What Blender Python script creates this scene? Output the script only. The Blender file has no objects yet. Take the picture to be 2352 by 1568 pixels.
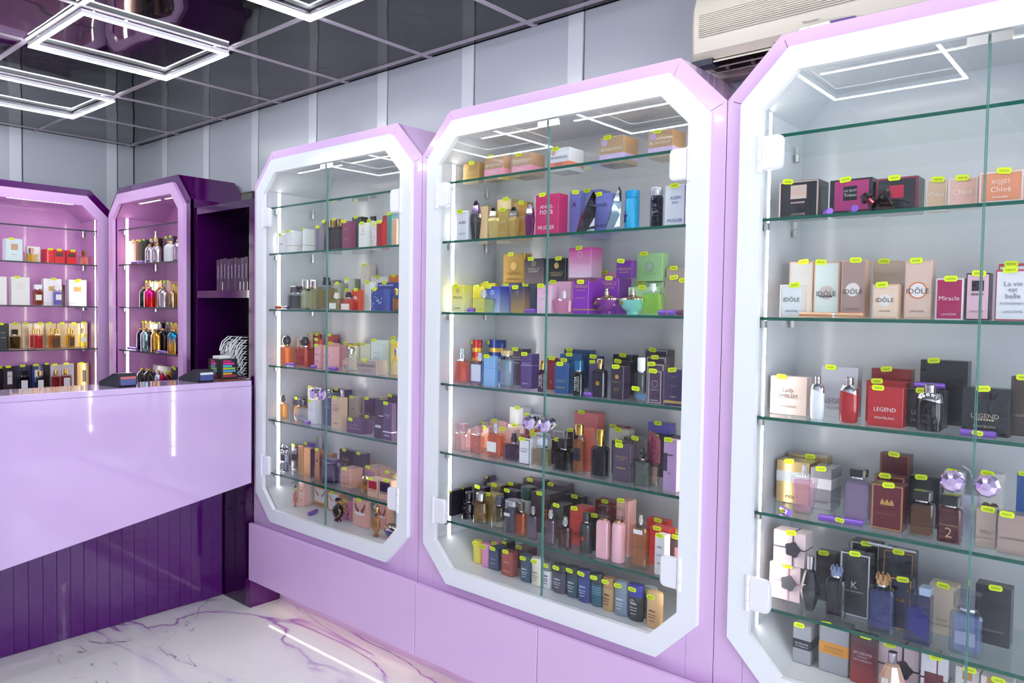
import bpy, bmesh, math, random
from mathutils import Vector, Matrix

# ------------------------------------------------------------------ camera, world, exposure
SC = bpy.context.scene
COL = SC.collection
cam_d = bpy.data.cameras.new('camera'); cam = bpy.data.objects.new('camera', cam_d); COL.objects.link(cam)
cam_d.sensor_width = 36.0; cam_d.lens = 26.70; cam_d.clip_start = 0.02
YAW, PITCH, ROLL = math.radians(40.88), math.radians(2.16), math.radians(0.901)
fwd = Vector((-math.sin(YAW) * math.cos(PITCH), math.cos(YAW) * math.cos(PITCH), -math.sin(PITCH)))
rgt = Vector((math.cos(YAW), math.sin(YAW), 0)); upv = rgt.cross(fwd)
r2 = rgt * math.cos(ROLL) + upv * math.sin(ROLL); u2 = -rgt * math.sin(ROLL) + upv * math.cos(ROLL)
cam.matrix_world = Matrix(((r2.x, u2.x, -fwd.x, 1.8837), (r2.y, u2.y, -fwd.y, -2.0073), (r2.z, u2.z, -fwd.z, 1.4933), (0, 0, 0, 1)))
SC.camera = cam
W = bpy.data.worlds.new('world'); SC.world = W; W.use_nodes = True
W.node_tree.nodes['Background'].inputs[0].default_value = (0.86, 0.92, 1.0, 1)
W.node_tree.nodes['Background'].inputs[1].default_value = 5.0
SC.view_settings.view_transform = 'Standard'; SC.view_settings.look = 'None'
SC.view_settings.gamma = 1.0; SC.view_settings.use_curve_mapping = False
SC.view_settings.exposure = 0.88
CY = SC.cycles
CY.use_denoising = True; CY.max_bounces = 6; CY.diffuse_bounces = 3; CY.glossy_bounces = 3
CY.transmission_bounces = 4; CY.transparent_max_bounces = 28; CY.caustics_reflective = False
CY.caustics_refractive = False; CY.sample_clamp_indirect = 5.0; CY.blur_glossy = 0.5
CY.use_light_tree = False; CY.use_adaptive_sampling = True; CY.adaptive_threshold = 0.06; CY.adaptive_min_samples = 12; CY.light_sampling_threshold = 0.03

# ------------------------------------------------------------------ materials
def lin(c):
    c /= 255.0
    return c / 12.92 if c <= 0.04045 else ((c + 0.055) / 1.055) ** 2.4
def rgb(h):
    return (lin(int(h[0:2], 16)), lin(int(h[2:4], 16)), lin(int(h[4:6], 16)), 1.0)
MATS = {}
def nodes(name):
    m = bpy.data.materials.new(name); m.use_nodes = True
    nt = m.node_tree
    return m, nt, nt.nodes['Principled BSDF']
def mat(h, rough=0.35, metal=0.0, coat=0.0, ior=1.5):
    k = (h, rough, metal, coat, ior)
    if k not in MATS:
        m, nt, p = nodes('paint_' + h)
        p.inputs['Base Color'].default_value = rgb(h); p.inputs['Roughness'].default_value = rough
        p.inputs['Metallic'].default_value = metal; p.inputs['IOR'].default_value = ior
        p.inputs['Coat Weight'].default_value = coat; p.inputs['Coat Roughness'].default_value = 0.03
        MATS[k] = m
    return MATS[k]
def emit(h, s):
    k = ('e', h, s)
    if k not in MATS:
        m, nt, p = nodes('led_' + h)
        p.inputs['Base Color'].default_value = rgb(h)
        p.inputs['Emission Color'].default_value = rgb(h); p.inputs['Emission Strength'].default_value = s
        MATS[k] = m
    return MATS[k]
def glass(h, dens=1.0, refl=1.5, rough=0.0):
    """thin clear glass: tinted see-through plus fresnel mirror"""
    k = ('g', h, dens, refl, rough)
    if k not in MATS:
        m = bpy.data.materials.new('glass_' + h); m.use_nodes = True; nt = m.node_tree
        nt.nodes.clear()
        out = nt.nodes.new('ShaderNodeOutputMaterial'); mx = nt.nodes.new('ShaderNodeMixShader')
        tr = nt.nodes.new('ShaderNodeBsdfTransparent'); gl = nt.nodes.new('ShaderNodeBsdfGlossy')
        fr = nt.nodes.new('ShaderNodeFresnel'); fr.inputs[0].default_value = refl
        geo = nt.nodes.new('ShaderNodeNewGeometry')
        c = rgb(h); tr.inputs[0].default_value = tuple(1 - dens * (1 - x) for x in c[:3]) + (1,)
        gl.inputs[0].default_value = (1, 1, 1, 1); gl.inputs[1].default_value = rough
        # same mirror strength whether the ray meets the pane from outside or from within
        mu = nt.nodes.new('ShaderNodeMath'); mu.operation = 'SUBTRACT'; mu.inputs[0].default_value = 1.0
        nt.links.new(geo.outputs['Backfacing'], mu.inputs[1])
        m2 = nt.nodes.new('ShaderNodeMath'); m2.operation = 'MULTIPLY'
        nt.links.new(fr.outputs[0], m2.inputs[0]); nt.links.new(mu.outputs[0], m2.inputs[1])
        nt.links.new(m2.outputs[0], mx.inputs[0]); nt.links.new(tr.outputs[0], mx.inputs[1])
        nt.links.new(gl.outputs[0], mx.inputs[2]); nt.links.new(mx.outputs[0], out.inputs[0])
        MATS[k] = m
    return MATS[k]
def liquid(h):
    """coloured juice: mostly see-through, with some body of its own"""
    k = ('l', h)
    if k not in MATS:
        m, nt, p = nodes('juice_' + h)
        c = rgb(h)
        p.inputs['Base Color'].default_value = tuple(min(1, x * 1.4 + 0.03) for x in c[:3]) + (1,); p.inputs['Roughness'].default_value = 0.12
        tr = nt.nodes.new('ShaderNodeBsdfTransparent'); tr.inputs[0].default_value = tuple(x ** 0.33 for x in c[:3]) + (1,)
        mx = nt.nodes.new('ShaderNodeMixShader'); mx.inputs[0].default_value = 0.22
        nt.links.new(tr.outputs[0], mx.inputs[1]); nt.links.new(p.outputs[0], mx.inputs[2])
        nt.links.new(mx.outputs[0], nt.nodes['Material Output'].inputs[0])
        MATS[k] = m
    return MATS[k]
def grad(h0, h1, rough=0.3, metal=0.0, lo=0.0, hi=1.0):
    """printed colour fade from h0 at the foot to h1 at the head of the thing"""
    k = ('gr', h0, h1, rough, metal, lo, hi)
    if k not in MATS:
        m, nt, p = nodes('fade_' + h0 + h1)
        tc = nt.nodes.new('ShaderNodeTexCoord'); sx = nt.nodes.new('ShaderNodeSeparateXYZ')
        mr = nt.nodes.new('ShaderNodeMapRange'); mr.inputs[1].default_value = lo; mr.inputs[2].default_value = hi
        cr = nt.nodes.new('ShaderNodeMix'); cr.data_type = 'RGBA'
        cr.inputs[6].default_value = rgb(h0); cr.inputs[7].default_value = rgb(h1)
        nt.links.new(tc.outputs['Generated'], sx.inputs[0]); nt.links.new(sx.outputs[2], mr.inputs[0])
        nt.links.new(mr.outputs[0], cr.inputs[0]); nt.links.new(cr.outputs[2], p.inputs['Base Color'])
        p.inputs['Roughness'].default_value = rough; p.inputs['Metallic'].default_value = metal
        MATS[k] = m
    return MATS[k]

LILAC = mat('DAB6E2', 0.12, 0, 0.5)
FRAME = mat('E6E9EE', 0.10, 0, 0.4)
LINING = mat('D6D8DE', 0.18)
DARKP = mat('520A5E', 0.10, 0, 0.6)
ROSE = mat('C98DC8', 0.16, 0, 0.3)
PFRAME = mat('DFB2E6', 0.12, 0, 0.5)
CHROME = mat('E8E8EC', 0.06, 1.0)
STEEL = mat('C9C7C4', 0.28, 1.0)
HINGE = mat('E9E8F0', 0.25)
YELLOW = mat('E6FA10', 0.5)
PRINT = mat('A9B417', 0.6)
PANE = glass('F2F7F8', 0.25, 1.5)
SHELFG = glass('E6F4F0', 0.3, 1.5)
SHEDGE = mat('0E5A4C', 0.15)
LED = emit('FFF8EE', 15.0)
LEDC = emit('F4FAFF', 30.0)

# ------------------------------------------------------------------ mesh helpers
class MB:
    def __init__(s): s.v = []; s.f = []; s.m = []
    def add(s, vs, fs, mi=0):
        o = len(s.v); s.v += [tuple(x) for x in vs]; s.f += [tuple(i + o for i in f) for f in fs]; s.m += [mi] * len(fs); return s
    def box(s, x0, x1, y0, y1, z0, z1, mi=0):
        return s.add([(x0, y0, z0), (x1, y0, z0), (x1, y1, z0), (x0, y1, z0), (x0, y0, z1), (x1, y0, z1), (x1, y1, z1), (x0, y1, z1)],
                     [(0, 3, 2, 1), (4, 5, 6, 7), (0, 1, 5, 4), (1, 2, 6, 5), (2, 3, 7, 6), (3, 0, 4, 7)], mi)
    def bbox(s, x0, x1, y0, y1, z0, z1, b=0.002, mi=0):
        """box with small chamfers on its upright edges and rims"""
        def ring(d, z):
            return [(x0 + d, y0 + (0 if d else b), z), (x0 + b, y0 + d, z), (x1 - b, y0 + d, z), (x1 - d, y0 + (0 if d else b), z)]
        P = []
        for z, d in ((z0, b), (z0 + b, 0), (z1 - b, 0), (z1, b)):
            e = b
            P += [(x0 + d, y0 + d + e, z), (x0 + d + e, y0 + d, z), (x1 - d - e, y0 + d, z), (x1 - d, y0 + d + e, z),
                  (x1 - d, y1 - d - e, z), (x1 - d - e, y1 - d, z), (x0 + d + e, y1 - d, z), (x0 + d, y1 - d - e, z)]
        F = [tuple(reversed(range(8))), tuple(range(24, 32))]
        for k in range(3):
            for i in range(8):
                j = (i + 1) % 8; F.append((k * 8 + i, k * 8 + j, k * 8 + 8 + j, k * 8 + 8 + i))
        return s.add(P, F, mi)
    def prism(s, poly, y0, y1, mi=0):
        """poly of (x, z) seen from the front (-Y), anticlockwise; pushed from y0 back to y1"""
        n = len(poly)
        vs = [(x, y0, z) for x, z in poly] + [(x, y1, z) for x, z in poly]
        fs = [tuple(range(n)), tuple(reversed(range(n, 2 * n)))]
        for i in range(n):
            j = (i + 1) % n; fs.append((i, n + i, n + j, j))
        return s.add(vs, fs, mi)
    def ring(s, outer, inner, y0, y1, mi=0):
        n = len(outer)
        vs = [(x, y0, z) for x, z in outer] + [(x, y0, z) for x, z in inner] + [(x, y1, z) for x, z in outer] + [(x, y1, z) for x, z in inner]
        fs = []
        for i in range(n):
            j = (i + 1) % n
            fs += [(i, j, n + j, n + i), (2 * n + i, 3 * n + i, 3 * n + j, 2 * n + j), (i, 2 * n + i, 2 * n + j, j), (n + i, n + j, 3 * n + j, 3 * n + i)]
        return s.add(vs, fs, mi)
    def lathe(s, prof, n=16, mi=0, c=(0, 0), sx=1.0, sy=1.0, phase=0.0):
        """prof: list of (radius, z) from the foot up"""
        vs = []; fs = []
        for r, z in prof:
            for i in range(n):
                a = 2 * math.pi * i / n + phase; vs.append((c[0] + r * sx * math.cos(a), c[1] + r * sy * math.sin(a), z))
        for k in range(len(prof) - 1):
            for i in range(n):
                j = (i + 1) % n; fs.append((k * n + i, k * n + j, k * n + n + j, k * n + n + i))
        if prof[0][0] > 1e-5: fs.append(tuple(reversed(range(n))))
        if prof[-1][0] > 1e-5: fs.append(tuple(range((len(prof) - 1) * n, len(prof) * n)))
        return s.add(vs, fs, mi)
    def tube(s, pts, r, n=8, mi=0):
        vs = []; fs = []; P = [Vector(p) for p in pts]
        for k, p in enumerate(P):
            t = (P[min(k + 1, len(P) - 1)] - P[max(k - 1, 0)]).normalized()
            a = t.orthogonal().normalized() if k == 0 else (a - t * a.dot(t)).normalized()
            b = t.cross(a)
            for i in range(n):
                w = 2 * math.pi * i / n; vs.append(tuple(p + (a * math.cos(w) + b * math.sin(w)) * r))
        for k in range(len(P) - 1):
            for i in range(n):
                j = (i + 1) % n; fs.append((k * n + i, k * n + j, k * n + n + j, k * n + n + i))
        fs += [tuple(reversed(range(n))), tuple(range((len(P) - 1) * n, len(P) * n))]
        return s.add(vs, fs, mi)
    def mesh(s, name, mats, smooth=False):
        me = bpy.data.meshes.new(name); me.from_pydata(s.v, [], s.f)
        for m in (mats if isinstance(mats, (list, tuple)) else [mats]): me.materials.append(m)
        if any(s.m): me.polygons.foreach_set('material_index', s.m)
        if smooth:
            me.polygons.foreach_set('use_smooth', [True] * len(s.f))
            try: me.set_sharp_from_angle(angle=math.radians(35))
            except Exception: pass
        me.update(); return me
    def build(s, name, mats, parent=None, loc=(0, 0, 0), rz=0.0, smooth=False):
        return put(name, s.mesh(name, mats, smooth), parent, loc, rz)
def put(name, me, parent=None, loc=(0, 0, 0), rz=0.0):
    o = bpy.data.objects.new(name, me); COL.objects.link(o); o.location = loc
    if rz: o.rotation_euler = (0, 0, rz)
    if parent: o.parent = parent
    return o
def thing(name, label, cat, loc=(0, 0, 0), rz=0.0, group=None):
    o = put(name, None, None, loc, rz); tag(o, label, cat, group); return o
def tag(o, label, cat, group=None):
    o['label'] = label; o['category'] = cat
    if group: o['group'] = group
    return o
def struct(o, label=None):
    o['kind'] = 'structure'
    if label: o['label'] = label
    return o
def hull(pts, name, m, parent):
    bm = bmesh.new()
    for p in pts: bm.verts.new(p)
    r = bmesh.ops.convex_hull(bm, input=bm.verts)
    bmesh.ops.delete(bm, geom=[e for e in set(r['geom_interior'] + r['geom_unused']) if isinstance(e, bmesh.types.BMVert)], context='VERTS')
    bmesh.ops.recalc_face_normals(bm, faces=bm.faces)
    me = bpy.data.meshes.new(name); bm.to_mesh(me); bm.free(); me.materials.append(m)
    return put(name, me, parent)
def octo(xl, xr, zb, zt, c):
    return [(xl + c, zb), (xr - c, zb), (xr, zb + c), (xr, zt - c), (xr - c, zt), (xl + c, zt), (xl, zt - c), (xl, zb + c)]
TXT = {}
def text_verts(t):
    """flat letter outlines of width 1, centred on x, sitting on z = 0"""
    if t not in TXT:
        cu = bpy.data.curves.new('t', 'FONT'); cu.body = t; cu.size = 1.0; cu.resolution_u = 2; cu.align_x = 'LEFT'
        ob = bpy.data.objects.new('t', cu); me = bpy.data.meshes.new_from_object(ob)
        vs = [v.co.copy() for v in me.vertices]; fs = [tuple(p.vertices) for p in me.polygons]
        x0 = min(v.x for v in vs); x1 = max(v.x for v in vs); y0 = min(v.y for v in vs); y1 = max(v.y for v in vs)
        w = max(x1 - x0, 1e-4)
        TXT[t] = ([((v.x - x0) / w - 0.5, (v.y - y0) / w) for v in vs], fs, (y1 - y0) / w)
        bpy.data.objects.remove(ob); bpy.data.curves.remove(cu); bpy.data.meshes.remove(me)
    return TXT[t]
def letters(mb, t, cx, cz, w, y, mi=0, hmax=None, turn=False):
    vs, fs, asp = text_verts(t)
    h = asp * w
    k = w if not hmax or h <= hmax else hmax / asp
    if turn: return mb.add([(cx - (b - asp / 2) * k, y, cz + a * k) for a, b in vs], fs, mi)
    return mb.add([(cx + a * k, y, cz + (b - asp / 2) * k) for a, b in vs], fs, mi)

# ------------------------------------------------------------------ room shell
ZC = 2.655; YW = 0.40; XL = -3.88; XR = 4.6; YF = -4.4
def marble():
    m, nt, p = nodes('marble')
    tc = nt.nodes.new('ShaderNodeTexCoord'); L = nt.links.new
    def noise(scale, det, dist, off):
        mp = nt.nodes.new('ShaderNodeMapping'); mp.inputs['Location'].default_value = off
        mp.inputs['Rotation'].default_value = (0, 0, 0.55); mp.inputs['Scale'].default_value = (1.0, 2.3, 1.0)
        n = nt.nodes.new('ShaderNodeTexNoise'); n.inputs['Scale'].default_value = scale
        n.inputs['Detail'].default_value = det; n.inputs['Distortion'].default_value = dist
        L(tc.outputs['Object'], mp.inputs[0]); L(mp.outputs[0], n.inputs['Vector']); return n
    def vein(n, c, wdt):
        s = nt.nodes.new('ShaderNodeMath'); s.operation = 'SUBTRACT'; s.inputs[1].default_value = c; L(n.outputs[0], s.inputs[0])
        a = nt.nodes.new('ShaderNodeMath'); a.operation = 'ABSOLUTE'; L(s.outputs[0], a.inputs[0])
        r = nt.nodes.new('ShaderNodeMapRange'); r.inputs[1].default_value = 0; r.inputs[2].default_value = wdt
        r.inputs[3].default_value = 1; r.inputs[4].default_value = 0; L(a.outputs[0], r.inputs[0]); return r
    def mul(a, b):
        x = nt.nodes.new('ShaderNodeMath'); x.operation = 'MULTIPLY'; L(a, x.inputs[0])
        if isinstance(b, float): x.inputs[1].default_value = b
        else: L(b, x.inputs[1])
        return x.outputs[0]
    def ramp(n, lo, hi):
        r = nt.nodes.new('ShaderNodeMapRange'); r.inputs[1].default_value = lo; r.inputs[2].default_value = hi; L(n.outputs[0], r.inputs[0]); return r.outputs[0]
    big = noise(0.75, 6, 1.1, (3.1, 7.7, 0)); big2 = noise(0.9, 7, 1.4, (11.3, 2.2, 0))
    msk = noise(1.3, 2, 0.2, (5.2, 1.9, 0)); fine = noise(3.0, 8, 1.0, (1.7, 9.1, 0))
    def mix(col, fac, prev):
        x = nt.nodes.new('ShaderNodeMix'); x.data_type = 'RGBA'; L(fac, x.inputs[0])
        if isinstance(prev, tuple): x.inputs[6].default_value = prev
        else: L(prev, x.inputs[6])
        x.inputs[7].default_value = col; return x.outputs[2]
    c = mix(rgb('E4D6EA'), mul(mul(vein(big, 0.5, 0.06).outputs[0], ramp(fine, 0.4, 0.7)), 0.9), rgb('F6F3F0'))
    c = mix(rgb('A23CB8'), mul(mul(vein(big, 0.5, 0.017).outputs[0], ramp(msk, 0.40, 0.56)), 0.85), c)
    c = mix(rgb('C79AD4'), mul(mul(vein(fine, 0.55, 0.012).outputs[0], ramp(msk, 0.55, 0.7)), 0.4), c)
    c = mix(rgb('5A5A66'), mul(mul(vein(big2, 0.44, 0.006).outputs[0], ramp(fine, 0.5, 0.58)), 0.85), c)
    L(c, p.inputs['Base Color']); p.inputs['Roughness'].default_value = 0.07; p.inputs['IOR'].default_value = 1.5
    return m
MARBLE = marble()
fl = struct(put('floor', None), 'polished white stone floor with purple veins')
def slab_edges(start, lo, hi, step):
    e = [lo]; k = math.ceil((lo - start) / step)
    while start + k * step < hi:
        if start + k * step > lo + 0.02: e.append(start + k * step)
        k += 1
    return e + [hi]
FX = slab_edges(-1.53, XL, XR, 1.6); FY = slab_edges(-1.45, YF, YW, 1.6)
for i in range(len(FX) - 1):
    for j in range(len(FY) - 1):
        MB().box(FX[i] + 0.0014, FX[i + 1] - 0.0014, FY[j] + 0.0014, FY[j + 1] - 0.0014, -0.02, 0.0).build('slab', MARBLE, fl)
MB().box(XL - 0.1, XR + 0.1, YF - 0.1, YW + 0.1, -0.06, -0.0205).build('grout_bed', mat('8C8A90', 0.8), fl)

# ceiling: black mirror tiles in a pale grid
def tile_mat():
    m, nt, p = nodes('ceiling_tile')
    p.inputs['Base Color'].default_value = (0.012, 0.012, 0.014, 1); p.inputs['Roughness'].default_value = 0.03
    p.inputs['IOR'].default_value = 1.5
    n = nt.nodes.new('ShaderNodeTexNoise'); n.inputs['Scale'].default_value = 2.2; n.inputs['Detail'].default_value = 1.0
    b = nt.nodes.new('ShaderNodeBump'); b.inputs['Strength'].default_value = 0.35; b.inputs['Distance'].default_value = 0.02
    tc = nt.nodes.new('ShaderNodeTexCoord')
    nt.links.new(tc.outputs['Object'], n.inputs['Vector']); nt.links.new(n.outputs[0], b.inputs['Height']); nt.links.new(b.outputs[0], p.inputs['Normal'])
    return m
TILE = tile_mat(); GRID = mat('BEB4BE', 0.35, 0.2)
ce = struct(put('ceiling', None), 'suspended ceiling of glossy black tiles in a pale grid')
PT = 0.6175
GX = [-0.72 + PT * k for k in range(-5, 9)]; GX = [XL] + [x for x in GX if XL + 0.03 < x < XR - 0.03] + [XR]
GY = [-0.245 + PT * k for k in range(-6, 1)] + [0.345]; GY = [YF] + [y for y in GY if YF + 0.03 < y < YW - 0.02] + [YW]
for i in range(len(GX) - 1):
    for j in range(len(GY) - 1):
        MB().box(GX[i] + 0.011, GX[i + 1] - 0.011, GY[j] + 0.011, GY[j + 1] - 0.011, ZC, ZC + 0.012).build('tile', TILE, ce)
for x in GX[1:-1]: MB().box(x - 0.012, x + 0.012, YF, YW, ZC - 0.004, ZC + 0.008).build('grid_bar', GRID, ce)
for y in GY[1:-1]: MB().box(XL, XR, y - 0.0118, y + 0.0118, ZC - 0.0042, ZC + 0.0078).build('grid_bar', GRID, ce)
MB().box(XL - 0.1, XR + 0.1, YF - 0.1, YW + 0.1, ZC + 0.0125, ZC + 0.04).build('backing', mat('202024', 0.8), ce)

# panelled walls
WALLP = mat('BABDC6', 0.28); STRIP = mat('DEE0E6', 0.2); GAP = mat('4A4C55', 0.6)
def panel_wall(name, joints, lo, hi, along_x, pos, label):
    """panels between joint positions; a pale cover strip stands left of every dark joint"""
    w = struct(put(name, None), label)
    def bx(a, b, d0, d1, mt, nm, z0=0.0, z1=ZC - 0.0002):
        m = MB()
        if along_x: m.box(a, b, pos + d0, pos + d1, z0, z1)
        else: m.box(pos - d1, pos - d0, a, b, z0, z1)
        m.build(nm, mt, w)
    e = [lo] + sorted(j for j in joints if lo < j < hi) + [hi]
    for a, b in zip(e[:-1], e[1:]):
        bx(a + 0.004, b - 0.004, 0.002, 0.02, WALLP, 'wall_panel')
        if b < hi: bx(b - 0.075, b - 0.005, 0.0, 0.0019, STRIP, 'cover_strip')
    bx(lo - 0.08, hi + 0.08, 0.0205, 0.05, GAP, 'backing', 0.0, ZC + 0.0122)
    return w
J = [-3.90 + 0.585 * k for k in range(-1, 16)]
panel_wall('wall_back', [-3.935 + 0.5822 * k for k in range(1, 15)], XL, XR, True, YW, 'light grey panelled wall behind the display cabinets')
panel_wall('wall_left', [0.286 - 0.6 * k for k in range(0, 8)], YF, YW, False, XL, 'light grey panelled wall behind the purple cabinets')
MB().box(XL, XR, YF - 0.05, YF, 0, ZC).build('wall_front', mat('E6E6EC', 0.4))  # unseen wall, its colour lightened to bounce fill light onto the cabinets
struct(bpy.data.objects['wall_front'], 'plain wall opposite the display cabinets, lightened to bounce light')
# unseen street side: piers and lintel around a window put in for daylight
wr = MB()
wr.box(XR, XR + 0.08, YF, -3.9, 0, ZC); wr.box(XR, XR + 0.08, -0.3, YW, 0, ZC); wr.box(XR, XR + 0.08, -3.9, -0.3, 2.3, ZC); wr.box(XR, XR + 0.08, -3.9, -0.3, 0, 0.25)
struct(wr.build('wall_right', mat('C4C5CB', 0.5)), 'grey wall around the shop window')
wn = struct(put('added_window_1', None), 'unseen shop window put in for daylight')
for y in (-3.9, -2.7, -1.5, -0.36): MB().box(XR + 0.01, XR + 0.07, y, y + 0.06, 0.25, 2.3).build('mullion', mat('D0D0D4', 0.4), wn)
MB().box(XR + 0.035, XR + 0.041, -3.9, -0.3, 0.25, 2.3).build('pane', PANE, wn)

# ceiling light frames
def light_frame(x, y, s, label):
    t = thing('ceiling_light', label, 'ceiling light', (x, y, ZC - 0.030), 0, 'square frame lights on the ceiling')
    h = s / 2; w = 0.015
    sq = lambda a: [(-a, -a), (a, -a), (a, a), (-a, a)]
    def flat(o, i, z0, z1):
        m = MB(); n = 4
        vs = [(p[0], p[1], z0) for p in o] + [(p[0], p[1], z0) for p in i] + [(p[0], p[1], z1) for p in o] + [(p[0], p[1], z1) for p in i]
        fs = []
        for a in range(n):
            b = (a + 1) % n
            fs += [(a, n + a, n + b, b), (2 * n + a, 2 * n + b, 3 * n + b, 3 * n + a), (a, b, 2 * n + b, 2 * n + a), (n + a, 3 * n + a, 3 * n + b, n + b)]
        return m.add(vs, fs)
    flat(sq(h), sq(h - w), 0.005, 0.020).build('housing', mat('F2F2F4', 0.4), t)
    flat(sq(h), sq(h - w), 0.0, 0.005).build('diffuser', LEDC, t)
    for sx in (-1, 1):
        for sy in (-1, 1):
            MB().box(sx * (h - 0.02) - 0.004, sx * (h - 0.02) + 0.004, sy * (h - 0.02) - 0.004, sy * (h - 0.02) + 0.004, 0.020, 0.0256).build('hanger', STEEL, t)
    return t
cn = ['far left', 'second', 'third', 'fourth', 'fifth', 'sixth']
for r, y in enumerate((-0.55, -1.785)):
    for k in range(5):
        x = -2.885 + 1.235 * k
        if x > XR - 0.4: continue
        lb = 'square white LED frame light, %s along the ceiling, %s' % (cn[k], ['row nearest the white cabinets', 'row farther from the white cabinets'][r])
        light_frame(x, y, 0.61, lb)

# ------------------------------------------------------------------ display cabinets
SHZ = [1.99, 1.765, 1.492, 1.216, 0.948, 0.685]
PIN = MB().lathe([(0.0, -0.022), (0.009, -0.022), (0.009, -0.001), (0.0, -0.001)], 8).mesh('shelf_pin', STEEL)
def hinge_mesh(sgn):
    m = MB(); b = 0.014
    x0, x1, z = 0.0, 0.058, 0.046
    pl = [(x0, -z), (x1 - b, -z), (x1 - 0.004, -z + 0.004), (x1, -z + b), (x1, z - b), (x1 - 0.004, z - 0.004), (x1 - b, z), (x0, z)]
    if sgn < 0: pl = [(-x, q) for x, q in reversed(pl)]
    m.prism(pl, -0.012, 0.0)
    ins = [(x * 0.9 + 0.002 * sgn, q * 0.92) for x, q in pl]
    m.prism(ins, -0.0145, -0.0119)
    for z0, z1 in ((-0.05, -0.022), (-0.021, 0.021), (0.022, 0.05)):
        m.lathe([(0.0, z0), (0.0085, z0), (0.0085, z1), (0.0, z1)], 10, c=(-0.006 * sgn, -0.009))
    m.box(min(0, -0.022 * sgn), max(0, -0.022 * sgn), -0.003, 0.001, -0.045, 0.045)
    return m.mesh('hinge', HINGE)
HG = {1: hinge_mesh(1), -1: hinge_mesh(-1)}
def knob_mesh():
    m = MB()
    pr = [(0.0, 0.0), (0.017, 0.0), (0.017, 0.006), (0.013, 0.008), (0.013, 0.020), (0.017, 0.022), (0.017, 0.030), (0.021, 0.032)]
    m.lathe(pr, 16)
    m.lathe([(0.022, 0.0321), (0.024, 0.036), (0.019, 0.043), (0.009, 0.047), (0.0, 0.0475)], 9, 1)
    m.v = [(x * 1.12, -z * 1.15, y * 1.12) for x, y, z in m.v]
    return m.mesh('knob', [CHROME, mat('D9C8EE', 0.04, 0.85)])
KNOB = knob_mesh()
def strip(x0, x1, y0, y1, z0, z1, face, m, t):
    q = MB().box(x0, x1, y0, y1, z0, z1)          # faces: bottom, top, front, right, back, left
    q.m[{0: 5, 1: 3, 2: 0}[face]] = 1
    return q.build('led_strip', [mat('F2F2F2', 0.4), m], t)
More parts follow.
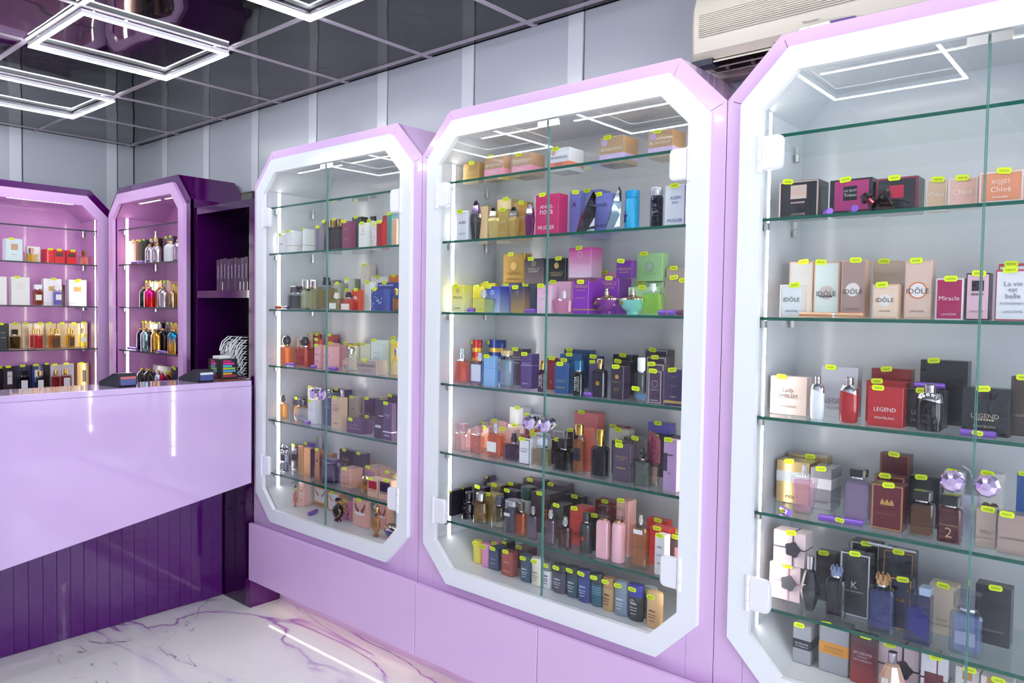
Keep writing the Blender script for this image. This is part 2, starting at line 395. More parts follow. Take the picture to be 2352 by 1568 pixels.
def cabinet(name, label, xl, xr, loc, rz, colors, doors, fy=0.0, frame_in=0.047, zlow=0.145, one_side=False):
    """octagonal wall cabinet in its own frame: x along the wall, y into it, front of frame at fy"""
    cc, fc, lc = colors
    t = thing(name, label, 'display cabinet', loc, rz, 'display cabinets')
    zt = 2.25; ch = 0.15; y0 = fy + 0.02; y1 = 0.378
    e = 0.0008
    # shell behind the face
    sh = [(xl, zlow), (xl, zt - ch), (xl + ch, zt), (xr - ch, zt), (xr, zt - ch), (xr, zlow)]
    si = [(xl + 0.016, zlow), (xl + 0.016, zt - ch - 0.007), (xl + ch + 0.007, zt - 0.016), (xr - ch - 0.007, zt - 0.016), (xr - 0.016, zt - ch - 0.007), (xr - 0.016, zlow)]
    nm = ['side_panel', 'chamfer_panel', 'top_panel', 'chamfer_panel', 'side_panel']
    for k in range(5):
        MB().prism([sh[k], si[k], si[k + 1], sh[k + 1]][::1], y0, y1).build(nm[k], cc, t)
    # face rails with fine joints
    b = 0.087; c2 = ch - b * 0.586
    fo = sh; fi = [(xl + b, zlow), (xl + b, zt - b - c2), (xl + b + c2, zt - b), (xr - b - c2, zt - b), (xr - b, zt - b - c2), (xr - b, zlow)]
    fn = ['stile', 'corner_rail', 'top_rail', 'corner_rail', 'stile']
    for k in range(5):
        q = [fo[k], fi[k], fi[k + 1], fo[k + 1]]
        cx = sum(p[0] for p in q) / 4; cz = sum(p[1] for p in q) / 4
        q = [(p[0] + (e if p[0] < cx else -e) * (1 if k in (1, 2, 3) else 0), p[1] + (e if p[1] < cz else -e)) for p in q]
        MB().prism(q, y0 - 0.0005, y0 + 0.0175).build(fn[k], cc, t)
    MB().prism([(xl + b + 0.001, zlow), (xr - b - 0.001, zlow), (xr - b - 0.001, 0.505 + c2), (xr - b - c2 - 0.001, 0.505), (xl + b + c2 + 0.001, 0.505), (xl + b + 0.001, 0.505 + c2)], y0 - 0.0004, y0 + 0.017).build('lower_panel', cc, t)
    # lining
    lo = octo(xl + b - 0.003, xr - b + 0.003, 0.507, zt - b + 0.003, c2); li = octo(xl + b, xr - b, 0.512, zt - b, c2 - 0.002)
    MB().ring(lo, li, y0 + 0.018, 0.36).build('lining', lc, t)
    MB().prism(octo(xl + 0.03, xr - 0.03, 0.48, zt - 0.03, 0.12), 0.3602, 0.377).build('back_panel', lc, t)
    # front frame
    f = frame_in
    oo = octo(xl + f, xr - f, 0.457, 2.207, 0.13); ii = octo(xl + f + 0.063, xr - f - 0.063, 0.520, 2.144, 0.093)
    fr = MB().ring(oo, ii, fy, fy + 0.0193)
    fr.build('frame', fc, t)
    # shelves
    sx0, sx1 = xl + b + 0.004, xr - b - 0.004
    yb = 0.352; yf = fy + 0.045
    for z in SHZ:
        if z > 1.9: a0, a1 = sx0 + 0.0, sx1
        else: a0, a1 = sx0, sx1
        s = MB().box(a0, a1, yf + 0.001, yb, z - 0.008, z).build('shelf', SHELFG, t)
        MB().box(a0, a1, yf - 0.0005, yf + 0.0008, z - 0.0085, z + 0.0004).build('shelf_edge', SHEDGE if doors else mat('3A4148', 0.2), s)
        for px in (a0 + 0.006, a1 - 0.006):
            for py in (yf + 0.035, yb - 0.06): put('shelf_pin', PIN, s, (px, py, z - 0.008))
    # LED strips
    ly = fy + 0.09
    for x in ((xl + b, xr - b) if not one_side else (xl + b,)):
        d = 0.006 if x < (xl + xr) / 2 else -0.006
        strip(min(x + d * 0.1, x + d), max(x + d * 0.1, x + d), ly, ly + 0.017, 0.60, 2.068, 1 if d > 0 else 0, LED, t)
    xm = (xl + xr) / 2; zt2 = zt - b
    for a, c in ((xl + b + c2 + 0.03, xm - 0.05), (xm + 0.02, xr - b - c2 - 0.03)):
        strip(a, c, ly + 0.03, ly + 0.042, zt2 - 0.006, zt2 - 0.0006, 2, LED, t)
    if doors:
        io = octo(xl + f + 0.066, xr - f - 0.066, 0.523, 2.141, 0.0925)
        # io: 0 bl,1 br,2 rb,3 rt,4 tr,5 tl,6 lt,7 lb
        L = [io[0], (xm - 0.0006, io[0][1]), (xm - 0.0006, io[5][1]), io[5], io[6], io[7]]
        R = [(xm + 0.0006, io[0][1]), io[1], io[2], io[3], io[4], (xm + 0.0006, io[4][1])]
        for sgn, poly, nmx in ((1, L, xl + f + 0.063), (-1, R, xr - f - 0.063)):
            d = MB().prism(poly, 0.012, 0.018).build('glass_door', PANE, t)
            MB().box(xm - 0.0026 if sgn > 0 else xm + 0.0007, xm - 0.0007 if sgn > 0 else xm + 0.0026, 0.0115, 0.0185, 0.524, 2.14).build('door_edge', mat('54827C', 0.12), d)
            for z in (1.935, 0.728): put('hinge', HG[sgn], d, (nmx, 0.0118, z))
            put('knob', KNOB, d, (xm - 0.034 * sgn, 0.0119, 1.122))
            MB().box(min(xm - 0.003 * sgn, xm - 0.045 * sgn), max(xm - 0.003 * sgn, xm - 0.045 * sgn), 0.006, 0.0119, 2.118, 2.1405).build('lock_plate', STEEL, d)
    return t
WH = (LILAC, FRAME, LINING)
cabinet('display_cabinet', 'lilac cabinet with white octagonal frame beside the purple counter', -1.575, -0.349, (0, 0, 0), 0, WH, True)
cabinet('display_cabinet', 'lilac cabinet with white octagonal frame, middle of the three glass-doored ones', -0.347, 0.918, (0, 0, 0), 0, WH, True)
cabinet('display_cabinet', 'lilac cabinet with white octagonal frame below the air conditioner, cut by the picture edge', 0.920, 2.185, (0, 0, 0), 0, WH, True, one_side=True)
PU = (DARKP, PFRAME, ROSE)
cabinet('display_cabinet', 'open purple cabinet with lilac frame beside the dark shelf unit', -3.385, -2.266, (0, 0, 0), 0, PU, False, fy=0.012)
# the far cabinet faces along +X: its own x runs along world +Y
cabinet('display_cabinet', 'open purple cabinet with lilac frame against the far left wall', -1.12, 0.105, (-3.46, 0, 0), math.pi / 2, PU, False, fy=0.0)

# base drawers under the white cabinets
for k, (x0, nm) in enumerate(((-1.54, 'beneath the left white cabinet, touching the counter'), (-0.31, 'beneath the middle white cabinet'), (0.92, 'beneath the right white cabinet'))):
    x1 = x0 + 1.23
    t = thing('base_cabinet', 'low lilac drawer unit ' + nm, 'drawer unit', (x0, 0, 0), 0, 'base drawer units')
    w = x1 - x0
    MB().box(0.0005, w - 0.0005, -0.0115, 0.0185, 0.15, 0.415).build('body', LILAC, t)
    MB().box(0.0005, w - 0.0005, 0.019, 0.36, 0.115, 0.144).build('bottom_panel', LILAC, t)
    MB().box(0.0005, w - 0.0005, 0.146, 0.16, 0.0, 0.1145).build('plinth', LILAC, t)
    for d in range(2):
        MB().bbox(d * w / 2 + 0.0012, (d + 1) * w / 2 - 0.0012, -0.03, -0.012, 0.145, 0.43 + 0.002 * d, 0.0015).build('drawer_front', LILAC, t)
    strip(0.03, w - 0.03, 0.060, 0.075, 0.108, 0.1146, 2, emit('FFF1DC', 3.0), t)

# ------------------------------------------------------------------ counter
ct = thing('counter', 'lilac and dark purple sales counter with slanted lower edge', 'counter', (-1.53, 0, 0))
YE = -2.3
def cpoly(pts, x0, x1, name, m):
    mb = MB(); n = len(pts)
    vs = [(x1, y, z) for y, z in pts] + [(x0, y, z) for y, z in pts]
    fs = [tuple(range(n)), tuple(reversed(range(n, 2 * n)))] + [(i, n + i, n + (i + 1) % n, (i + 1) % n) for i in range(n)]
    return mb.add(vs, fs).build(name, m, ct)
sl = lambda y: 0.632 + 0.164 * (y + 0.022)
CLIL = mat('CAAEDD', 0.07, 0, 0.6)
cpoly([(YE, sl(YE)), (-0.022, sl(-0.022)), (-0.022, 1.112), (YE, 1.112)], -0.02, 0.0, 'front_panel', CLIL)
MB().bbox(-0.255, 0.0005, YE, -0.021, 1.1125, 1.140, 0.002).build('counter_top', CLIL, ct)
sw = 0.0555; y = -0.028
DSL = mat('501068', 0.08, 0, 0.4)
k = 0
while y - sw > YE:
    MB().bbox(-0.285, -0.2701 + (0.0005 if k % 2 else 0), y - sw + 0.0005, y - 0.0005, 0.002, 1.10, 0.0009).build('slat', DSL, ct)
    y -= sw; k += 1
MB().box(-0.31, -0.286, YE, -0.022, 0.0, 1.112).build('core_panel', mat('2A0A36', 0.4), ct)
MB().box(-0.31, -0.050, -0.0215, 0.0185, 0.0, 1.112).build('end_panel', mat('33083F', 0.15, 0, 0.3), ct)
MB().box(-0.0495, -0.0105, -0.0215, 0.140, 0.0, 0.1435).build('corner_plinth', DARKP, ct)
MB().box(-0.75, -0.311, YE, -0.05, 0.86, 0.88).build('work_surface', mat('7A3C88', 0.3), ct)
MB().box(-0.75, -0.72, YE, YE + 0.03, 0.0, 0.86).build('support', DARKP, ct)
MB().box(-0.75, -0.72, -0.08, -0.05, 0.0, 0.86).build('support', DARKP, ct)

# ------------------------------------------------------------------ dark shelf column
SHELFP = mat('380743', 0.12, 0, 0.4)  # purple deepened so the open compartments look shaded
sc = thing('shelf_unit', 'dark purple open shelf unit between purple and white cabinets', 'shelf unit', (-2.262, 0.05, 0))
cw = 0.672; cd = 0.32
MB().box(0.0, 0.036, 0, cd, 0, 2.05).build('side_panel', SHELFP, sc)
MB().box(cw - 0.09, cw, 0, cd, 0, 2.05).build('side_panel', SHELFP, sc)
MB().box(0.0365, cw - 0.0905, 0, cd, 2.012, 2.05).build('top_panel', SHELFP, sc)
MB().box(0.0365, cw - 0.0905, 0, cd - 0.02, 1.549, 1.588).build('shelf', SHELFP, sc)
MB().box(0.0365, cw - 0.0905, 0.0, cd - 0.02, 1.098, 1.136).build('shelf', SHELFP, sc)
MB().box(0.0365, cw - 0.0905, 0.0, cd - 0.02, 0.05, 0.08).build('shelf', SHELFP, sc)
MB().box(0.0365, cw - 0.0905, cd - 0.0195, cd, 0.0, 2.0115).build('back_panel', mat('10021A', 0.3), sc)  # near-black colour stands for the shade deep inside the unit

# ------------------------------------------------------------------ air conditioner
ac = thing('air_conditioner', 'cream split air conditioner unit above the right white cabinet', 'air conditioner', (0.70, 0.0, 0.0))
AW = 0.86; CREAM = mat('D3CABA', 0.35); ACD = mat('241C18', 0.6)
prof = [(0.398, 2.300), (0.225, 2.298), (0.205, 2.32), (0.200, 2.40), (0.203, 2.46), (0.22, 2.51), (0.26, 2.555), (0.31, 2.575), (0.398, 2.575)]
mb = MB(); n = len(prof)
for x in (0.0, 0.012, AW - 0.012, AW):
    d = 0.012 if x in (0.0, AW) else 0
    mb.v += [(x, yy + (d if yy < 0.39 else 0), zz - (d if zz > 2.5 else 0)) for yy, zz in prof]
for k in range(3):
    for i in range(n):
        j = (i + 1) % n; mb.f.append((k * n + i, k * n + j, k * n + n + j, k * n + n + i)); mb.m.append(0)
mb.f += [tuple(range(n)), tuple(reversed(range(3 * n, 4 * n)))]; mb.m += [0, 0]
mb.build('body', CREAM, ac, smooth=True)
for i in range(12):
    z = 2.366 + i * 0.0062
    yy = 0.2007 if z < 2.4 else 0.2007 + (z - 2.40) * 0.05
    MB().box(0.03, AW - 0.03, yy - 0.0042, yy + 0.004, z, z + 0.0026).build('grille_slat', mat('CFC8BA', 0.4), ac)
m = MB(); letters(m, 'Panasonic', 0.38, 2.337, 0.046, 0.1995); m.build('lettering', mat('2A2A30', 0.5), ac)
# curved badge at the middle of the front
bd = [(0.27 + 0.32 * q / 12, 2.299 + 0.032 * math.sin(math.pi * q / 12)) for q in range(13)]
MB().prism(bd[::-1][::-1], 0.199, 0.2125).build('badge_recess', mat('BFB8AC', 0.4), ac)
MB().prism([(0.335, 2.301), (0.44, 2.301), (0.43, 2.324), (0.35, 2.322)], 0.1975, 0.1989).build('sticker', mat('EDEAF2', 0.4), ac)
MB().prism([(0.32, 2.301), (0.337, 2.301), (0.348, 2.314), (0.33, 2.312)], 0.1976, 0.1989).build('sticker', mat('E3B62B', 0.4), ac)
MB().prism([(0.441, 2.301), (0.52, 2.301), (0.50, 2.322), (0.433, 2.324)], 0.1976, 0.1989).build('sticker', mat('5B3F86', 0.4), ac)
m = MB(); letters(m, 'ion', 0.386, 2.312, 0.026, 0.1973); m.build('lettering', mat('33333A', 0.5), ac)
MB().box(0.03, AW - 0.03, 0.226, 0.345, 2.2935, 2.2975).build('outlet', ACD, ac)
for yy, zz in ((0.212, 2.284), (0.252, 2.278), (0.292, 2.274)):
    m = MB(); m.add([(0.028, yy, zz), (AW - 0.028, yy, zz), (AW - 0.028, yy + 0.016, zz + 0.008), (0.028, yy + 0.016, zz + 0.008),
                     (0.028, yy, zz + 0.004), (AW - 0.028, yy, zz + 0.004), (AW - 0.028, yy + 0.016, zz + 0.012), (0.028, yy + 0.016, zz + 0.012)],
                    [(0, 3, 2, 1), (4, 5, 6, 7), (0, 1, 5, 4), (1, 2, 6, 5), (2, 3, 7, 6), (3, 0, 4, 7)])
    m.build('louver', mat('D6CDBD', 0.4), ac)
for i in range(9): MB().box(0.09 + i * 0.085, 0.094 + i * 0.085, 0.268, 0.290, 2.276, 2.2934).build('vane', mat('9A8F80', 0.5), ac)
MB().bbox(0.02, AW - 0.02, 0.346, 0.397, 2.272, 2.2995, 0.004).build('lower_casing', mat('C9C0B2', 0.4), ac)
MB().box(0.004, 0.075, 0.206, 0.26, 2.279, 2.2975).build('end_cap', mat('2B2940', 0.4), ac)

# ------------------------------------------------------------------ goods on the shelves
# kind, cabinet, shelf, x0, x1, y, depth, foot z, height, label, look   (metres, in the frame of the cabinet)
ITEMS = [
 ('box','c1',1,-1.4770,-1.4130,0.0900,0.0480,1.7660,0.0970,'small white carton with tiny red emblem, second shelf, left white cabinet',dict(col='F2F2F4',t=[('~',0.5,0.5)],tc='C06070')),
 ('box','c1',1,-1.4070,-1.3440,0.0900,0.0490,1.7660,0.1090,'white carton with thin gold band, second shelf, left white cabinet',dict(col='F2F2F4',band=[(0.33,0.03,'C9B27A')])),
 ('box','c1',1,-1.2680,-1.2510,0.0900,0.0580,1.7660,0.1120,'tall white carton with gold band at its side, second shelf, left white cabinet',dict(col='EFEFF0',band=[(0.3,0.03,'C9B27A')])),
 ('box','c1',1,-1.1470,-1.1100,0.0800,0.0220,1.7660,0.1130,'silver and plum carton in crinkled foil, second shelf, left white cabinet',dict(col='B9B4BC',pan=(0.1,0.05,0.8,0.9,'8F8794'),metal=0.6)),
 ('box','c1',1,-1.2690,-1.2280,0.2000,0.0307,1.7660,0.1590,'tall dark plum carton at the door gap, second shelf, left white cabinet',dict(col='3A2340')),
 ('flac','c1',1,-1.0780,-1.0250,0.0900,0.0318,1.7660,0.1410,'plum and gold perfume flask, second shelf, left white cabinet',dict(body='7A4A5C',liq='6A3048',cap='C9A35A',capw=0.6,capm=1,caph=0.2)),
 ('flac','c1',1,-1.0060,-0.9450,0.0800,0.0366,1.7660,0.1390,'taller plum flask with gold cap and gold trim, second shelf, left white cabinet',dict(body='7A4A5C',liq='5A2440',cap='D8B060',capw=0.5,capm=1,caph=0.2)),
 ('box','c1',1,-1.2380,-1.2020,0.2400,0.0330,1.7660,0.1710,'black carton behind the plum flasks, second shelf, left white cabinet',dict(col='26222A')),
 ('box','c1',1,-0.9430,-0.8900,0.0800,0.0350,1.7660,0.1250,'burgundy carton with gold monogram, second shelf, left white cabinet',dict(col='8C3F62',t=[('GUCCI',0.35,0.6),('GG',0.72,0.4)],tc='C79A72')),
 ('box','c1',1,-1.1360,-1.0620,0.2800,0.0410,1.7660,0.1770,'black carton in the back row, second shelf, left white cabinet',dict(col='22242A')),
 ('box','c1',1,-1.0110,-0.9750,0.2900,0.0120,1.7660,0.1740,'narrow black carton in the back row, second shelf, left white cabinet',dict(col='22242A',tag=0)),
 ('box','c1',1,-0.8250,-0.7660,0.0800,0.0230,1.7660,0.1090,'white carton with round red monogram, second shelf, left white cabinet',dict(col='ECEBE6',t=[('GUCCI',0.55,0.6)],tc='B98A80',disc=(0.72,0.22,'ECEBE6','B06058'))),
 ('box','c1',1,-0.8820,-0.8440,0.1700,0.0510,1.7660,0.1320,'plain off-white carton in the second row, second shelf, left white cabinet',dict(col='E9E8E2')),
 ('box','c1',1,-0.7330,-0.7030,0.0800,0.0225,1.7660,0.0990,'narrow white carton with red floral print, second shelf, left white cabinet',dict(col='E3D6DA',dots='B0263A')),
 ('box','c1',1,-0.6990,-0.6590,0.0800,0.0180,1.7660,0.1070,'glossy red carton, second shelf, left white cabinet',dict(col='A91B22')),
 ('box','c1',1,-0.8080,-0.7820,0.2000,0.0200,1.7660,0.1540,'tall red carton behind the shorter red one, second shelf, left white cabinet',dict(col='B01E25',tag=0)),
 ('box','c1',1,-0.6590,-0.6250,0.1000,0.0250,1.7660,0.1410,'teal carton with red flowers, second shelf, left white cabinet',dict(col='5F9C98',dots='C23A52')),
 ('box','c1',1,-0.5880,-0.5580,0.0700,0.0120,1.7660,0.1100,'peach carton at the right frame edge, second shelf, left white cabinet',dict(col='E9B79A',tag=0)),
 ('vial','c1',2,-1.4770,-1.4661,0.0800,0.0180,1.4930,0.0180,'small red lipstick lying, third shelf, left white cabinet',dict(col='D8302C',ang=0,tag=0)),
 ('vial','c1',2,-1.4649,-1.3990,0.0900,0.0180,1.4930,0.0180,'purple atomiser tube lying, third shelf, left white cabinet',dict(col='8F5FD0',ang=0,tag=1)),
 ('box','c1',2,-1.4770,-1.4650,0.2500,0.0190,1.4930,0.1410,'black carton in the back row, third shelf, left white cabinet',dict(col='2B2A30')),
 ('flac','c1',2,-1.3980,-1.3000,0.0900,0.0450,1.4930,0.1130,'black and clear square flask with black cap, third shelf, left white cabinet',dict(body='9AA0A8',liq='2B2D33',cap='33232F',capw=0.55,caph=0.28)),
 ('flac','c1',2,-1.2980,-1.2250,0.0900,0.0410,1.4930,0.1430,'tall clear flask with silver cap, third shelf, left white cabinet',dict(body='E4EADF',liq='DDE0B0',cap='CFC6CE',capw=0.6,capm=1,caph=0.26,bh=0.72)),
 ('flac','c1',2,-1.2840,-1.2280,0.1320,0.0336,1.4930,0.1450,'tall flask with yellow-green juice and silver cap, third shelf, left white cabinet',dict(body='D9DDB8',liq='D8D6A8',cap='CFC6CE',capw=0.75,capm=1,caph=0.26)),
 ('flac','c1',2,-1.2080,-1.0810,0.1200,0.0450,1.4930,0.1540,'broad amber flask with black cap, third shelf, left white cabinet',dict(body='C9B37A',liq='B8A050',cap='2A2228',capw=0.35,caph=0.25)),
 ('box','c1',2,-1.3740,-1.3130,0.3000,0.0480,1.4930,0.1530,'grey carton in the back row, third shelf, left white cabinet',dict(col='8E8A8C')),
 ('box','c1',2,-1.1990,-1.1360,0.2200,0.0440,1.4930,0.1310,'grey-green carton with lime stripe, third shelf, left white cabinet',dict(col='A9ADA2',stripe=(0.92,0.08,'B5CF2E'))),
 ('box','c1',2,-1.2200,-1.1350,0.3000,0.0350,1.4930,0.1550,'large grey-green carton with lime stripe, third shelf, left white cabinet',dict(col='9DA39C',stripe=(0.95,0.06,'B5CF2E'))),
 ('flac','c1',2,-1.0450,-0.9610,0.0750,0.0450,1.4930,0.0800,'squat square flask with yellow juice, third shelf, left white cabinet',dict(body='D9CF9A',liq='C8BC6A',cap='E6E2DA',capw=0.33,caph=0.3,lab=('F4F0EA',0.35,0.5))),
 ('flac','c1',2,-0.9590,-0.8590,0.0750,0.0360,1.4930,0.0810,'squat orange flask with black cap, third shelf, left white cabinet',dict(body='F08A4A',liq='E85A20',cap='2A2030',capw=0.3,caph=0.3,lab=('F8EDE6',0.3,0.5))),
 ('box','c1',2,-0.9150,-0.8560,0.1120,0.0250,1.4930,0.0940,'orange-red carton with white disc, third shelf, left white cabinet',dict(col='E2542F',disc=(0.52,0.55,'F6ECE4',''))),
 ('box','c1',2,-1.0890,-1.0360,0.2000,0.0397,1.4930,0.0970,'pale pink carton behind the orange flask, third shelf, left white cabinet',dict(col='EBC7C4')),
 ('box','c1',2,-1.1030,-1.0350,0.3100,0.0400,1.4930,0.2220,'tall cream carton with red sketch print, third shelf, left white cabinet',dict(col='E6D9CE',dots='D0694F')),
 ('box','c1',2,-1.0010,-0.8730,0.2900,0.0500,1.4930,0.1610,'white carton in the back row, third shelf, left white cabinet',dict(col='EDEAE6')),
 ('box','c1',2,-0.8540,-0.7940,0.2800,0.0450,1.4930,0.1640,'orange carton beneath a tag, third shelf, left white cabinet',dict(col='F07C28')),
 ('box','c1',2,-0.8940,-0.8490,0.1700,0.0360,1.4930,0.1300,'white carton with lime edge, third shelf, left white cabinet',dict(col='E9EEEA')),
 ('box','c1',2,-0.8270,-0.6990,0.1900,0.0500,1.4930,0.1270,'blue carton with white lettering on top, third shelf, left white cabinet',dict(col='2F3D92',t=[('~',0.9,0.8)],tc='D8DCEC')),
 ('box','c1',2,-0.7410,-0.6580,0.0850,0.0390,1.4930,0.0930,'starry blue carton with white horses, third shelf, left white cabinet',dict(col='3A4A9A',dots='D8DCEC')),
 ('round','c1',2,-0.6050,-0.5600,0.0800,0.0279,1.4930,0.0970,'round amber flask at the right frame edge, third shelf, left white cabinet',dict(body='E2C070',liq='C8902C',cap='D8B060',capw=0.4,capm=1)),
 ('flac','c1',3,-1.4750,-1.3726,0.0850,0.0450,1.2170,0.1460,'orange flask with black pebble cap, fourth shelf, left white cabinet',dict(body='F6C090',liq='F09A50',cap='23252A',capw=0.45,caph=0.3,capr=1,gold=1)),
 ('flac','c1',3,-1.3500,-1.2290,0.0970,0.0450,1.2170,0.1450,'red flask with black pebble cap, fourth shelf, left white cabinet',dict(body='E0562A',liq='C83010',cap='23252A',capw=0.45,caph=0.3,capr=1)),
 ('box','c1',3,-1.4770,-1.4650,0.2000,0.0480,1.2170,0.1280,'peach carton in the second row, fourth shelf, left white cabinet',dict(col='EBC6AE',tag=0)),
 ('box','c1',3,-1.4770,-1.4650,0.2700,0.0200,1.2170,0.1540,'pale peach carton behind the first flasks, fourth shelf, left white cabinet',dict(col='F0D6C6')),
 ('box','c1',3,-1.4770,-1.4650,0.3200,0.0300,1.2170,0.1590,'tall peach carton in the back row, fourth shelf, left white cabinet',dict(col='E8CDBB')),
 ('box','c1',3,-1.3640,-1.3390,0.1700,0.0200,1.2170,0.1230,'red carton beside the red flask, fourth shelf, left white cabinet',dict(col='B5302E')),
 ('box','c1',3,-1.4770,-1.4200,0.3000,0.0120,1.2170,0.1500,'dark red carton in the back row, fourth shelf, left white cabinet',dict(col='A8282C')),
 ('box','c1',3,-1.3240,-1.2640,0.2000,0.0190,1.2170,0.1310,'salmon-red carton, fourth shelf, left white cabinet',dict(col='C24A4A')),
 ('box','c1',3,-1.3800,-1.3210,0.3100,0.0400,1.2170,0.1500,'dark red carton with long side, fourth shelf, left white cabinet',dict(col='B0383A')),
 ('box','c1',3,-1.1950,-1.1450,0.1100,0.0375,1.2170,0.1090,'pink carton left of the door gap, fourth shelf, left white cabinet',dict(col='F2B2BC',t=[('~',0.6,0.7),('~',0.3,0.6)],tc='B87888')),
 ('box','c1',3,-1.0930,-1.0400,0.0900,0.0530,1.2170,0.1060,'pink carton right of the door gap, fourth shelf, left white cabinet',dict(col='F2B0BA',t=[('~',0.6,0.7),('~',0.3,0.5)],tc='B87888')),
 ('box','c1',3,-1.1910,-1.1380,0.1800,0.0350,1.2170,0.1180,'pink carton in the second row, fourth shelf, left white cabinet',dict(col='EFA9B6')),
 ('box','c1',3,-1.2300,-1.1630,0.2500,0.0500,1.2170,0.1050,'pink carton behind the clear flask, fourth shelf, left white cabinet',dict(col='EFB0B8')),
 ('box','c1',3,-1.2260,-1.1850,0.3000,0.0340,1.2170,0.1130,'pink carton in the back row, fourth shelf, left white cabinet',dict(col='EDAFB6')),
 ('box','c1',3,-1.1760,-1.1190,0.3200,0.0300,1.2170,0.1110,'small pink carton at the back panel, fourth shelf, left white cabinet',dict(col='F0B8BC')),
 ('round','c1',3,-0.9689,-0.8670,0.0850,0.0600,1.2170,0.1110,'clear domed flask with chrome cap, fourth shelf, left white cabinet',dict(body='E9ECEA',liq='EAD9D2',cap='C8C2BA',capw=0.4,capm=1,lab=('E0A8B0',0.5,0.3))),
 ('box','c1',3,-0.9940,-0.9520,0.1600,0.0330,1.2170,0.1110,'cream carton right of the clear flask, fourth shelf, left white cabinet',dict(col='EDE9CF')),
 ('box','c1',3,-0.9220,-0.8500,0.1700,0.0500,1.2170,0.1240,'cream carton with faint script, fourth shelf, left white cabinet',dict(col='EFEBD2',t=[('~',0.15,0.5)],tc='B8B090')),
 ('box','c1',3,-0.8320,-0.7490,0.1600,0.0390,1.2170,0.1450,'mint white carton with script, fourth shelf, left white cabinet',dict(col='E6EEE6',t=[('ACQUA DI',0.6,0.5),('GIOIA',0.45,0.5)],tc='9AA8A0')),
 ('box','c1',3,-0.8000,-0.6720,0.0620,0.0610,1.2170,0.0620,'taupe carton lying on its side, fourth shelf, left white cabinet',dict(col='B9A8A2',t=[('EMPORIO ARMANI',0.62,0.85),('~',0.3,0.4)],tc='6A5F5C',metal=0.2)),
 ('box','c1',3,-0.6740,-0.6260,0.1400,0.0360,1.2170,0.1450,'yellow carton, fourth shelf, left white cabinet',dict(col='EBCB5C')),
 ('box','c1',3,-0.7980,-0.7430,0.2400,0.0413,1.2170,0.1560,'grey-blue carton, fourth shelf, left white cabinet',dict(col='B9C6CC')),
 ('round','c1',3,-0.5940,-0.5440,0.0700,0.0310,1.2170,0.1220,'textured clear flask at the frame edge, fourth shelf, left white cabinet',dict(body='E6E4DA',liq='E4E2D2',cap='BFB6C4',capw=0.4,capm=1)),
 ('vial','c1',3,-1.3714,-1.3090,0.0700,0.0180,1.2170,0.0180,'purple atomiser tube between the flasks, fourth shelf, left white cabinet',dict(col='8F5FD0',ang=0,tag=0)),
 ('vial','c1',3,-1.1530,-1.1280,0.0620,0.0180,1.2170,0.0180,'short purple atomiser tube, fourth shelf, left white cabinet',dict(col='8F5FD0',ang=0,tag=0)),
 ('vial','c1',3,-1.0300,-0.9701,0.0700,0.0180,1.2170,0.0180,'purple atomiser tube before the pink carton, fourth shelf, left white cabinet',dict(col='8F5FD0',ang=0,tag=0)),
 ('flac','c1',4,-1.4770,-1.4180,0.0850,0.0354,0.9490,0.1190,'amber flask with dark round stopper, fifth shelf, left white cabinet',dict(body='F4DDB0',liq='E8B050',cap='5A5450',capw=0.38,caph=0.3,capr=1,capm=1)),
 ('box','c1',4,-1.4770,-1.4650,0.2600,0.0490,0.9490,0.1090,'silver-beige carton, fifth shelf, left white cabinet',dict(col='C6BCAE',metal=0.3)),
 ('box','c1',4,-1.4770,-1.4250,0.1800,0.0460,0.9490,0.0960,'black carton with gold pattern, fifth shelf, left white cabinet',dict(col='3A363C',band=[(0.15,0.45,'B07A34')])),
 ('round','c1',4,-1.3580,-1.2340,0.0850,0.0600,0.9490,0.1150,'clear rounded flask with grey stopper, fifth shelf, left white cabinet',dict(body='E4E6EA',liq='D8DADF',cap='6A666C',capw=0.35,caph=0.28,capm=1)),
 ('box','c1',4,-1.4770,-1.4650,0.3100,0.0250,0.9490,0.1330,'cream carton in the back row, fifth shelf, left white cabinet',dict(col='E2D8C4')),
 ('box','c1',4,-1.4100,-1.3210,0.2200,0.0240,0.9490,0.1550,'white carton behind the chrome knobs, fifth shelf, left white cabinet',dict(col='EFEFEF',t=[('ACQUA',0.68,0.6)],tc='9AA0AC')),
 ('box','c1',4,-1.2310,-1.1740,0.1000,0.0420,0.9490,0.1100,'front white carton with faint lettering, fifth shelf, left white cabinet',dict(col='EDEDEF',t=[('ACQUA DI',0.66,0.6),('GIO',0.58,0.5)],tc='C6C8CC')),
 ('box','c1',4,-1.1340,-1.0700,0.1200,0.0480,0.9490,0.1530,'navy carton with pale lettering, fifth shelf, left white cabinet',dict(col='4A4A72',t=[('ACQUA',0.7,0.6),('GIO',0.58,0.6)],tc='A8A8C0',tag=0)),
 ('box','c1',4,-1.2980,-1.1990,0.2900,0.0480,0.9490,0.1480,'navy carton in the back row, fifth shelf, left white cabinet',dict(col='3C3560')),
 ('box','c1',4,-1.0220,-0.9470,0.0850,0.0370,0.9490,0.1460,'tan carton with brown lettering, fifth shelf, left white cabinet',dict(col='D9BC98',t=[('ACQUA DI',0.74,0.55),('GIO',0.62,0.55),('~',0.18,0.4)],tc='7A5A44')),
 ('box','c1',4,-1.0450,-0.9790,0.2000,0.0380,0.9490,0.1370,'olive-beige carton, fifth shelf, left white cabinet',dict(col='B5A68E',t=[('~',0.6,0.4)],tc='8A7A64')),
 ('box','c1',4,-0.9290,-0.8680,0.2000,0.0458,0.9490,0.1410,'dark plum carton in the second row, fifth shelf, left white cabinet',dict(col='4A3250',t=[('~',0.5,0.6)],tc='8A7A8E')),
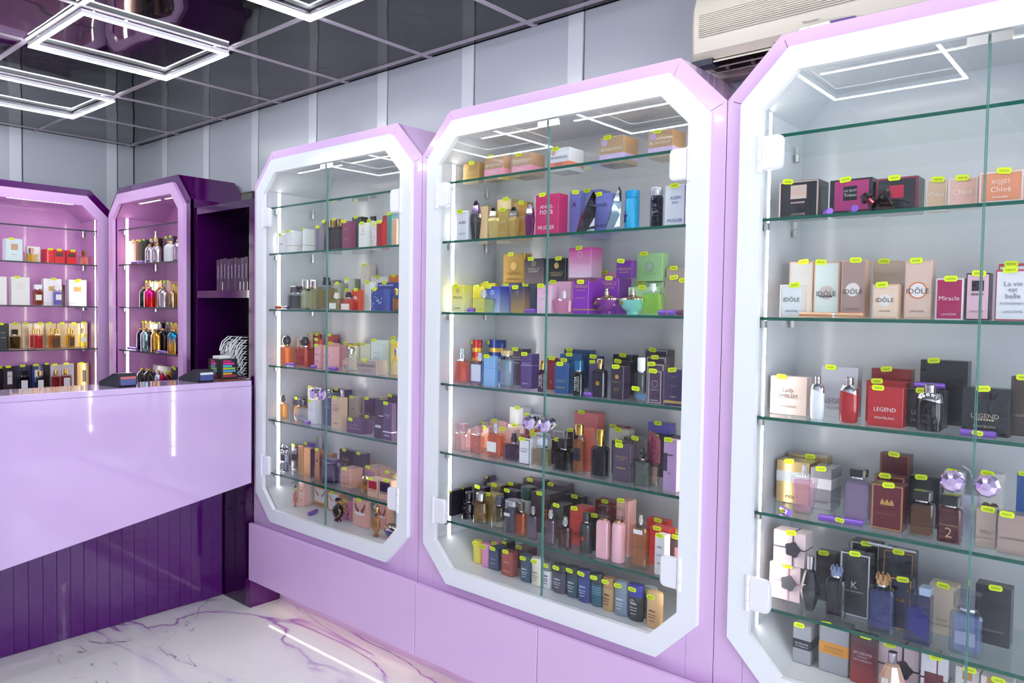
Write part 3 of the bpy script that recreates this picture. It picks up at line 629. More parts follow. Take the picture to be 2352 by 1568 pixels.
 ('box','c1',4,-0.9400,-0.8780,0.2900,0.0465,0.9490,0.1320,'salmon carton partly hidden, fifth shelf, left white cabinet',dict(col='D08A78')),
 ('box','c1',4,-0.8210,-0.7570,0.2500,0.0480,0.9490,0.1590,'dark plum carton at the right edge, fifth shelf, left white cabinet',dict(col='40303F')),
 ('box','c1',4,-0.8800,-0.7700,0.0650,0.0610,0.9490,0.0620,'low black carton lying flat, fifth shelf, left white cabinet',dict(col='5A3F5E',t=[('DIAMONDS',0.62,0.5),('EMPORIO ARMANI',0.38,0.8)],tc='9A8AA0')),
 ('box','c1',4,-0.9260,-0.8250,0.1700,0.0290,0.9490,0.0630,'low grey carton lying behind, fifth shelf, left white cabinet',dict(col='6A6074')),
 ('flac','c1',4,-0.6880,-0.6240,0.0620,0.0384,0.9490,0.1650,'tall concave black flask with silver band, fifth shelf, left white cabinet',dict(solid='2C2030',cap='2C2030',capw=0.9,caph=0.4,lab=('C9C6CC',0.55,0.12))),
 ('box','c1',4,-0.6230,-0.5670,0.0620,0.0260,0.9490,0.1560,'purple-black carton with white bar, fifth shelf, left white cabinet',dict(col='5A4564',t=[('ARMANI',0.68,0.6),('CODE',0.62,0.35),('~',0.12,0.6)],tc='D8D2DC',band=[(0.2,0.03,'F0EEF2')])),
 ('vial','c1',4,-1.2110,-1.1880,0.0700,0.0180,0.9490,0.0180,'purple atomiser tube on end, fifth shelf, left white cabinet',dict(col='8F5FD0',ang=0,tag=0)),
 ('robot','c1',5,-1.4770,-1.3930,0.0850,0.0450,0.6860,0.1330,'chrome robot-shaped flask, sixth shelf, left white cabinet',dict()),
 ('box','c1',5,-1.4770,-1.4650,0.2000,0.0300,0.6860,0.1000,'white carton behind the chrome robot, sixth shelf, left white cabinet',dict(col='DCDCDC')),
 ('box','c1',5,-1.4770,-1.4650,0.2800,0.0290,0.6860,0.1120,'white carton with violet lettering, sixth shelf, left white cabinet',dict(col='E2E0E0',t=[('~',0.8,0.5)],tc='5A4AA0')),
 ('box','c1',5,-1.4770,-1.4650,0.3300,0.0200,0.6860,0.1370,'tall white carton with grey side, sixth shelf, left white cabinet',dict(col='E0DEDC')),
 ('box','c1',5,-1.4770,-1.4180,0.2400,0.0360,0.6860,0.1210,'violet carton, sixth shelf, left white cabinet',dict(col='5A3FA8')),
 ('box','c1',5,-1.4280,-1.3760,0.1400,0.0390,0.6860,0.1290,'black carton with white letters, sixth shelf, left white cabinet',dict(col='2A2432',t=[('CO',0.74,0.75)],tc='F2F0F2')),
 ('box','c1',5,-1.3270,-1.2820,0.1100,0.0300,0.6860,0.1420,'slim gold bar-shaped flask, sixth shelf, left white cabinet',dict(col='D8A25C',tag=0,metal=0.85)),
 ('box','c1',5,-1.2560,-1.2020,0.0950,0.0260,0.6860,0.1440,'engraved gold bar-shaped flask with dark side, sixth shelf, left white cabinet',dict(col='D8A25C',tag=0,metal=0.85,side='3A2430')),
 ('box','c1',5,-1.1480,-1.1140,0.0850,0.0300,0.6860,0.1510,'gold bar-shaped flask with round emblem, sixth shelf, left white cabinet',dict(col='C89048',metal=0.85,disc=(0.65,0.6,'8A5A24','E8C070'))),
 ('flac','c1',5,-1.0940,-0.9940,0.0800,0.0450,0.6860,0.1170,'dark blue cylinder flask, sixth shelf, left white cabinet',dict(body='6A78C8',liq='2F2C58',cap='33305A',capw=0.98,caph=0.14)),
 ('box','c1',5,-1.2120,-1.1610,0.1900,0.0330,0.6860,0.1110,'gold carton behind the blue flask, sixth shelf, left white cabinet',dict(col='B08A58',tag=0,metal=0.4)),
 ('box','c1',5,-1.1960,-1.0880,0.2600,0.0290,0.6860,0.1240,'black carton with gold letters, sixth shelf, left white cabinet',dict(col='2C2634',t=[('PURE',0.62,0.5),('XS',0.4,0.5)],tc='B08A4A')),
 ('box','c1',5,-1.0730,-0.9900,0.2500,0.0390,0.6860,0.1250,'dark grey carton with long side, sixth shelf, left white cabinet',dict(col='4A4450')),
 ('box','c1',5,-0.9710,-0.8940,0.1000,0.0710,0.6860,0.0870,'rose-gold carton with grey print, sixth shelf, left white cabinet',dict(col='D9A994',t=[('~',0.55,0.6),('~',0.2,0.6)],tc='8A6A60',metal=0.3)),
 ('box','c1',5,-0.9120,-0.8200,0.1900,0.0830,0.6860,0.0890,'holographic rose-gold carton, sixth shelf, left white cabinet',dict(col='DDB09A',pan=(0.15,0.2,0.7,0.6,'C89AC8'),metal=0.3)),
 ('box','c1',5,-1.0910,-1.0360,0.2900,0.0600,0.6860,0.0680,'flat rose-gold carton in the back row, sixth shelf, left white cabinet',dict(col='D6A88E',metal=0.3)),
 ('box','c1',5,-0.7750,-0.6720,0.1700,0.0500,0.6860,0.0930,'rose-gold carton behind the small cartons, sixth shelf, left white cabinet',dict(col='D9B09A',metal=0.3)),
 ('bomb','c1',5,-0.8360,-0.7361,0.0700,0.0600,0.6860,0.0740,'golden diamond-shaped flask, sixth shelf, left white cabinet',dict(body='E8D2A0',liq='D8A050',cap='E8D09A')),
 ('box','c1',5,-0.7349,-0.6650,0.0700,0.0500,0.6860,0.0810,'peach carton with red square, sixth shelf, left white cabinet',dict(col='DDB49A',t=[('~',0.36,0.7)],tc='4A3A34',pan=(0.1,0.45,0.8,0.42,'B0283A'))),
 ('box','c1',5,-0.6600,-0.5760,0.0700,0.0290,0.6860,0.0890,'peach carton with navy square, sixth shelf, left white cabinet',dict(col='DDB49A',t=[('~',0.34,0.7)],tc='4A3A34',pan=(0.1,0.4,0.8,0.48,'2E2848'))),
 ('box','c1',5,-0.6020,-0.5770,0.1000,0.0200,0.6860,0.1030,'white carton at the right hinge, sixth shelf, left white cabinet',dict(col='E6DEDC',pan=(0.2,0.3,0.7,0.5,'A87A78'))),
 ('oval','c1',6,-1.3920,-1.3610,0.1200,0.0192,0.5130,0.1090,'pink oval flask with gold rim, cabinet floor, left white cabinet',dict(body='F0B8AE',liq='E59A92',cap='2A2620',capw=0.5)),
 ('box','c1',6,-1.3920,-1.3480,0.1600,0.0440,0.5130,0.1220,'pink carton with insect drawings, cabinet floor, left white cabinet',dict(col='EFBDB6',tag=0,wings='C89A6A',dots='8A4A54')),
 ('box','c1',6,-1.3540,-1.2400,0.2200,0.0500,0.5130,0.0920,'orange carton with white wing print, cabinet floor, left white cabinet',dict(col='E8A878',t=[('~',0.1,0.5)],tc='8A5A30',tag=0,pan=(0.06,0.22,0.88,0.72,'ECE6E6'),wings='B09090')),
 ('box','c1',6,-1.2040,-1.1120,0.2000,0.0440,0.5130,0.0930,'orange-edged carton with white wing print, cabinet floor, left white cabinet',dict(col='E8A878',pan=(0.06,0.1,0.88,0.84,'ECE6E8'),wings='B09090')),
 ('oval','c1',6,-1.0490,-0.9810,0.1000,0.0422,0.5130,0.1080,'black oval flask with gold collar, cabinet floor, left white cabinet',dict(body='3A3238',liq='2A2228',cap='2A2A2A',capw=0.6,foot='B0304A')),
 ('box','c1',6,-1.0580,-0.9760,0.1600,0.0150,0.5130,0.0900,'pink carton with orange window and black flowers, cabinet floor, left white cabinet',dict(col='E08AA8',t=[('~',0.55,0.4)],tc='9A5A40',pan=(0.08,0.3,0.62,0.6,'EBA86A'),dots='2E1F38')),
 ('box','c1',6,-0.9160,-0.8100,0.1300,0.0210,0.5130,0.1230,'peach carton with brown wings, cabinet floor, left white cabinet',dict(col='E2AE9E',t=[('~',0.45,0.55)],tc='F4EEF0',wings='8A4A4E')),
 ('oval','c1',6,-0.7190,-0.6670,0.0700,0.0322,0.5130,0.1400,'gilded statuette flask, cabinet floor, left white cabinet',dict(body='E8C89A',liq='E0B070',cap='E0C08A',capw=0.5,capm=1)),
 ('box','c1',6,-0.7910,-0.7210,0.1700,0.0400,0.5130,0.1140,'second peach carton with brown wings, cabinet floor, left white cabinet',dict(col='DFA898',tag=0,wings='8A4A4E')),
 ('ball','c1',6,-0.6600,-0.5530,0.0800,0.0600,0.5130,0.0690,'silver and violet ball flask, cabinet floor, left white cabinet',dict(body='4E4478',cap='CFCABF')),
 ('vial','c1',6,-1.2130,-1.1790,0.1000,0.0180,0.5130,0.0180,'purple atomiser tube on the cabinet floor, cabinet floor, left white cabinet',dict(col='8F5FD0',ang=70,tag=0)),
 ('box','c2',0,-0.2240,-0.1390,0.1200,0.0300,1.9910,0.0790,'gold carton with embossed letters, top shelf, middle white cabinet',dict(col='B08C52',t=[('DKNY',0.55,0.85)],tc='D9B45E',band=[(0.2,0.08,'C99A3A')],disc=(0.8,0.28,'C8A46A','',-0.25))),
 ('box','c2',0,-0.1100,-0.0150,0.1200,0.0480,1.9910,0.0910,'kraft carton with pink band (left one), top shelf, middle white cabinet',dict(col='BE9A78',t=[('BE DELICIOUS',0.62,0.8),('DKNY',0.33,0.4)],tc='F4EEE6',band=[(0.22,0.25,'F2A6BE')])),
 ('box','c2',0,0.0280,0.1180,0.1200,0.0820,1.9910,0.0830,'kraft carton with pink band (right one), top shelf, middle white cabinet',dict(col='BE9A78',t=[('BE DELICIOUS',0.62,0.8),('DKNY',0.33,0.4)],tc='F4EEE6',band=[(0.22,0.25,'F2A6BE')])),
 ('box','c2',0,0.2040,0.2920,0.1200,0.0850,1.9910,0.0800,'white carton with coral band, top shelf, middle white cabinet',dict(col='E4E4EA',t=[('BE DELICIOUS',0.6,0.8),('DKNY',0.3,0.4)],tc='6A6A78',band=[(0.2,0.2,'F48A70')],disc=(0.82,0.22,'E8B0A8','',-0.3))),
 ('box','c2',0,0.4180,0.5130,0.1200,0.0890,1.9910,0.0900,'kraft carton with lilac band (left one), top shelf, middle white cabinet',dict(col='BE9A72',t=[('BE DELICIOUS',0.55,0.85),('DKNY',0.27,0.4)],tc='F4F0EE',band=[(0.16,0.22,'D9BEEC')],disc=(0.8,0.26,'C9B0D8','',-0.3))),
 ('box','c2',0,0.6040,0.6920,0.1200,0.0820,1.9910,0.0840,'kraft carton with lilac band (right one), top shelf, middle white cabinet',dict(col='BE9A72',t=[('BE DELICIOUS',0.55,0.85),('DKNY',0.27,0.4)],tc='F4F0EE',band=[(0.16,0.22,'D9BEEC')],disc=(0.8,0.26,'C9B0D8','',-0.3))),
 ('box','c2',1,-0.2250,-0.1636,0.0900,0.0495,1.7660,0.1160,'white carton with blue lettering, second shelf, middle white cabinet',dict(col='E6E8F0',t=[('ALIEN',0.62,0.6),('MUGLER',0.25,0.6)],tc='3A3A6A')),
 ('talis','c2',1,-0.1624,-0.1080,0.0850,0.0354,1.7660,0.1540,'black faceted talisman flask, second shelf, middle white cabinet',dict(body='3A3844',cap='B89AC8')),
 ('box','c2',1,-0.2360,-0.1810,0.2200,0.0412,1.7660,0.1510,'tan carton behind the black talisman, second shelf, middle white cabinet',dict(col='C9B08A',tag=0)),
 ('talis','c2',1,-0.0730,-0.0160,0.0850,0.0342,1.7660,0.1220,'pale gold faceted talisman flask, second shelf, middle white cabinet',dict(body='D9C27A',cap='D8CDBA')),
 ('box','c2',1,-0.1600,-0.0850,0.2500,0.0510,1.7660,0.1760,'cream gold carton, second shelf, middle white cabinet',dict(col='E6CE96',t=[('ALIEN',0.55,0.6)],tc='C8A860')),
 ('box','c2',1,-0.0660,-0.0040,0.1400,0.0465,1.7660,0.1160,'gold carton with letters, second shelf, middle white cabinet',dict(col='D9B86A',t=[('ALIEN',0.6,0.6),('MUGLER',0.25,0.7)],tc='F4EEDA')),
 ('talis','c2',1,0.0280,0.0850,0.0850,0.0342,1.7660,0.1160,'gold faceted talisman flask with chrome tip, second shelf, middle white cabinet',dict(body='C9A860',cap='C8C2BE')),
 ('box','c2',1,-0.0290,0.0380,0.2000,0.0370,1.7660,0.1460,'amber carton with letters, second shelf, middle white cabinet',dict(col='D8A04A',t=[('ALIEN',0.6,0.7),('MUGLER',0.2,0.5)],tc='F4E6CE')),
 ('talis','c2',1,0.1090,0.1579,0.0850,0.0312,1.7660,0.1190,'purple faceted talisman flask, second shelf, middle white cabinet',dict(body='7A2C6E',cap='C8B8CC')),
 ('box','c2',1,0.1591,0.2640,0.1000,0.0550,1.7660,0.1460,'hot pink carton with white letters, second shelf, middle white cabinet',dict(col='C92C6A',t=[('ANGEL',0.7,0.55),('nova',0.57,0.55),('MUGLER',0.2,0.7)],tc='F6E6EE',pan=(0,0,0.015,1,'F4D8E6'))),
 ('box','c2',1,0.2650,0.3110,0.1600,0.0345,1.7660,0.1540,'periwinkle carton left of the black star flask, second shelf, middle white cabinet',dict(col='7C82D0',t=[('A',0.72,0.4)],tc='4A3A6A')),
 ('box','c2',1,0.2310,0.3190,0.2700,0.0720,1.7660,0.1770,'periwinkle carton in the back row, second shelf, middle white cabinet',dict(col='8A8ED8')),
 ('star','c2',1,0.3340,0.4170,0.0850,0.0450,1.7660,0.1410,'black leaning star-shaped flask, second shelf, middle white cabinet',dict(body='4A4850',cap='8A8890')),
 ('box','c2',1,0.3780,0.4580,0.1400,0.0500,1.7660,0.1340,'periwinkle carton with dark letters, second shelf, middle white cabinet',dict(col='8488D6',t=[('ANGEL',0.72,0.6),('MUGLER',0.2,0.6)],tc='3E3068')),
 ('star','c2',1,0.4610,0.5220,0.0800,0.0366,1.7660,0.1460,'pale blue leaning star-shaped flask, second shelf, middle white cabinet',dict(body='9AB4CC',cap='A8B0B8')),
 ('can','c2',1,0.5230,0.5720,0.1000,0.0490,1.7660,0.1300,'bright cyan spray can with dark star, second shelf, middle white cabinet',dict(body='23A6DC',lid='1E9AD4')),
 ('can','c2',1,0.6190,0.6610,0.1000,0.0420,1.7660,0.1300,'grey glass cylinder flask with silver cap, second shelf, middle white cabinet',dict(body='8A8CA0',lid='D8D8E0',glass=1)),
 ('box','c2',1,0.6860,0.7590,0.0900,0.0250,1.7660,0.1260,'white carton with violet letters, second shelf, middle white cabinet',dict(col='E4E6F2',t=[('ALIEN',0.7,0.5),('MAN',0.58,0.3),('MUGLER',0.15,0.7)],tc='4A4A9A',stripe=(0.96,0.05,'4A3A96'))),
 ('box','c2',2,-0.2400,-0.1700,0.0800,0.0460,1.4930,0.1030,'pale yellow fading carton, third shelf, middle white cabinet',dict(col='EFEFC0',t=[('VERSACE',0.55,0.7),('~',0.15,0.5)],tc='8A8A5A',fade='EEE23A',disc=(0.8,0.2,'C9C46A','9A9040'))),
 ('box','c2',2,-0.2110,-0.1470,0.1700,0.0480,1.4930,0.1020,'yellow fading carton behind the trapezoid flask, third shelf, middle white cabinet',dict(col='F2E24A')),
 ('box','c2',2,-0.2490,-0.1640,0.2500,0.0330,1.4930,0.1190,'wide yellow carton in the back row, third shelf, middle white cabinet',dict(col='F2DE3A')),
 ('flac','c2',2,-0.1470,-0.0340,0.0870,0.0360,1.4930,0.0850,'trapezoid clear flask with yellow juice, third shelf, middle white cabinet',dict(body='E6EEDA',liq='DDE6A8',cap='C8C8B8',capw=0.25,caph=0.3,flare=0.2)),
 ('box','c2',2,-0.1010,-0.0270,0.1240,0.0590,1.4930,0.0990,'blue fading carton, third shelf, middle white cabinet',dict(col='C9DCF6',t=[('VERSACE',0.5,0.7)],tc='7A9AD8',fade='2C3EC8',disc=(0.77,0.22,'8AA6E6','D8E6FA'))),
 ('box','c2',2,-0.1420,-0.0410,0.2600,0.0500,1.4930,0.1150,'violet-blue carton in the back row, third shelf, middle white cabinet',dict(col='5A62D8')),
 ('box','c2',2,0.0660,0.1290,0.0800,0.0370,1.4930,0.0940,'dusk violet and gold fading carton, third shelf, middle white cabinet',dict(col='B99A5A',t=[('VERSACE',0.5,0.7)],tc='8A7A8A',fade='3A3560',disc=(0.78,0.22,'6A6480','A8A0B0'))),
 ('box','c2',2,-0.0050,0.0700,0.2200,0.0500,1.4930,0.1100,'slate carton behind the dusk carton, third shelf, middle white cabinet',dict(col='4A5068')),
 ('box','c2',2,0.1936,0.2570,0.0750,0.0470,1.4930,0.0980,'pale pink carton with letters, third shelf, middle white cabinet',dict(col='EED2E6',t=[('VERSACE',0.52,0.6)],tc='D0A8C8',fade='F0BAD6',disc=(0.77,0.22,'E8B8D4','D8A0C4'))),
 ('box','c2',2,0.1450,0.2490,0.2000,0.0500,1.4930,0.1170,'wide pink carton behind the pink flask, third shelf, middle white cabinet',dict(col='F2BAD8')),
 ('box','c2',2,-0.0960,0.0130,0.2200,0.0420,1.6090,0.1120,'gold foil carton standing on other cartons, third shelf, middle white cabinet',dict(col='CFA04A',t=[('VERSACE',0.33,0.6),('~',0.13,0.6)],tc='8A6420',metal=0.6,disc=(0.58,0.3,'E0B868','8A6420'),pan=(0.05,0.03,0.9,0.94,'D8AC58'))),
 ('box','c2',2,0.0150,0.1080,0.2160,0.0200,1.6040,0.0950,'dark fading carton standing on other cartons, third shelf, middle white cabinet',dict(col='8A7A78',t=[('VERSACE',0.58,0.6),('~',0.48,0.5)],tc='D8C8B8',fade='3A3448',disc=(0.8,0.2,'8A7A6A','C8B090'))),
 ('box','c2',2,0.1420,0.2240,0.2000,0.0150,1.6110,0.0840,'black carton with gold medallion on other cartons, third shelf, middle white cabinet',dict(col='3A3A3E',t=[('VERSACE',0.35,0.75),('~',0.25,0.6)],tc='B09A70',fade='22242A',disc=(0.68,0.26,'C0A060','5A4A2A'))),
 ('vial','c2',2,-0.1290,-0.1140,0.0620,0.0180,1.4930,0.0180,'round purple atomiser tip, third shelf, middle white cabinet',dict(col='8F5FD0',ang=0,tag=0)),
 ('vial','c2',2,0.1500,0.1924,0.0620,0.0180,1.4930,0.0180,'purple atomiser tube before the slate carton, third shelf, middle white cabinet',dict(col='8F5FD0',ang=0,tag=0)),
 ('box','c2',2,0.2380,0.3360,0.2000,0.0680,1.6220,0.1070,'magenta fading carton standing on other cartons, third shelf, middle white cabinet',dict(col='F2D8EA',t=[('VERSACE',0.55,0.6)],tc='E8A0CC',fade='D83AA0',disc=(0.78,0.2,'D880BC','F0B8DC'))),
 ('flac','c2',2,0.2590,0.3454,0.0700,0.0450,1.4930,0.0790,'squat clear flask with pink juice, third shelf, middle white cabinet',dict(body='F2DCE6',liq='EDA8C4',cap='D8D8DE',capw=0.22,caph=0.3,flare=0.1)),
 ('box','c2',2,0.1870,0.3060,0.2500,0.0500,1.4930,0.1280,'pink carton under the magenta one, third shelf, middle white cabinet',dict(col='EBA2CC',tag=0)),
 ('box','c2',2,0.3466,0.4119,0.0800,0.0840,1.4930,0.1090,'purple carton with zigzag letters, third shelf, middle white cabinet',dict(col='8A2CB4',t=[('VERSACE',0.85,0.85),('POUR FEMME',0.73,0.6),('DYLAN PURPLE',0.5,0.6)],tc='D0A860',band=[(0.12,0.04,'B08A50')])),
 ('box','c2',2,0.3830,0.4720,0.1700,0.0800,1.4930,0.1240,'larger purple carton with zigzag letters, third shelf, middle white cabinet',dict(col='8A34B8',t=[('VERSACE',0.85,0.85),('POUR FEMME',0.73,0.6)],tc='D0A860')),
 ('box','c2',2,0.3020,0.3770,0.3000,0.0500,1.4930,0.1530,'pink carton in the back row, third shelf, middle white cabinet',dict(col='EFA8CE')),
 ('box','c2',2,0.4630,0.5250,0.1660,0.0300,1.6180,0.0560,'small purple carton standing on other cartons, third shelf, middle white cabinet',dict(col='70289A',t=[('VERSACE',0.5,0.85),('POUR FEMME',0.3,0.6)],tc='D0A860')),
 ('box','c2',2,0.4980,0.5980,0.2400,0.0390,1.6070,0.0950,'pale green carton standing on other cartons, third shelf, middle white cabinet',dict(col='A8D89A',t=[('VERSACE',0.28,0.5)],tc='8AC080',disc=(0.52,0.27,'B0C4B8','8AA890'))),
 ('box','c2',2,0.4730,0.5950,0.2500,0.0500,1.4930,0.1130,'green carton in the back row, third shelf, middle white cabinet',dict(col='B4DCA8')),
 ('box','c2',2,0.5090,0.6300,0.1700,0.0500,1.4930,0.0920,'pale green carton behind the green flask, third shelf, middle white cabinet',dict(col='BCE2B0')),
 ('bowl','c2',2,0.4131,0.5080,0.0850,0.0600,1.4930,0.0850,'purple bowl-shaped flask with gold rim, third shelf, middle white cabinet',dict(body='7A1E8C',cap='D8CCB8')),
 ('bowl','c2',2,0.5140,0.6100,0.0850,0.0600,1.4930,0.0840,'turquoise bowl-shaped flask with gold medallion, third shelf, middle white cabinet',dict(body='7CCBC4',cap='D8CCB8')),
 ('flac','c2',2,0.6160,0.6840,0.0750,0.0340,1.4930,0.0990,'clear flask with bright green juice, third shelf, middle white cabinet',dict(body='DCEFC8',liq='A8CE58',cap='C8D0D0',capw=0.35,caph=0.22)),
 ('box','c2',2,0.6050,0.6900,0.2500,0.0500,1.4930,0.1580,'rose-grey carton in the back row, third shelf, middle white cabinet',dict(col='B8A8A4')),
 ('box','c2',2,0.6800,0.7640,0.1100,0.0500,1.4930,0.1190,'rose-grey foil carton, third shelf, middle white cabinet',dict(col='B4A49C',t=[('~',0.1,0.5)],tc='F4F0EE',tag=2,metal=0.4)),
 ('vial','c2',2,0.6860,0.7430,0.0620,0.0180,1.4930,0.0180,'purple atomiser tube before the rose-grey carton, third shelf, middle white cabinet',dict(col='8F5FD0',ang=0,tag=0)),
 ('vial','c2',2,0.7470,0.7820,0.0700,0.0180,1.4930,0.0180,'dark plum atomiser tube, third shelf, middle white cabinet',dict(col='7A3A6A',ang=0,tag=0)),
 ('flac','c2',3,-0.2330,-0.1620,0.0850,0.0426,1.2170,0.1340,'orange embossed flask with spray top, fourth shelf, middle white cabinet',dict(body='F2A894',liq='E88A70',cap='A8B8C0',capw=0.3,caph=0.28,taper=0.3)),
 ('tin','c2',3,-0.2490,-0.2000,0.2000,0.0304,1.2170,0.1660,'red and gold printed tin, fourth shelf, middle white cabinet',dict(body='C2261E',lid='B01C1C',trim='E8B030')),
 ('tin','c2',3,-0.2030,-0.1190,0.2400,0.0521,1.2170,0.1670,'blue and gold printed tin, fourth shelf, middle white cabinet',dict(body='1E3E8C',lid='1A3A8A',trim='E0B04A')),
 ('flac','c2',3,-0.1530,-0.0696,0.0900,0.0450,1.2170,0.1220,'pale blue square flask with white panel, fourth shelf, middle white cabinet',dict(body='A8CDEE',liq='8AB8E6',cap='D8D8DA',capw=0.28,caph=0.22,lab=('DCDCF0',0.5,0.7))),
 ('box','c2',3,-0.0684,-0.0120,0.0860,0.0230,1.2170,0.1130,'sky blue carton, fourth shelf, middle white cabinet',dict(col='8CBCEC',band=[(0.6,0.01,'5A8AC8')])),
 ('flac','c2',3,-0.0070,0.0650,0.0800,0.0600,1.2170,0.1370,'clear cylinder flask with gold cap, fourth shelf, middle white cabinet',dict(body='DDE8F2',liq='B8CFE8',cap='D9BC80',capw=0.65,caph=0.12,round=1)),
 ('box','c2',3,-0.0260,0.0360,0.1900,0.0530,1.2170,0.1390,'dark mauve carton with silver bar, fourth shelf, middle white cabinet',dict(col='5A4656',t=[('VERSACE',0.77,0.7),('~',0.62,0.5)],tc='C8BCC8',band=[(0.7,0.015,'C8C0C8')])),
 ('box','c2',3,0.0870,0.1370,0.1200,0.0470,1.2170,0.1280,'violet carton with silver bar, fourth shelf, middle white cabinet',dict(col='5F4A88',t=[('VERSACE',0.72,0.8),('~',0.15,0.6)],tc='B8ACD0',band=[(0.66,0.015,'C8C0D8')])),
 ('flac','c2',3,0.2060,0.2370,0.0700,0.0186,1.2170,0.1100,'dark brown tester flask with gold collar, fourth shelf, middle white cabinet',dict(solid='2C1016',cap='D0A040',capw=0.6,caph=0.25,capm=1,side='TESTER')),
 ('box','c2',3,0.1770,0.2190,0.1600,0.0200,1.2170,0.1160,'dark red carton, fourth shelf, middle white cabinet',dict(col='9A2A30',t=[('A',0.25,0.3)],tc='C88A80')),
 ('box','c2',3,0.2660,0.3270,0.0900,0.0320,1.2170,0.1030,'front blue carton with gold letters, fourth shelf, middle white cabinet',dict(col='2C5A96',t=[('VERSACE',0.42,0.65),('~',0.2,0.6)],tc='B8A878')),
 ('box','c2',3,0.2260,0.2760,0.1600,0.0400,1.2170,0.1120,'blue carton in the second row, fourth shelf, middle white cabinet',dict(col='2E5F98')),
 ('box','c2',3,0.1900,0.2840,0.2200,0.0330,1.2170,0.1290,'blue carton in the third row, fourth shelf, middle white cabinet',dict(col='2F639C')),
 ('box','c2',3,0.1480,0.2640,0.3000,0.0470,1.2170,0.1420,'blue carton at the back panel, fourth shelf, middle white cabinet',dict(col='2A5686')),
 ('flac','c2',3,0.3630,0.3990,0.0650,0.0216,1.2170,0.1190,'black-green tester flask with blue cap, fourth shelf, middle white cabinet',dict(solid='10201F',cap='1F6C9A',capw=0.75,caph=0.27,side='TESTER')),
 ('box','c2',3,0.3200,0.3580,0.2200,0.0430,1.2170,0.1270,'navy carton behind the tester flasks, fourth shelf, middle white cabinet',dict(col='33477E')),
 ('box','c2',3,0.3770,0.4070,0.1400,0.0225,1.2170,0.1140,'violet-grey carton beside the black tester, fourth shelf, middle white cabinet',dict(col='5A507A')),
 ('flac','c2',3,0.4356,0.4820,0.0750,0.0288,1.2170,0.1280,'black flask with rose-gold cap and medallion, fourth shelf, middle white cabinet',dict(solid='2A2434',cap='D8A878',capw=0.45,caph=0.22,capm=1,medal='D0A040')),
 ('box','c2',3,0.3690,0.4490,0.3000,0.0440,1.2170,0.1330,'black carton in the back row, fourth shelf, middle white cabinet',dict(col='2C2830')),
 ('box','c2',3,0.4260,0.4870,0.2200,0.0380,1.2170,0.1160,'black carton in the third row, fourth shelf, middle white cabinet',dict(col='302C34')),
 ('box','c2',3,0.5000,0.5490,0.0900,0.0430,1.2170,0.1070,'dark plum carton with gold medallion, fourth shelf, middle white cabinet',dict(col='3C3048',t=[('VERSACE',0.52,0.6),('DYLAN',0.33,0.45),('BLUE',0.27,0.35)],tc='A88A50',disc=(0.68,0.3,'B8904A','5A4420'))),
 ('flac','c2',3,0.5870,0.6340,0.0750,0.0470,1.2170,0.1400,'clear spray bottle with white pump and blue liquid, fourth shelf, middle white cabinet',dict(body='E6EEF4',liq='7FA8DC',cap='F0F2F2',capw=0.55,caph=0.3,round=1,lvl=0.25,ytag=1)),
 ('box','c2',3,0.4980,0.5910,0.3000,0.0500,1.2170,0.1570,'dark mauve carton with silver outline, back of four, fourth shelf, middle white cabinet',dict(col='3E3448',line='B8B0BC')),
 ('box','c2',3,0.5550,0.6300,0.2200,0.0490,1.2170,0.1370,'dark mauve carton with silver outline, third of four, fourth shelf, middle white cabinet',dict(col='403448',line='B8B0BC')),
 ('box','c2',3,0.6000,0.6620,0.1500,0.0380,1.2170,0.1190,'dark mauve carton with silver outline, second of four, fourth shelf, middle white cabinet',dict(col='463A4E',line='B8B0BC')),
 ('box','c2',3,0.6500,0.6980,0.0750,0.0160,1.2170,0.1030,'dark mauve carton with silver outline and emblem, front of four, fourth shelf, middle white cabinet',dict(col='55405A',t=[('VERSACE',0.42,0.65),('~',0.1,0.6)],tc='B8ACBC',line='C8C0CC',disc=(0.6,0.4,'55405A','B8ACBC'))),
 ('box','c2',3,0.7130,0.7780,0.0650,0.0220,1.2170,0.1110,'purple carton with gold base band, fourth shelf, middle white cabinet',dict(col='4A3A68',t=[('VERSACE',0.8,0.3),('DYLAN',0.55,0.3),('~',0.25,0.3)],tc='C0A060',band=[(0.07,0.07,'D0B060')])),
 ('round','c2',3,0.6910,0.7180,0.2000,0.0167,1.2170,0.1750,'navy globe flask with gold medallion, fourth shelf, middle white cabinet',dict(body='2A2050',liq='2A2050',cap='C89A60',capw=0.5,capm=1)),
 ('vial','c2',3,0.4160,0.4344,0.0620,0.0180,1.2170,0.0180,'round purple atomiser tip beside the black tester, fourth shelf, middle white cabinet',dict(col='8F5FD0',ang=0,tag=0)),
 ('flac','c2',4,-0.2280,-0.1580,0.0900,0.0420,0.9490,0.1080,'pale pink tall flask, fifth shelf, middle white cabinet',dict(body='F6DCDA',liq='EFC4C4',cap='C8A0A8',capw=0.42,caph=0.28)),
 ('flac','c2',4,-0.1390,-0.0800,0.0900,0.0354,0.9490,0.1090,'peach tall flask, fifth shelf, middle white cabinet',dict(body='F4CDB8',liq='E0966E',cap='C89898',capw=0.45,caph=0.24)),
 ('flac','c2',4,-0.0590,0.0180,0.0850,0.0450,0.9490,0.1290,'orange flask with white label, fifth shelf, middle white cabinet',dict(body='F6B878',liq='E88A34',cap='B8BEC8',capw=0.25,caph=0.24,lab=('F4F2EE',0.45,0.4))),
 ('box','c2',4,-0.2490,-0.2370,0.2700,0.0450,0.9490,0.0920,'cream carton with grey edge in the back row, fifth shelf, middle white cabinet',dict(col='E9E2D4')),
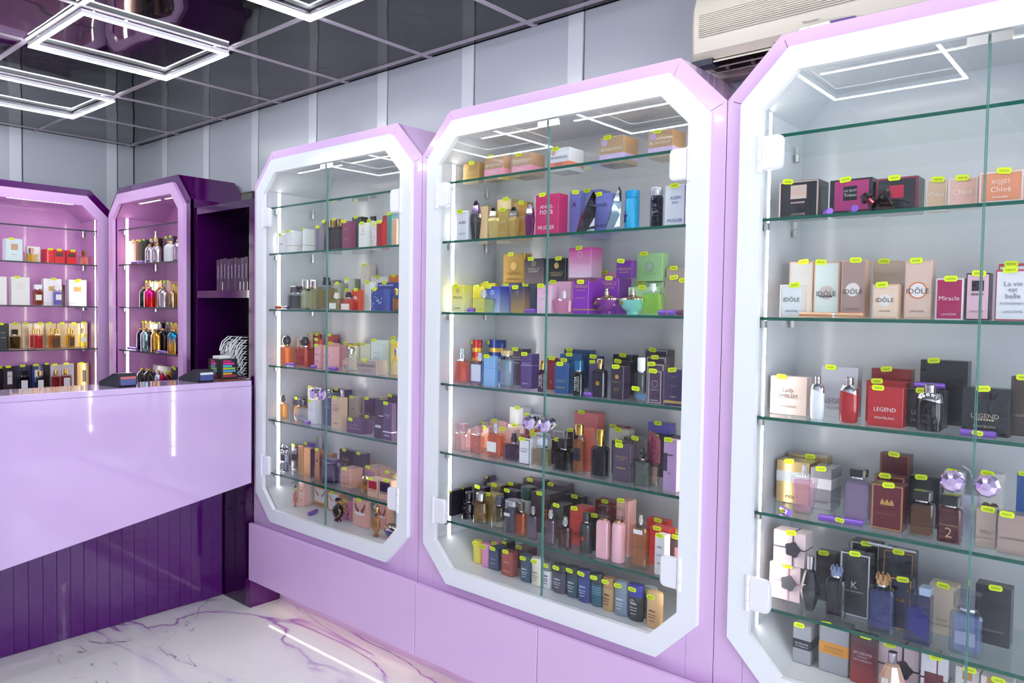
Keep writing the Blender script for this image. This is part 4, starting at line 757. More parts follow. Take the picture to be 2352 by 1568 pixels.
 ('box','c2',4,-0.2490,-0.2230,0.1800,0.0490,0.9490,0.0760,'pale pink carton behind the pink flask, fifth shelf, middle white cabinet',dict(col='F0CFC8',tag=0)),
 ('box','c2',4,-0.2320,-0.1360,0.3000,0.0220,0.9490,0.1020,'pink carton with rose print, fifth shelf, middle white cabinet',dict(col='F0C4BC')),
 ('box','c2',4,-0.2050,-0.1600,0.2200,0.0460,0.9490,0.0840,'pink carton between tall flasks, fifth shelf, middle white cabinet',dict(col='F2C9C0')),
 ('box','c2',4,-0.0610,0.0230,0.1600,0.0390,0.9490,0.1010,'pink carton with faint letters, fifth shelf, middle white cabinet',dict(col='F2C8C0',t=[('~',0.6,0.6),('~',0.4,0.6)],tc='D8A8A0')),
 ('box','c2',4,-0.0950,-0.0082,0.2600,0.0180,0.9490,0.1030,'pale pink framed carton, fifth shelf, middle white cabinet',dict(col='F0CCC8',line='F8ECEA')),
 ('box','c2',4,-0.1210,-0.0480,0.3000,0.0500,0.9490,0.1660,'tall white carton in the back row, fifth shelf, middle white cabinet',dict(col='EDEDEF')),
 ('box','c2',4,-0.0450,0.0190,0.3000,0.0480,0.9490,0.1430,'shorter white carton behind the crystal knobs, fifth shelf, middle white cabinet',dict(col='E8E8EA')),
 ('box','c2',4,-0.0110,0.0600,0.2000,0.0500,0.9490,0.0760,'crimson carton in the second row, fifth shelf, middle white cabinet',dict(col='9A2030')),
 ('box','c2',4,-0.0070,0.0610,0.2700,0.0290,0.9490,0.0920,'white and red carton, fifth shelf, middle white cabinet',dict(col='C84A52')),
 ('flac','c2',4,0.0350,0.1140,0.0800,0.0450,0.9490,0.1040,'dark plum rounded flask with black cap, fifth shelf, middle white cabinet',dict(body='5A2840',liq='3A1C30',cap='1E1A20',capw=0.3,caph=0.33)),
 ('box','c2',4,0.1200,0.1744,0.0750,0.0230,0.9490,0.0930,'white carton with grey letters, fifth shelf, middle white cabinet',dict(col='ECECF2',t=[("L'INTERDIT",0.62,0.75),('~',0.52,0.55)],tc='7A7A8C',line='5A5060')),
 ('box','c2',4,0.1010,0.1580,0.1600,0.0570,0.9490,0.0990,'white carton with dark edges, fifth shelf, middle white cabinet',dict(col='E9E9EE',line='6A6272')),
 ('flac','c2',4,0.1756,0.2520,0.0750,0.0450,0.9490,0.1040,'clear flask with crystal ball stopper, fifth shelf, middle white cabinet',dict(body='DAD8C4',liq='A89A6A',cap='DDE2EE',capw=0.6,caph=0.3,capr=1)),
 ('box','c2',4,0.1480,0.2040,0.2400,0.0250,0.9490,0.1090,'grey carton with white frame, fifth shelf, middle white cabinet',dict(col='B4A8B0',tag=0,line='F2F0F2')),
 ('box','c2',4,0.2430,0.2760,0.2000,0.0248,0.9490,0.1260,'black carton with white frame, fifth shelf, middle white cabinet',dict(col='3A2A34',line='E8E4E8')),
 ('box','c2',4,0.2160,0.2840,0.1400,0.0370,0.9490,0.0970,'black and maroon carton behind the black flask, fifth shelf, middle white cabinet',dict(col='3A2632',line='D8D0D4')),
 ('flac','c2',4,0.2730,0.3500,0.0750,0.0450,0.9490,0.1130,'black rounded flask with black cap, fifth shelf, middle white cabinet',dict(body='4A4450',liq='25222A',cap='1C1A20',capw=0.5,caph=0.3)),
 ('flac','c2',4,0.3570,0.4030,0.0750,0.0276,0.9490,0.1700,'tall amber flask with gold ornament, fifth shelf, middle white cabinet',dict(body='DDB890',liq='C07A38',cap='D0A048',capw=0.7,caph=0.18,capm=1,lab=('26243A',0.5,0.3))),
 ('flac','c2',4,0.4360,0.4970,0.0700,0.0366,0.9490,0.1620,'navy flask with gold ring stopper, fifth shelf, middle white cabinet',dict(body='6A6A80',liq='23233A',cap='C8963A',capw=0.45,caph=0.3,capm=1)),
 ('box','c2',4,0.2170,0.3200,0.2800,0.0530,1.0670,0.0650,'coral carton standing on other cartons, fifth shelf, middle white cabinet',dict(col='E07A78',t=[('~',0.45,0.5)],tc='F0A8A4')),
 ('box','c2',4,0.3560,0.3860,0.1400,0.0310,0.9490,0.1510,'tall coral carton, fifth shelf, middle white cabinet',dict(col='DC7060',tag=0)),
 ('box','c2',4,0.2030,0.3100,0.3000,0.0500,0.9490,0.1170,'pale carton with snake print, fifth shelf, middle white cabinet',dict(col='D8CCC6',dots='8A7A80')),
 ('box','c2',4,0.3850,0.4700,0.2600,0.0360,0.9490,0.1400,'cream carton, fifth shelf, middle white cabinet',dict(col='DCD6D0')),
 ('box','c2',4,0.3530,0.4180,0.3100,0.0400,0.9490,0.1400,'dark red carton in the back row, fifth shelf, middle white cabinet',dict(col='A83038')),
 ('box','c2',4,0.4560,0.5140,0.1700,0.0490,0.9490,0.1150,'dark mauve carton in the second row, fifth shelf, middle white cabinet',dict(col='4E4458')),
 ('box','c2',4,0.5180,0.5860,0.0850,0.0360,0.9490,0.1200,'dark mauve carton with gold letters, fifth shelf, middle white cabinet',dict(col='55465C',t=[('GENTLEMAN',0.68,0.7),('GIVENCHY',0.62,0.4),('~',0.38,0.5)],tc='C8A878')),
 ('box','c2',4,0.4720,0.5590,0.2200,0.0500,0.9490,0.1250,'grey carton in the third row, fifth shelf, middle white cabinet',dict(col='6A6468')),
 ('flac','c2',4,0.6040,0.6590,0.0700,0.0290,0.9490,0.1230,'smoky glass flask with black spray, fifth shelf, middle white cabinet',dict(body='A8B0AC',liq='94A09A',cap='222226',capw=0.3,caph=0.28)),
 ('slant','c2',4,0.6320,0.6790,0.1000,0.0282,0.9490,0.1780,'flask with tall slanted maroon cap, fifth shelf, middle white cabinet',dict(body='C8BEBE',cap='7A1A3A')),
 ('box','c2',4,0.5320,0.6180,0.2800,0.0400,1.0880,0.0370,'indigo carton standing on other cartons, fifth shelf, middle white cabinet',dict(col='5A54B8')),
 ('box','c2',4,0.5610,0.6420,0.2400,0.0720,0.9490,0.1380,'dark carton under the indigo one, fifth shelf, middle white cabinet',dict(col='4A3A48')),
 ('box','c2',4,0.7070,0.7540,0.0800,0.0260,0.9490,0.1610,'lilac carton with dark brush mark, fifth shelf, middle white cabinet',dict(col='C6A4D4',t=[('~',0.7,0.5),('CK',0.35,0.25)],tc='3A3044',pan=(0.0,0.38,0.3,0.35,'4A3E54'))),
 ('box','c2',4,0.7180,0.7410,0.1500,0.0200,0.9490,0.1250,'white carton at the right frame edge, fifth shelf, middle white cabinet',dict(col='E6E4E6')),
 ('box','c2',5,-0.2490,-0.2340,0.0900,0.0650,0.6860,0.1000,'black carton at the left hinge, sixth shelf, middle white cabinet',dict(col='2A2832')),
 ('box','c2',5,-0.2490,-0.2370,0.1600,0.0510,0.6860,0.0980,'black carton with silver top, sixth shelf, middle white cabinet',dict(col='26242C')),
 ('flac','c2',5,-0.1940,-0.1370,0.0900,0.0570,0.6860,0.1060,'black round flask with vertical letters, sixth shelf, middle white cabinet',dict(body='3A3444',liq='201C26',cap='26222C',capw=0.5,caph=0.35,round=1)),
 ('flac','c2',5,-0.1310,-0.0590,0.0850,0.0540,0.6860,0.1160,'gold-brown ribbed flask with silver cap, sixth shelf, middle white cabinet',dict(body='C8B488',liq='B8964A',cap='C8C4C2',capw=0.6,caph=0.24,round=1,capm=1)),
 ('box','c2',5,-0.1890,-0.1320,0.1700,0.0370,0.6860,0.1170,'black carton with white edge, sixth shelf, middle white cabinet',dict(col='2C2630')),
 ('box','c2',5,-0.2490,-0.2330,0.3000,0.0500,0.6860,0.1240,'dark mauve carton in the back row, sixth shelf, middle white cabinet',dict(col='4A3E4C')),
 ('box','c2',5,-0.1950,-0.1190,0.2500,0.0490,0.6860,0.1140,'champagne metallic carton, sixth shelf, middle white cabinet',dict(col='BDB496',metal=0.5)),
 ('box','c2',5,-0.1040,-0.0430,0.1400,0.0460,0.6860,0.1070,'gold carton behind the clear flask, sixth shelf, middle white cabinet',dict(col='B8A868',metal=0.4)),
 ('flac','c2',5,-0.0310,0.0360,0.0800,0.0600,0.6860,0.1160,'clear ribbed flask with dark cap, sixth shelf, middle white cabinet',dict(body='DDDCDA',liq='D0C8B4',cap='5A5A68',capw=0.55,caph=0.24,round=1,lvl=0.2)),
 ('can','c2',5,0.0410,0.1050,0.0750,0.0600,0.6860,0.1180,'dark flask with silver shoulder and label, sixth shelf, middle white cabinet',dict(body='4A4856',lid='B8B8BE',lab='D8D8E0')),
 ('box','c2',5,-0.0640,0.0060,0.2000,0.0430,0.6860,0.1190,'dark blue carton with tag, sixth shelf, middle white cabinet',dict(col='3A3450')),
 ('box','c2',5,-0.1270,-0.0770,0.3000,0.0330,0.6860,0.1180,'grey carton with tag at the back, sixth shelf, middle white cabinet',dict(col='5A5258')),
 ('can','c2',5,0.0350,0.1000,0.1700,0.0600,0.6860,0.1520,'silver can with dark green cap, sixth shelf, middle white cabinet',dict(body='A8B0B4',lid='2A4A44',lidh=0.32)),
 ('flac','c2',5,0.1100,0.1540,0.0700,0.0264,0.6860,0.1230,'slim orange flask, sixth shelf, middle white cabinet',dict(body='F0B080',liq='E07A28',cap='6A5A50',capw=0.5,caph=0.24)),
 ('box','c2',5,-0.0450,0.0510,0.3000,0.0500,0.6860,0.1500,'large dark mauve carton in the back row, sixth shelf, middle white cabinet',dict(col='55454E')),
 ('box','c2',5,0.0900,0.1740,0.2800,0.0700,0.6860,0.1550,'violet-grey carton in the back row, sixth shelf, middle white cabinet',dict(col='5E5468')),
 ('box','c2',5,0.1130,0.1980,0.1600,0.0670,0.6860,0.1470,'dark grey carton with orange vertical letters, sixth shelf, middle white cabinet',dict(col='4A3C40',vt=('BOSS','E07A28'))),
 ('flac','c2',5,0.1690,0.2080,0.0700,0.0234,0.6860,0.1180,'slim clear flask with violet juice, sixth shelf, middle white cabinet',dict(body='D8D0DA',liq='9A86A0',cap='A8A0A4',capw=0.4,caph=0.2)),
 ('flac','c2',5,0.2480,0.2930,0.0650,0.0270,0.6860,0.1210,'slim clear flask right of the door gap, sixth shelf, middle white cabinet',dict(body='D4CCD4',liq='8E7A90',cap='B0A8A0',capw=0.4,caph=0.2)),
 ('box','c2',5,0.2170,0.2760,0.1400,0.0650,0.6860,0.1230,'dark green carton with red top, sixth shelf, middle white cabinet',dict(col='4A4A48',t=[('HUGO',0.25,0.8)],tc='D04030')),
 ('flac','c2',5,0.3120,0.3600,0.0620,0.0288,0.6860,0.1090,'brown flask with silver spray, sixth shelf, middle white cabinet',dict(body='C8B0A8',liq='7A4A48',cap='A8A4A0',capw=0.4,caph=0.24)),
 ('box','c2',5,0.1880,0.2740,0.2600,0.0350,0.6860,0.1330,'dark green and red carton in the back row, sixth shelf, middle white cabinet',dict(col='3E4440')),
 ('box','c2',5,0.3140,0.3710,0.1300,0.0720,0.6860,0.1300,'red carton with black letters, sixth shelf, middle white cabinet',dict(col='D8483C',t=[('HUGO',0.3,0.8)],tc='3A1A18')),
 ('flac','c2',5,0.3910,0.4370,0.0700,0.0460,0.6860,0.1370,'matte black canteen flask, sixth shelf, middle white cabinet',dict(solid='2E3034',cap='34363A',capw=0.6,caph=0.22,round=1,medal='C84030')),
 ('box','c2',5,0.4030,0.4800,0.1200,0.0250,0.6860,0.1240,'black carton with red letters, sixth shelf, middle white cabinet',dict(col='33302F',t=[('HUGO',0.5,0.7)],tc='D03A30')),
 ('box','c2',5,0.3390,0.4270,0.2500,0.0500,0.6860,0.1410,'black carton with red top, sixth shelf, middle white cabinet',dict(col='3A2A2C',fade='8A2A2A')),
 ('flac','c2',5,0.4650,0.5120,0.0700,0.0282,0.6860,0.1750,'pink flask with square crystal cap, sixth shelf, middle white cabinet',dict(solid='F0B4C0',cap='E6E2E4',capw=0.95,caph=0.24,capg=1,gold=1)),
 ('flac','c2',5,0.5220,0.5680,0.0650,0.0460,0.6860,0.1790,'pink flask with rounded crystal cap, sixth shelf, middle white cabinet',dict(solid='F2BAC6',cap='E6E2E4',capw=0.9,caph=0.24,capg=1,gold=1,round=1)),
 ('box','c2',5,0.5000,0.5490,0.1400,0.0490,0.6860,0.1880,'tall pink carton, sixth shelf, middle white cabinet',dict(col='DCA8A4',t=[('~',0.7,0.5)],tc='A87070')),
 ('flac','c2',5,0.6050,0.6610,0.0620,0.0336,0.6860,0.1710,'tall amber flask with white sticker, sixth shelf, middle white cabinet',dict(body='E6C08A',liq='D0904A',cap='B8B0A8',capw=0.25,caph=0.14,lab=('ECE8EC',0.85,0.1))),
 ('box','c2',5,0.5810,0.6604,0.2000,0.0350,0.6860,0.1300,'scarlet carton with tag, sixth shelf, middle white cabinet',dict(col='C8302E')),
 ('box','c2',5,0.6350,0.7030,0.1300,0.0500,0.6860,0.1250,'red carton behind the white one, sixth shelf, middle white cabinet',dict(col='D83A34')),
 ('box','c2',5,0.6940,0.7290,0.0620,0.0360,0.6860,0.1260,'tall white carton with grey letters, sixth shelf, middle white cabinet',dict(col='ECEAEE',t=[('~',0.7,0.5),('BOSS',0.5,0.5),('~',0.3,0.4)],tc='8A8A94')),
 ('box','c2',5,0.6616,0.7110,0.2000,0.0382,0.6860,0.1060,'beige carton at the right frame edge, sixth shelf, middle white cabinet',dict(col='D8BCA8',tag=2)),
 ('box','c2',5,0.7170,0.7540,0.1200,0.0278,0.6860,0.1140,'mauve carton with pink panel, sixth shelf, middle white cabinet',dict(col='6A505C',pan=(0.4,0.2,0.5,0.5,'E8A0A8'))),
 ('box','c2',6,-0.1640,-0.1520,0.1700,0.0200,0.5130,0.0580,'pale yellow carton, cabinet floor, middle white cabinet',dict(col='EEEBAE',tag=0)),
 ('stick','c2',6,-0.1610,-0.1120,0.1300,0.0304,0.5130,0.0880,'yellow deodorant stick, cabinet floor, middle white cabinet',dict(body='F0DE5C',lid='F0DE5C')),
 ('stick','c2',6,-0.1060,-0.0606,0.1200,0.0310,0.5130,0.0900,'pink deodorant stick, cabinet floor, middle white cabinet',dict(body='EE9ACC',lid='EE9ACC')),
 ('stick','c2',6,-0.1400,-0.0920,0.2200,0.0298,0.5130,0.0700,'pink deodorant stick in the second row, cabinet floor, middle white cabinet',dict(body='E890B8',lid='E890B8')),
 ('box','c2',6,-0.0594,-0.0120,0.1200,0.0540,0.5130,0.0820,'slate blue carton, cabinet floor, middle white cabinet',dict(col='3E5478',t=[('~',0.5,0.6),('~',0.3,0.5)],tc='A8A890')),
 ('box','c2',6,-0.0830,-0.0530,0.2200,0.0520,0.5130,0.0770,'black carton on the cabinet floor, cabinet floor, middle white cabinet',dict(col='3A3636')),
 ('box','c2',6,0.0190,0.0740,0.1050,0.0340,0.5130,0.0910,'brick red carton, cabinet floor, middle white cabinet',dict(col='A8504C',t=[('~',0.55,0.5),('~',0.2,0.6)],tc='D8B088')),
 ('box','c2',6,0.0080,0.0750,0.2000,0.0500,0.5130,0.0830,'brown carton in the second row, cabinet floor, middle white cabinet',dict(col='6E4444')),
 ('stick','c2',6,0.1060,0.1629,0.1000,0.0360,0.5130,0.0990,'slate blue deodorant stick left of the cream one, cabinet floor, middle white cabinet',dict(body='3F5A72',lid='3F5A72',t='D8DDE6')),
 ('stick','c2',6,0.1641,0.2159,0.0950,0.0341,0.5130,0.1020,'cream deodorant stick, cabinet floor, middle white cabinet',dict(body='ECE6D2',lid='ECE8DC',t='9A9480')),
 ('stick','c2',6,0.2171,0.2540,0.1000,0.0242,0.5130,0.0960,'white deodorant stick with grey cap, cabinet floor, middle white cabinet',dict(body='E6E6EC',lid='7A7C86',t='5A5A68')),
 ('stick','c2',6,0.2610,0.3200,0.0950,0.0366,0.5130,0.1020,'dark grey deodorant stick with white print, cabinet floor, middle white cabinet',dict(body='4A4A5E',lid='3E3C46',t='D8D8E4')),
 ('stick','c2',6,0.3210,0.3774,0.0950,0.0360,0.5130,0.1070,'dark teal deodorant stick with grey cap, cabinet floor, middle white cabinet',dict(body='2E5468',lid='3A4248',t='D0D8E0')),
 ('stick','c2',6,0.3786,0.4314,0.0850,0.0353,0.5130,0.1120,'indigo deodorant stick, cabinet floor, middle white cabinet',dict(body='3A4A8C',lid='2E3A78',t='D0D4EC')),
 ('stick','c2',6,0.4326,0.4819,0.0850,0.0360,0.5130,0.1120,'striped teal deodorant stick with dark cap, cabinet floor, middle white cabinet',dict(body='2C6478',lid='34424A',stripes=1)),
 ('stick','c2',6,0.4831,0.5314,0.0800,0.0353,0.5130,0.1110,'tan deodorant stick, cabinet floor, middle white cabinet',dict(body='C8A070',lid='B88A5A',t='6A4A2C')),
 ('stick','c2',6,0.5326,0.5880,0.0750,0.0360,0.5130,0.1130,'grey-blue deodorant stick with white label, cabinet floor, middle white cabinet',dict(body='8496AC',lid='8A9AA4',t='ECECF2')),
 ('stick','c2',6,0.5900,0.6460,0.0700,0.0347,0.5130,0.1170,'black deodorant stick with royal blue cap, cabinet floor, middle white cabinet',dict(body='36363F',lid='3A3EA8',t='D0D0D8',ring=1)),
 ('stick','c2',6,0.6230,0.6730,0.1100,0.0310,0.5130,0.1060,'grey deodorant stick behind the peach one, cabinet floor, middle white cabinet',dict(body='8A98A0',lid='A8B4B4')),
 ('stick','c2',6,0.6620,0.7190,0.0620,0.0353,0.5130,0.1130,'peach deodorant stick, cabinet floor, middle white cabinet',dict(body='F0C08A',lid='F0C48C',t='6A4A3A')),
 ('box','c3',1,1.0410,1.1510,0.1000,0.0790,1.7660,0.1040,'black carton with cream outline and square, second shelf, right white cabinet',dict(col='2A2B33',t=[('LA NUIT',0.76,0.32),('Trésor',0.67,0.32),('~',0.42,0.36),('LANCÔME',0.12,0.36)],tc='D8B8A8',line='D8BEB0',pan=(0.3,0.52,0.4,0.36,'D8BEB4'))),
 ('box','c3',1,1.1730,1.2820,0.1200,0.0600,1.7660,0.0980,'black carton with pink rose print, second shelf, right white cabinet',dict(col='2E2B36',t=[('LA NUIT',0.68,0.3),('Trésor',0.56,0.3)],tc='F0E6EC',pan=(0.12,0.15,0.8,0.8,'B23A78'),pan2=(0.33,0.42,0.32,0.38,'23242C'))),
 ('box','c3',1,1.2870,1.3880,0.1300,0.0700,1.7660,0.0920,'black carton with red square, second shelf, right white cabinet',dict(col='33343C',line='A8304A',pan=(0.33,0.42,0.34,0.36,'C0304A'))),
 ('bombtilt','c3',1,1.2601,1.3500,0.0620,0.0450,1.7660,0.0610,'dark diamond flask leaning on its side, second shelf, right white cabinet',dict()),
 ('box','c3',1,1.4000,1.4510,0.1500,0.0383,1.7660,0.0810,'cream framed carton, second shelf, right white cabinet',dict(col='E8C8A8',t=[('Chloé',0.52,0.7)],tc='F6F0E8',line='EDE6DE')),
 ('box','c3',1,1.4580,1.5240,0.1100,0.0495,1.7660,0.0730,'pale pink framed carton, second shelf, right white cabinet',dict(col='EBBFB0',t=[('Chloé',0.52,0.7)],tc='F8F0EC',line='E2DDE0')),
 ('box','c3',1,1.5310,1.6210,0.0700,0.0500,1.7660,0.0740,'coral framed carton, second shelf, right white cabinet',dict(col='E0926E',t=[('ROSES',0.66,0.4),('DE',0.58,0.1),('Chloé',0.42,0.6),('~',0.18,0.35)],tc='F6E2D6',line='E4DEE2')),
 ('vial','c3',1,1.1580,1.1960,0.0800,0.0180,1.7660,0.0180,'purple atomiser tube lying tip forward, second shelf, right white cabinet',dict(col='8F5FD0',ang=60,tag=0)),
 ('vial','c3',1,1.2440,1.2589,0.0620,0.0180,1.7660,0.0180,'purple atomiser tip before the rose carton, second shelf, right white cabinet',dict(col='8F5FD0',ang=70,tag=0)),
 ('box','c3',2,1.0580,1.1250,0.0850,0.0260,1.4930,0.0900,'small white carton with rose-gold frame, third shelf, right white cabinet',dict(col='E2D6CE',t=[('IDÔLE',0.56,0.72),('LANCÔME',0.2,0.5)],tc='4A4448',pan=(0.08,0.05,0.85,0.9,'E6EAEC'))),
 ('box','c3',2,1.0380,1.1080,0.2000,0.0500,1.4930,0.1610,'grey carton with rose-gold frame, third shelf, right white cabinet',dict(col='D8B49C',pan=(0.06,0.04,0.88,0.92,'C2C4C6'))),
 ('box','c3',2,1.1380,1.2070,0.1200,0.0400,1.4930,0.1530,'pale blue fading carton with rose-gold frame, third shelf, right white cabinet',dict(col='D8B49C',t=[('IDÔLE',0.44,0.75),('~',0.38,0.5),('LANCÔME',0.06,0.5)],tc='4A4448',pan=(0.05,0.03,0.9,0.94,'DCE6E2'),disc=(0.45,0.56,'CFC2BC',''))),
 ('box','c3',2,1.2170,1.2770,0.1000,0.0530,1.4930,0.1540,'tall rose-grey carton with white disc, third shelf, right white cabinet',dict(col='C9A58E',t=[('IDÔLE',0.47,0.8),('LANCÔME',0.16,0.5)],tc='4A4048',pan=(0.05,0.04,0.95,0.93,'A88E88'),disc=(0.49,0.6,'E6DEDC',''))),
 ('box','c3',2,1.2680,1.3370,0.2000,0.0500,1.4930,0.1560,'tall beige carton behind a small one, third shelf, right white cabinet',dict(col='D0B49C',pan=(0.05,0.04,0.9,0.92,'CDB7A4'))),
 ('box','c3',2,1.3010,1.3630,0.0800,0.0560,1.4930,0.0880,'small peach carton with pale disc, third shelf, right white cabinet',dict(col='DDB498',t=[('IDÔLE',0.56,0.68),('LANCÔME',0.23,0.45)],tc='5A4A48',pan=(0.06,0.04,0.9,0.92,'E8CDB6'),disc=(0.54,0.5,'E6E0DC',''))),
 ('box','c3',2,1.3710,1.4340,0.1000,0.0370,1.4930,0.1480,'tall peach carton with white disc and orange glow, third shelf, right white cabinet',dict(col='D2B09C',t=[('IDÔLE',0.49,0.8),('LANCÔME',0.14,0.5)],tc='4A4048',pan=(0.05,0.04,0.92,0.93,'DDBFB0'),disc=(0.49,0.58,'E8E2E2','E07A4A'))),
 ('box','c3',2,1.4450,1.5040,0.0900,0.0442,1.4930,0.1010,'crimson carton with white frame, third shelf, right white cabinet',dict(col='E6D2D8',t=[('Miracle',0.52,0.75),('LANCÔME',0.14,0.55)],tc='F2DCE4',pan=(0.05,0.03,0.9,0.93,'A82458'))),
 ('box','c3',2,1.5070,1.5580,0.1000,0.0383,1.4930,0.1130,'pink carton with black frame, third shelf, right white cabinet',dict(col='2C2030',t=[('~',0.55,0.5),('LANCÔME',0.19,0.55)],tc='6A4A5A',pan=(0.06,0.03,0.88,0.94,'DDB4C4'),pan2=(0.25,0.62,0.5,0.22,'3A2636'))),
 ('box','c3',2,1.5580,1.6290,0.2000,0.0500,1.4930,0.1400,'white carton with crimson frame in the second row, third shelf, right white cabinet',dict(col='C04A60',pan=(0.05,0.05,0.9,0.9,'DDDCE2'))),
 ('box','c3',2,1.5680,1.6400,0.1000,0.0500,1.4930,0.1200,'white carton with crimson frame and grey words, third shelf, right white cabinet',dict(col='C04A60',t=[('La vie',0.72,0.5),('est',0.6,0.25),('belle',0.48,0.42),('INTENSÉMENT',0.34,0.7),('LANCÔME',0.18,0.55)],tc='7A7A88',pan=(0.04,0.03,0.92,0.93,'E2E2E8'))),
 ('vial','c3',2,1.1210,1.2870,0.0620,0.0180,1.4930,0.0180,'long rose-gold pen lying on the shelf, third shelf, right white cabinet',dict(col='E0AA84',ang=0,tag=0)),
 ('box','c3',3,1.0200,1.1250,0.1300,0.0400,1.2170,0.1080,'pale pink carton with grey letters, fourth shelf, right white cabinet',dict(col='E2CCC4',t=[('Lady',0.63,0.3),('EMBLEM',0.49,0.5),('MONTBLANC',0.22,0.48)],tc='5A4E54')),
 ('mont','c3',3,1.1460,1.1850,0.0850,0.0234,1.2170,0.1180,'white flask with chrome shoulder, fourth shelf, right white cabinet',dict(body='EDEEF4')),
 ('box','c3',3,1.1410,1.2410,0.1900,0.0400,1.2170,0.1390,'silver-white carton with grey letters, fourth shelf, right white cabinet',dict(col='C2C2CC',t=[('LEGEND',0.32,0.75),('MONTBLANC',0.17,0.6)],tc='7A7A84')),
 ('mont','c3',3,1.2230,1.2730,0.0800,0.0300,1.2170,0.1210,'red flask with chrome shoulder, fourth shelf, right white cabinet',dict(body='B01C24')),
 ('box','c3',3,1.2970,1.3820,0.0850,0.0440,1.2170,0.1000,'front red carton with letters, fourth shelf, right white cabinet',dict(col='B8242C',t=[('LEGEND',0.44,0.62),('MONTBLANC',0.22,0.56)],tc='F2E6E6')),
 ('box','c3',3,1.2710,1.3700,0.1600,0.0500,1.2170,0.1110,'red carton in the second row, fourth shelf, right white cabinet',dict(col='B02228')),
 ('box','c3',3,1.2640,1.3640,0.2300,0.0420,1.2170,0.1400,'red carton in the back row, fourth shelf, right white cabinet',dict(col='8E2024',metal=0.1)),
 ('box','c3',3,1.3730,1.4640,0.1300,0.0500,1.2170,0.0970,'black carton behind the black flask, fourth shelf, right white cabinet',dict(col='2A2B34',t=[('LEGEND',0.4,0.6),('MONTBLANC',0.2,0.6)],tc='B0B0B8')),
 ('mont','c3',3,1.4080,1.4710,0.0750,0.0378,1.2170,0.1150,'black flask with chrome shoulder, fourth shelf, right white cabinet',dict(body='17181C')),
 ('box','c3',3,1.3830,1.4940,0.2400,0.0500,1.2170,0.1690,'large black carton in the back row, fourth shelf, right white cabinet',dict(col='24252C')),
 ('vial','c3',3,1.3900,1.4610,0.1500,0.0180,1.3150,0.0180,'purple atomiser tube lying on the black carton, fourth shelf, right white cabinet',dict(col='8F5FD0',ang=0,tag=0)),
 ('box','c3',3,1.5080,1.6070,0.1000,0.0500,1.2170,0.1140,'black carton with bronze letters, fourth shelf, right white cabinet',dict(col='26282F',t=[('LEGEND',0.42,0.58),('~',0.34,0.4),('MONTBLANC',0.2,0.48)],tc='B8A890')),
 ('box','c3',3,1.5990,1.6470,0.1600,0.0360,1.2170,0.1430,'dark brown carton at the picture edge, fourth shelf, right white cabinet',dict(col='4A3C3A',t=[('LEGEND',0.35,0.6)],tc='A89888')),
 ('vial','c3',3,1.5120,1.5870,0.0620,0.0180,1.2170,0.0180,'purple atomiser tube with yellow tag, fourth shelf, right white cabinet',dict(col='8F5FD0',ang=0,tag=1)),
 ('box','c3',4,1.0180,1.1360,0.2800,0.0500,0.9490,0.1320,'gold carton in the back row, fifth shelf, right white cabinet',dict(col='B8A078',metal=0.5)),
 ('box','c3',4,1.0180,1.1150,0.2000,0.0660,0.9490,0.1240,'gold and silver carton, fifth shelf, right white cabinet',dict(col='C2A874',t=[('MONT',0.15,0.4)],tc='5A4A3C',metal=0.5,band=[(0.5,0.25,'C6CCD0')])),
 ('flac','c3',4,1.0970,1.1670,0.0900,0.0420,0.9490,0.1350,'tapered clear flask with pink juice, fifth shelf, right white cabinet',dict(body='E8DDE6',liq='DDAFC4',cap='B8B4C0',capw=0.22,caph=0.18,taper=-0.35)),
 ('box','c3',4,1.1200,1.1790,0.1900,0.0890,0.9490,0.1170,'silver carton with white band, fifth shelf, right white cabinet',dict(col='A8A8B0',t=[('MONTBLANC',0.18,0.7)],tc='2A2A32',metal=0.4,band=[(0.5,0.25,'DDDCE2')])),
 ('flac','c3',4,1.2370,1.3070,0.0970,0.0420,0.9490,0.1450,'clear flask with mauve juice and black cap, fifth shelf, right white cabinet',dict(body='DCD0E2',liq='B8A2C4',cap='2A282C',capw=0.6,caph=0.14)),
 ('box','c3',4,1.2800,1.3570,0.2800,0.0390,0.9490,0.1690,'maroon carton with gold edges in the back row, fifth shelf, right white cabinet',dict(col='5A1A22',line='8A5A3A')),
 ('box','c3',4,1.2970,1.3720,0.1700,0.0440,0.9490,0.1270,'maroon carton with gold edges in the second row, fifth shelf, right white cabinet',dict(col='5E1A26',line='B07A48')),
 ('box','c3',4,1.3110,1.3880,0.0950,0.0500,0.9490,0.1180,'front maroon carton with gold crown, fifth shelf, right white cabinet',dict(col='641828',t=[('DOLCE&GABBANA',0.36,0.6)],tc='9A7048',line='B88454',crown='C89A5A')),
 ('flac','c3',4,1.4020,1.4590,0.0800,0.0342,0.9490,0.1160,'amber flask with black cap, fifth shelf, right white cabinet',dict(body='C8BCA8',liq='8F5420',cap='1A181A',capw=0.75,caph=0.2)),
 ('box','c3',4,1.3750,1.4480,0.2000,0.0500,0.9490,0.1310,'black carton behind the amber flask, fifth shelf, right white cabinet',dict(col='262430')),
 ('flac','c3',4,1.4680,1.5190,0.0800,0.0306,0.9490,0.1170,'dark red flask with gold script and black cap, fifth shelf, right white cabinet',dict(solid='4A1420',cap='1C1A1C',capw=0.85,caph=0.22,capt='C8A070',t='DOLCE&GABBANA')),
 ('box','c3',4,1.4480,1.4950,0.2400,0.0353,0.9490,0.1490,'white carton behind the crystal knobs, fifth shelf, right white cabinet',dict(col='DCD8D8',tag=2)),
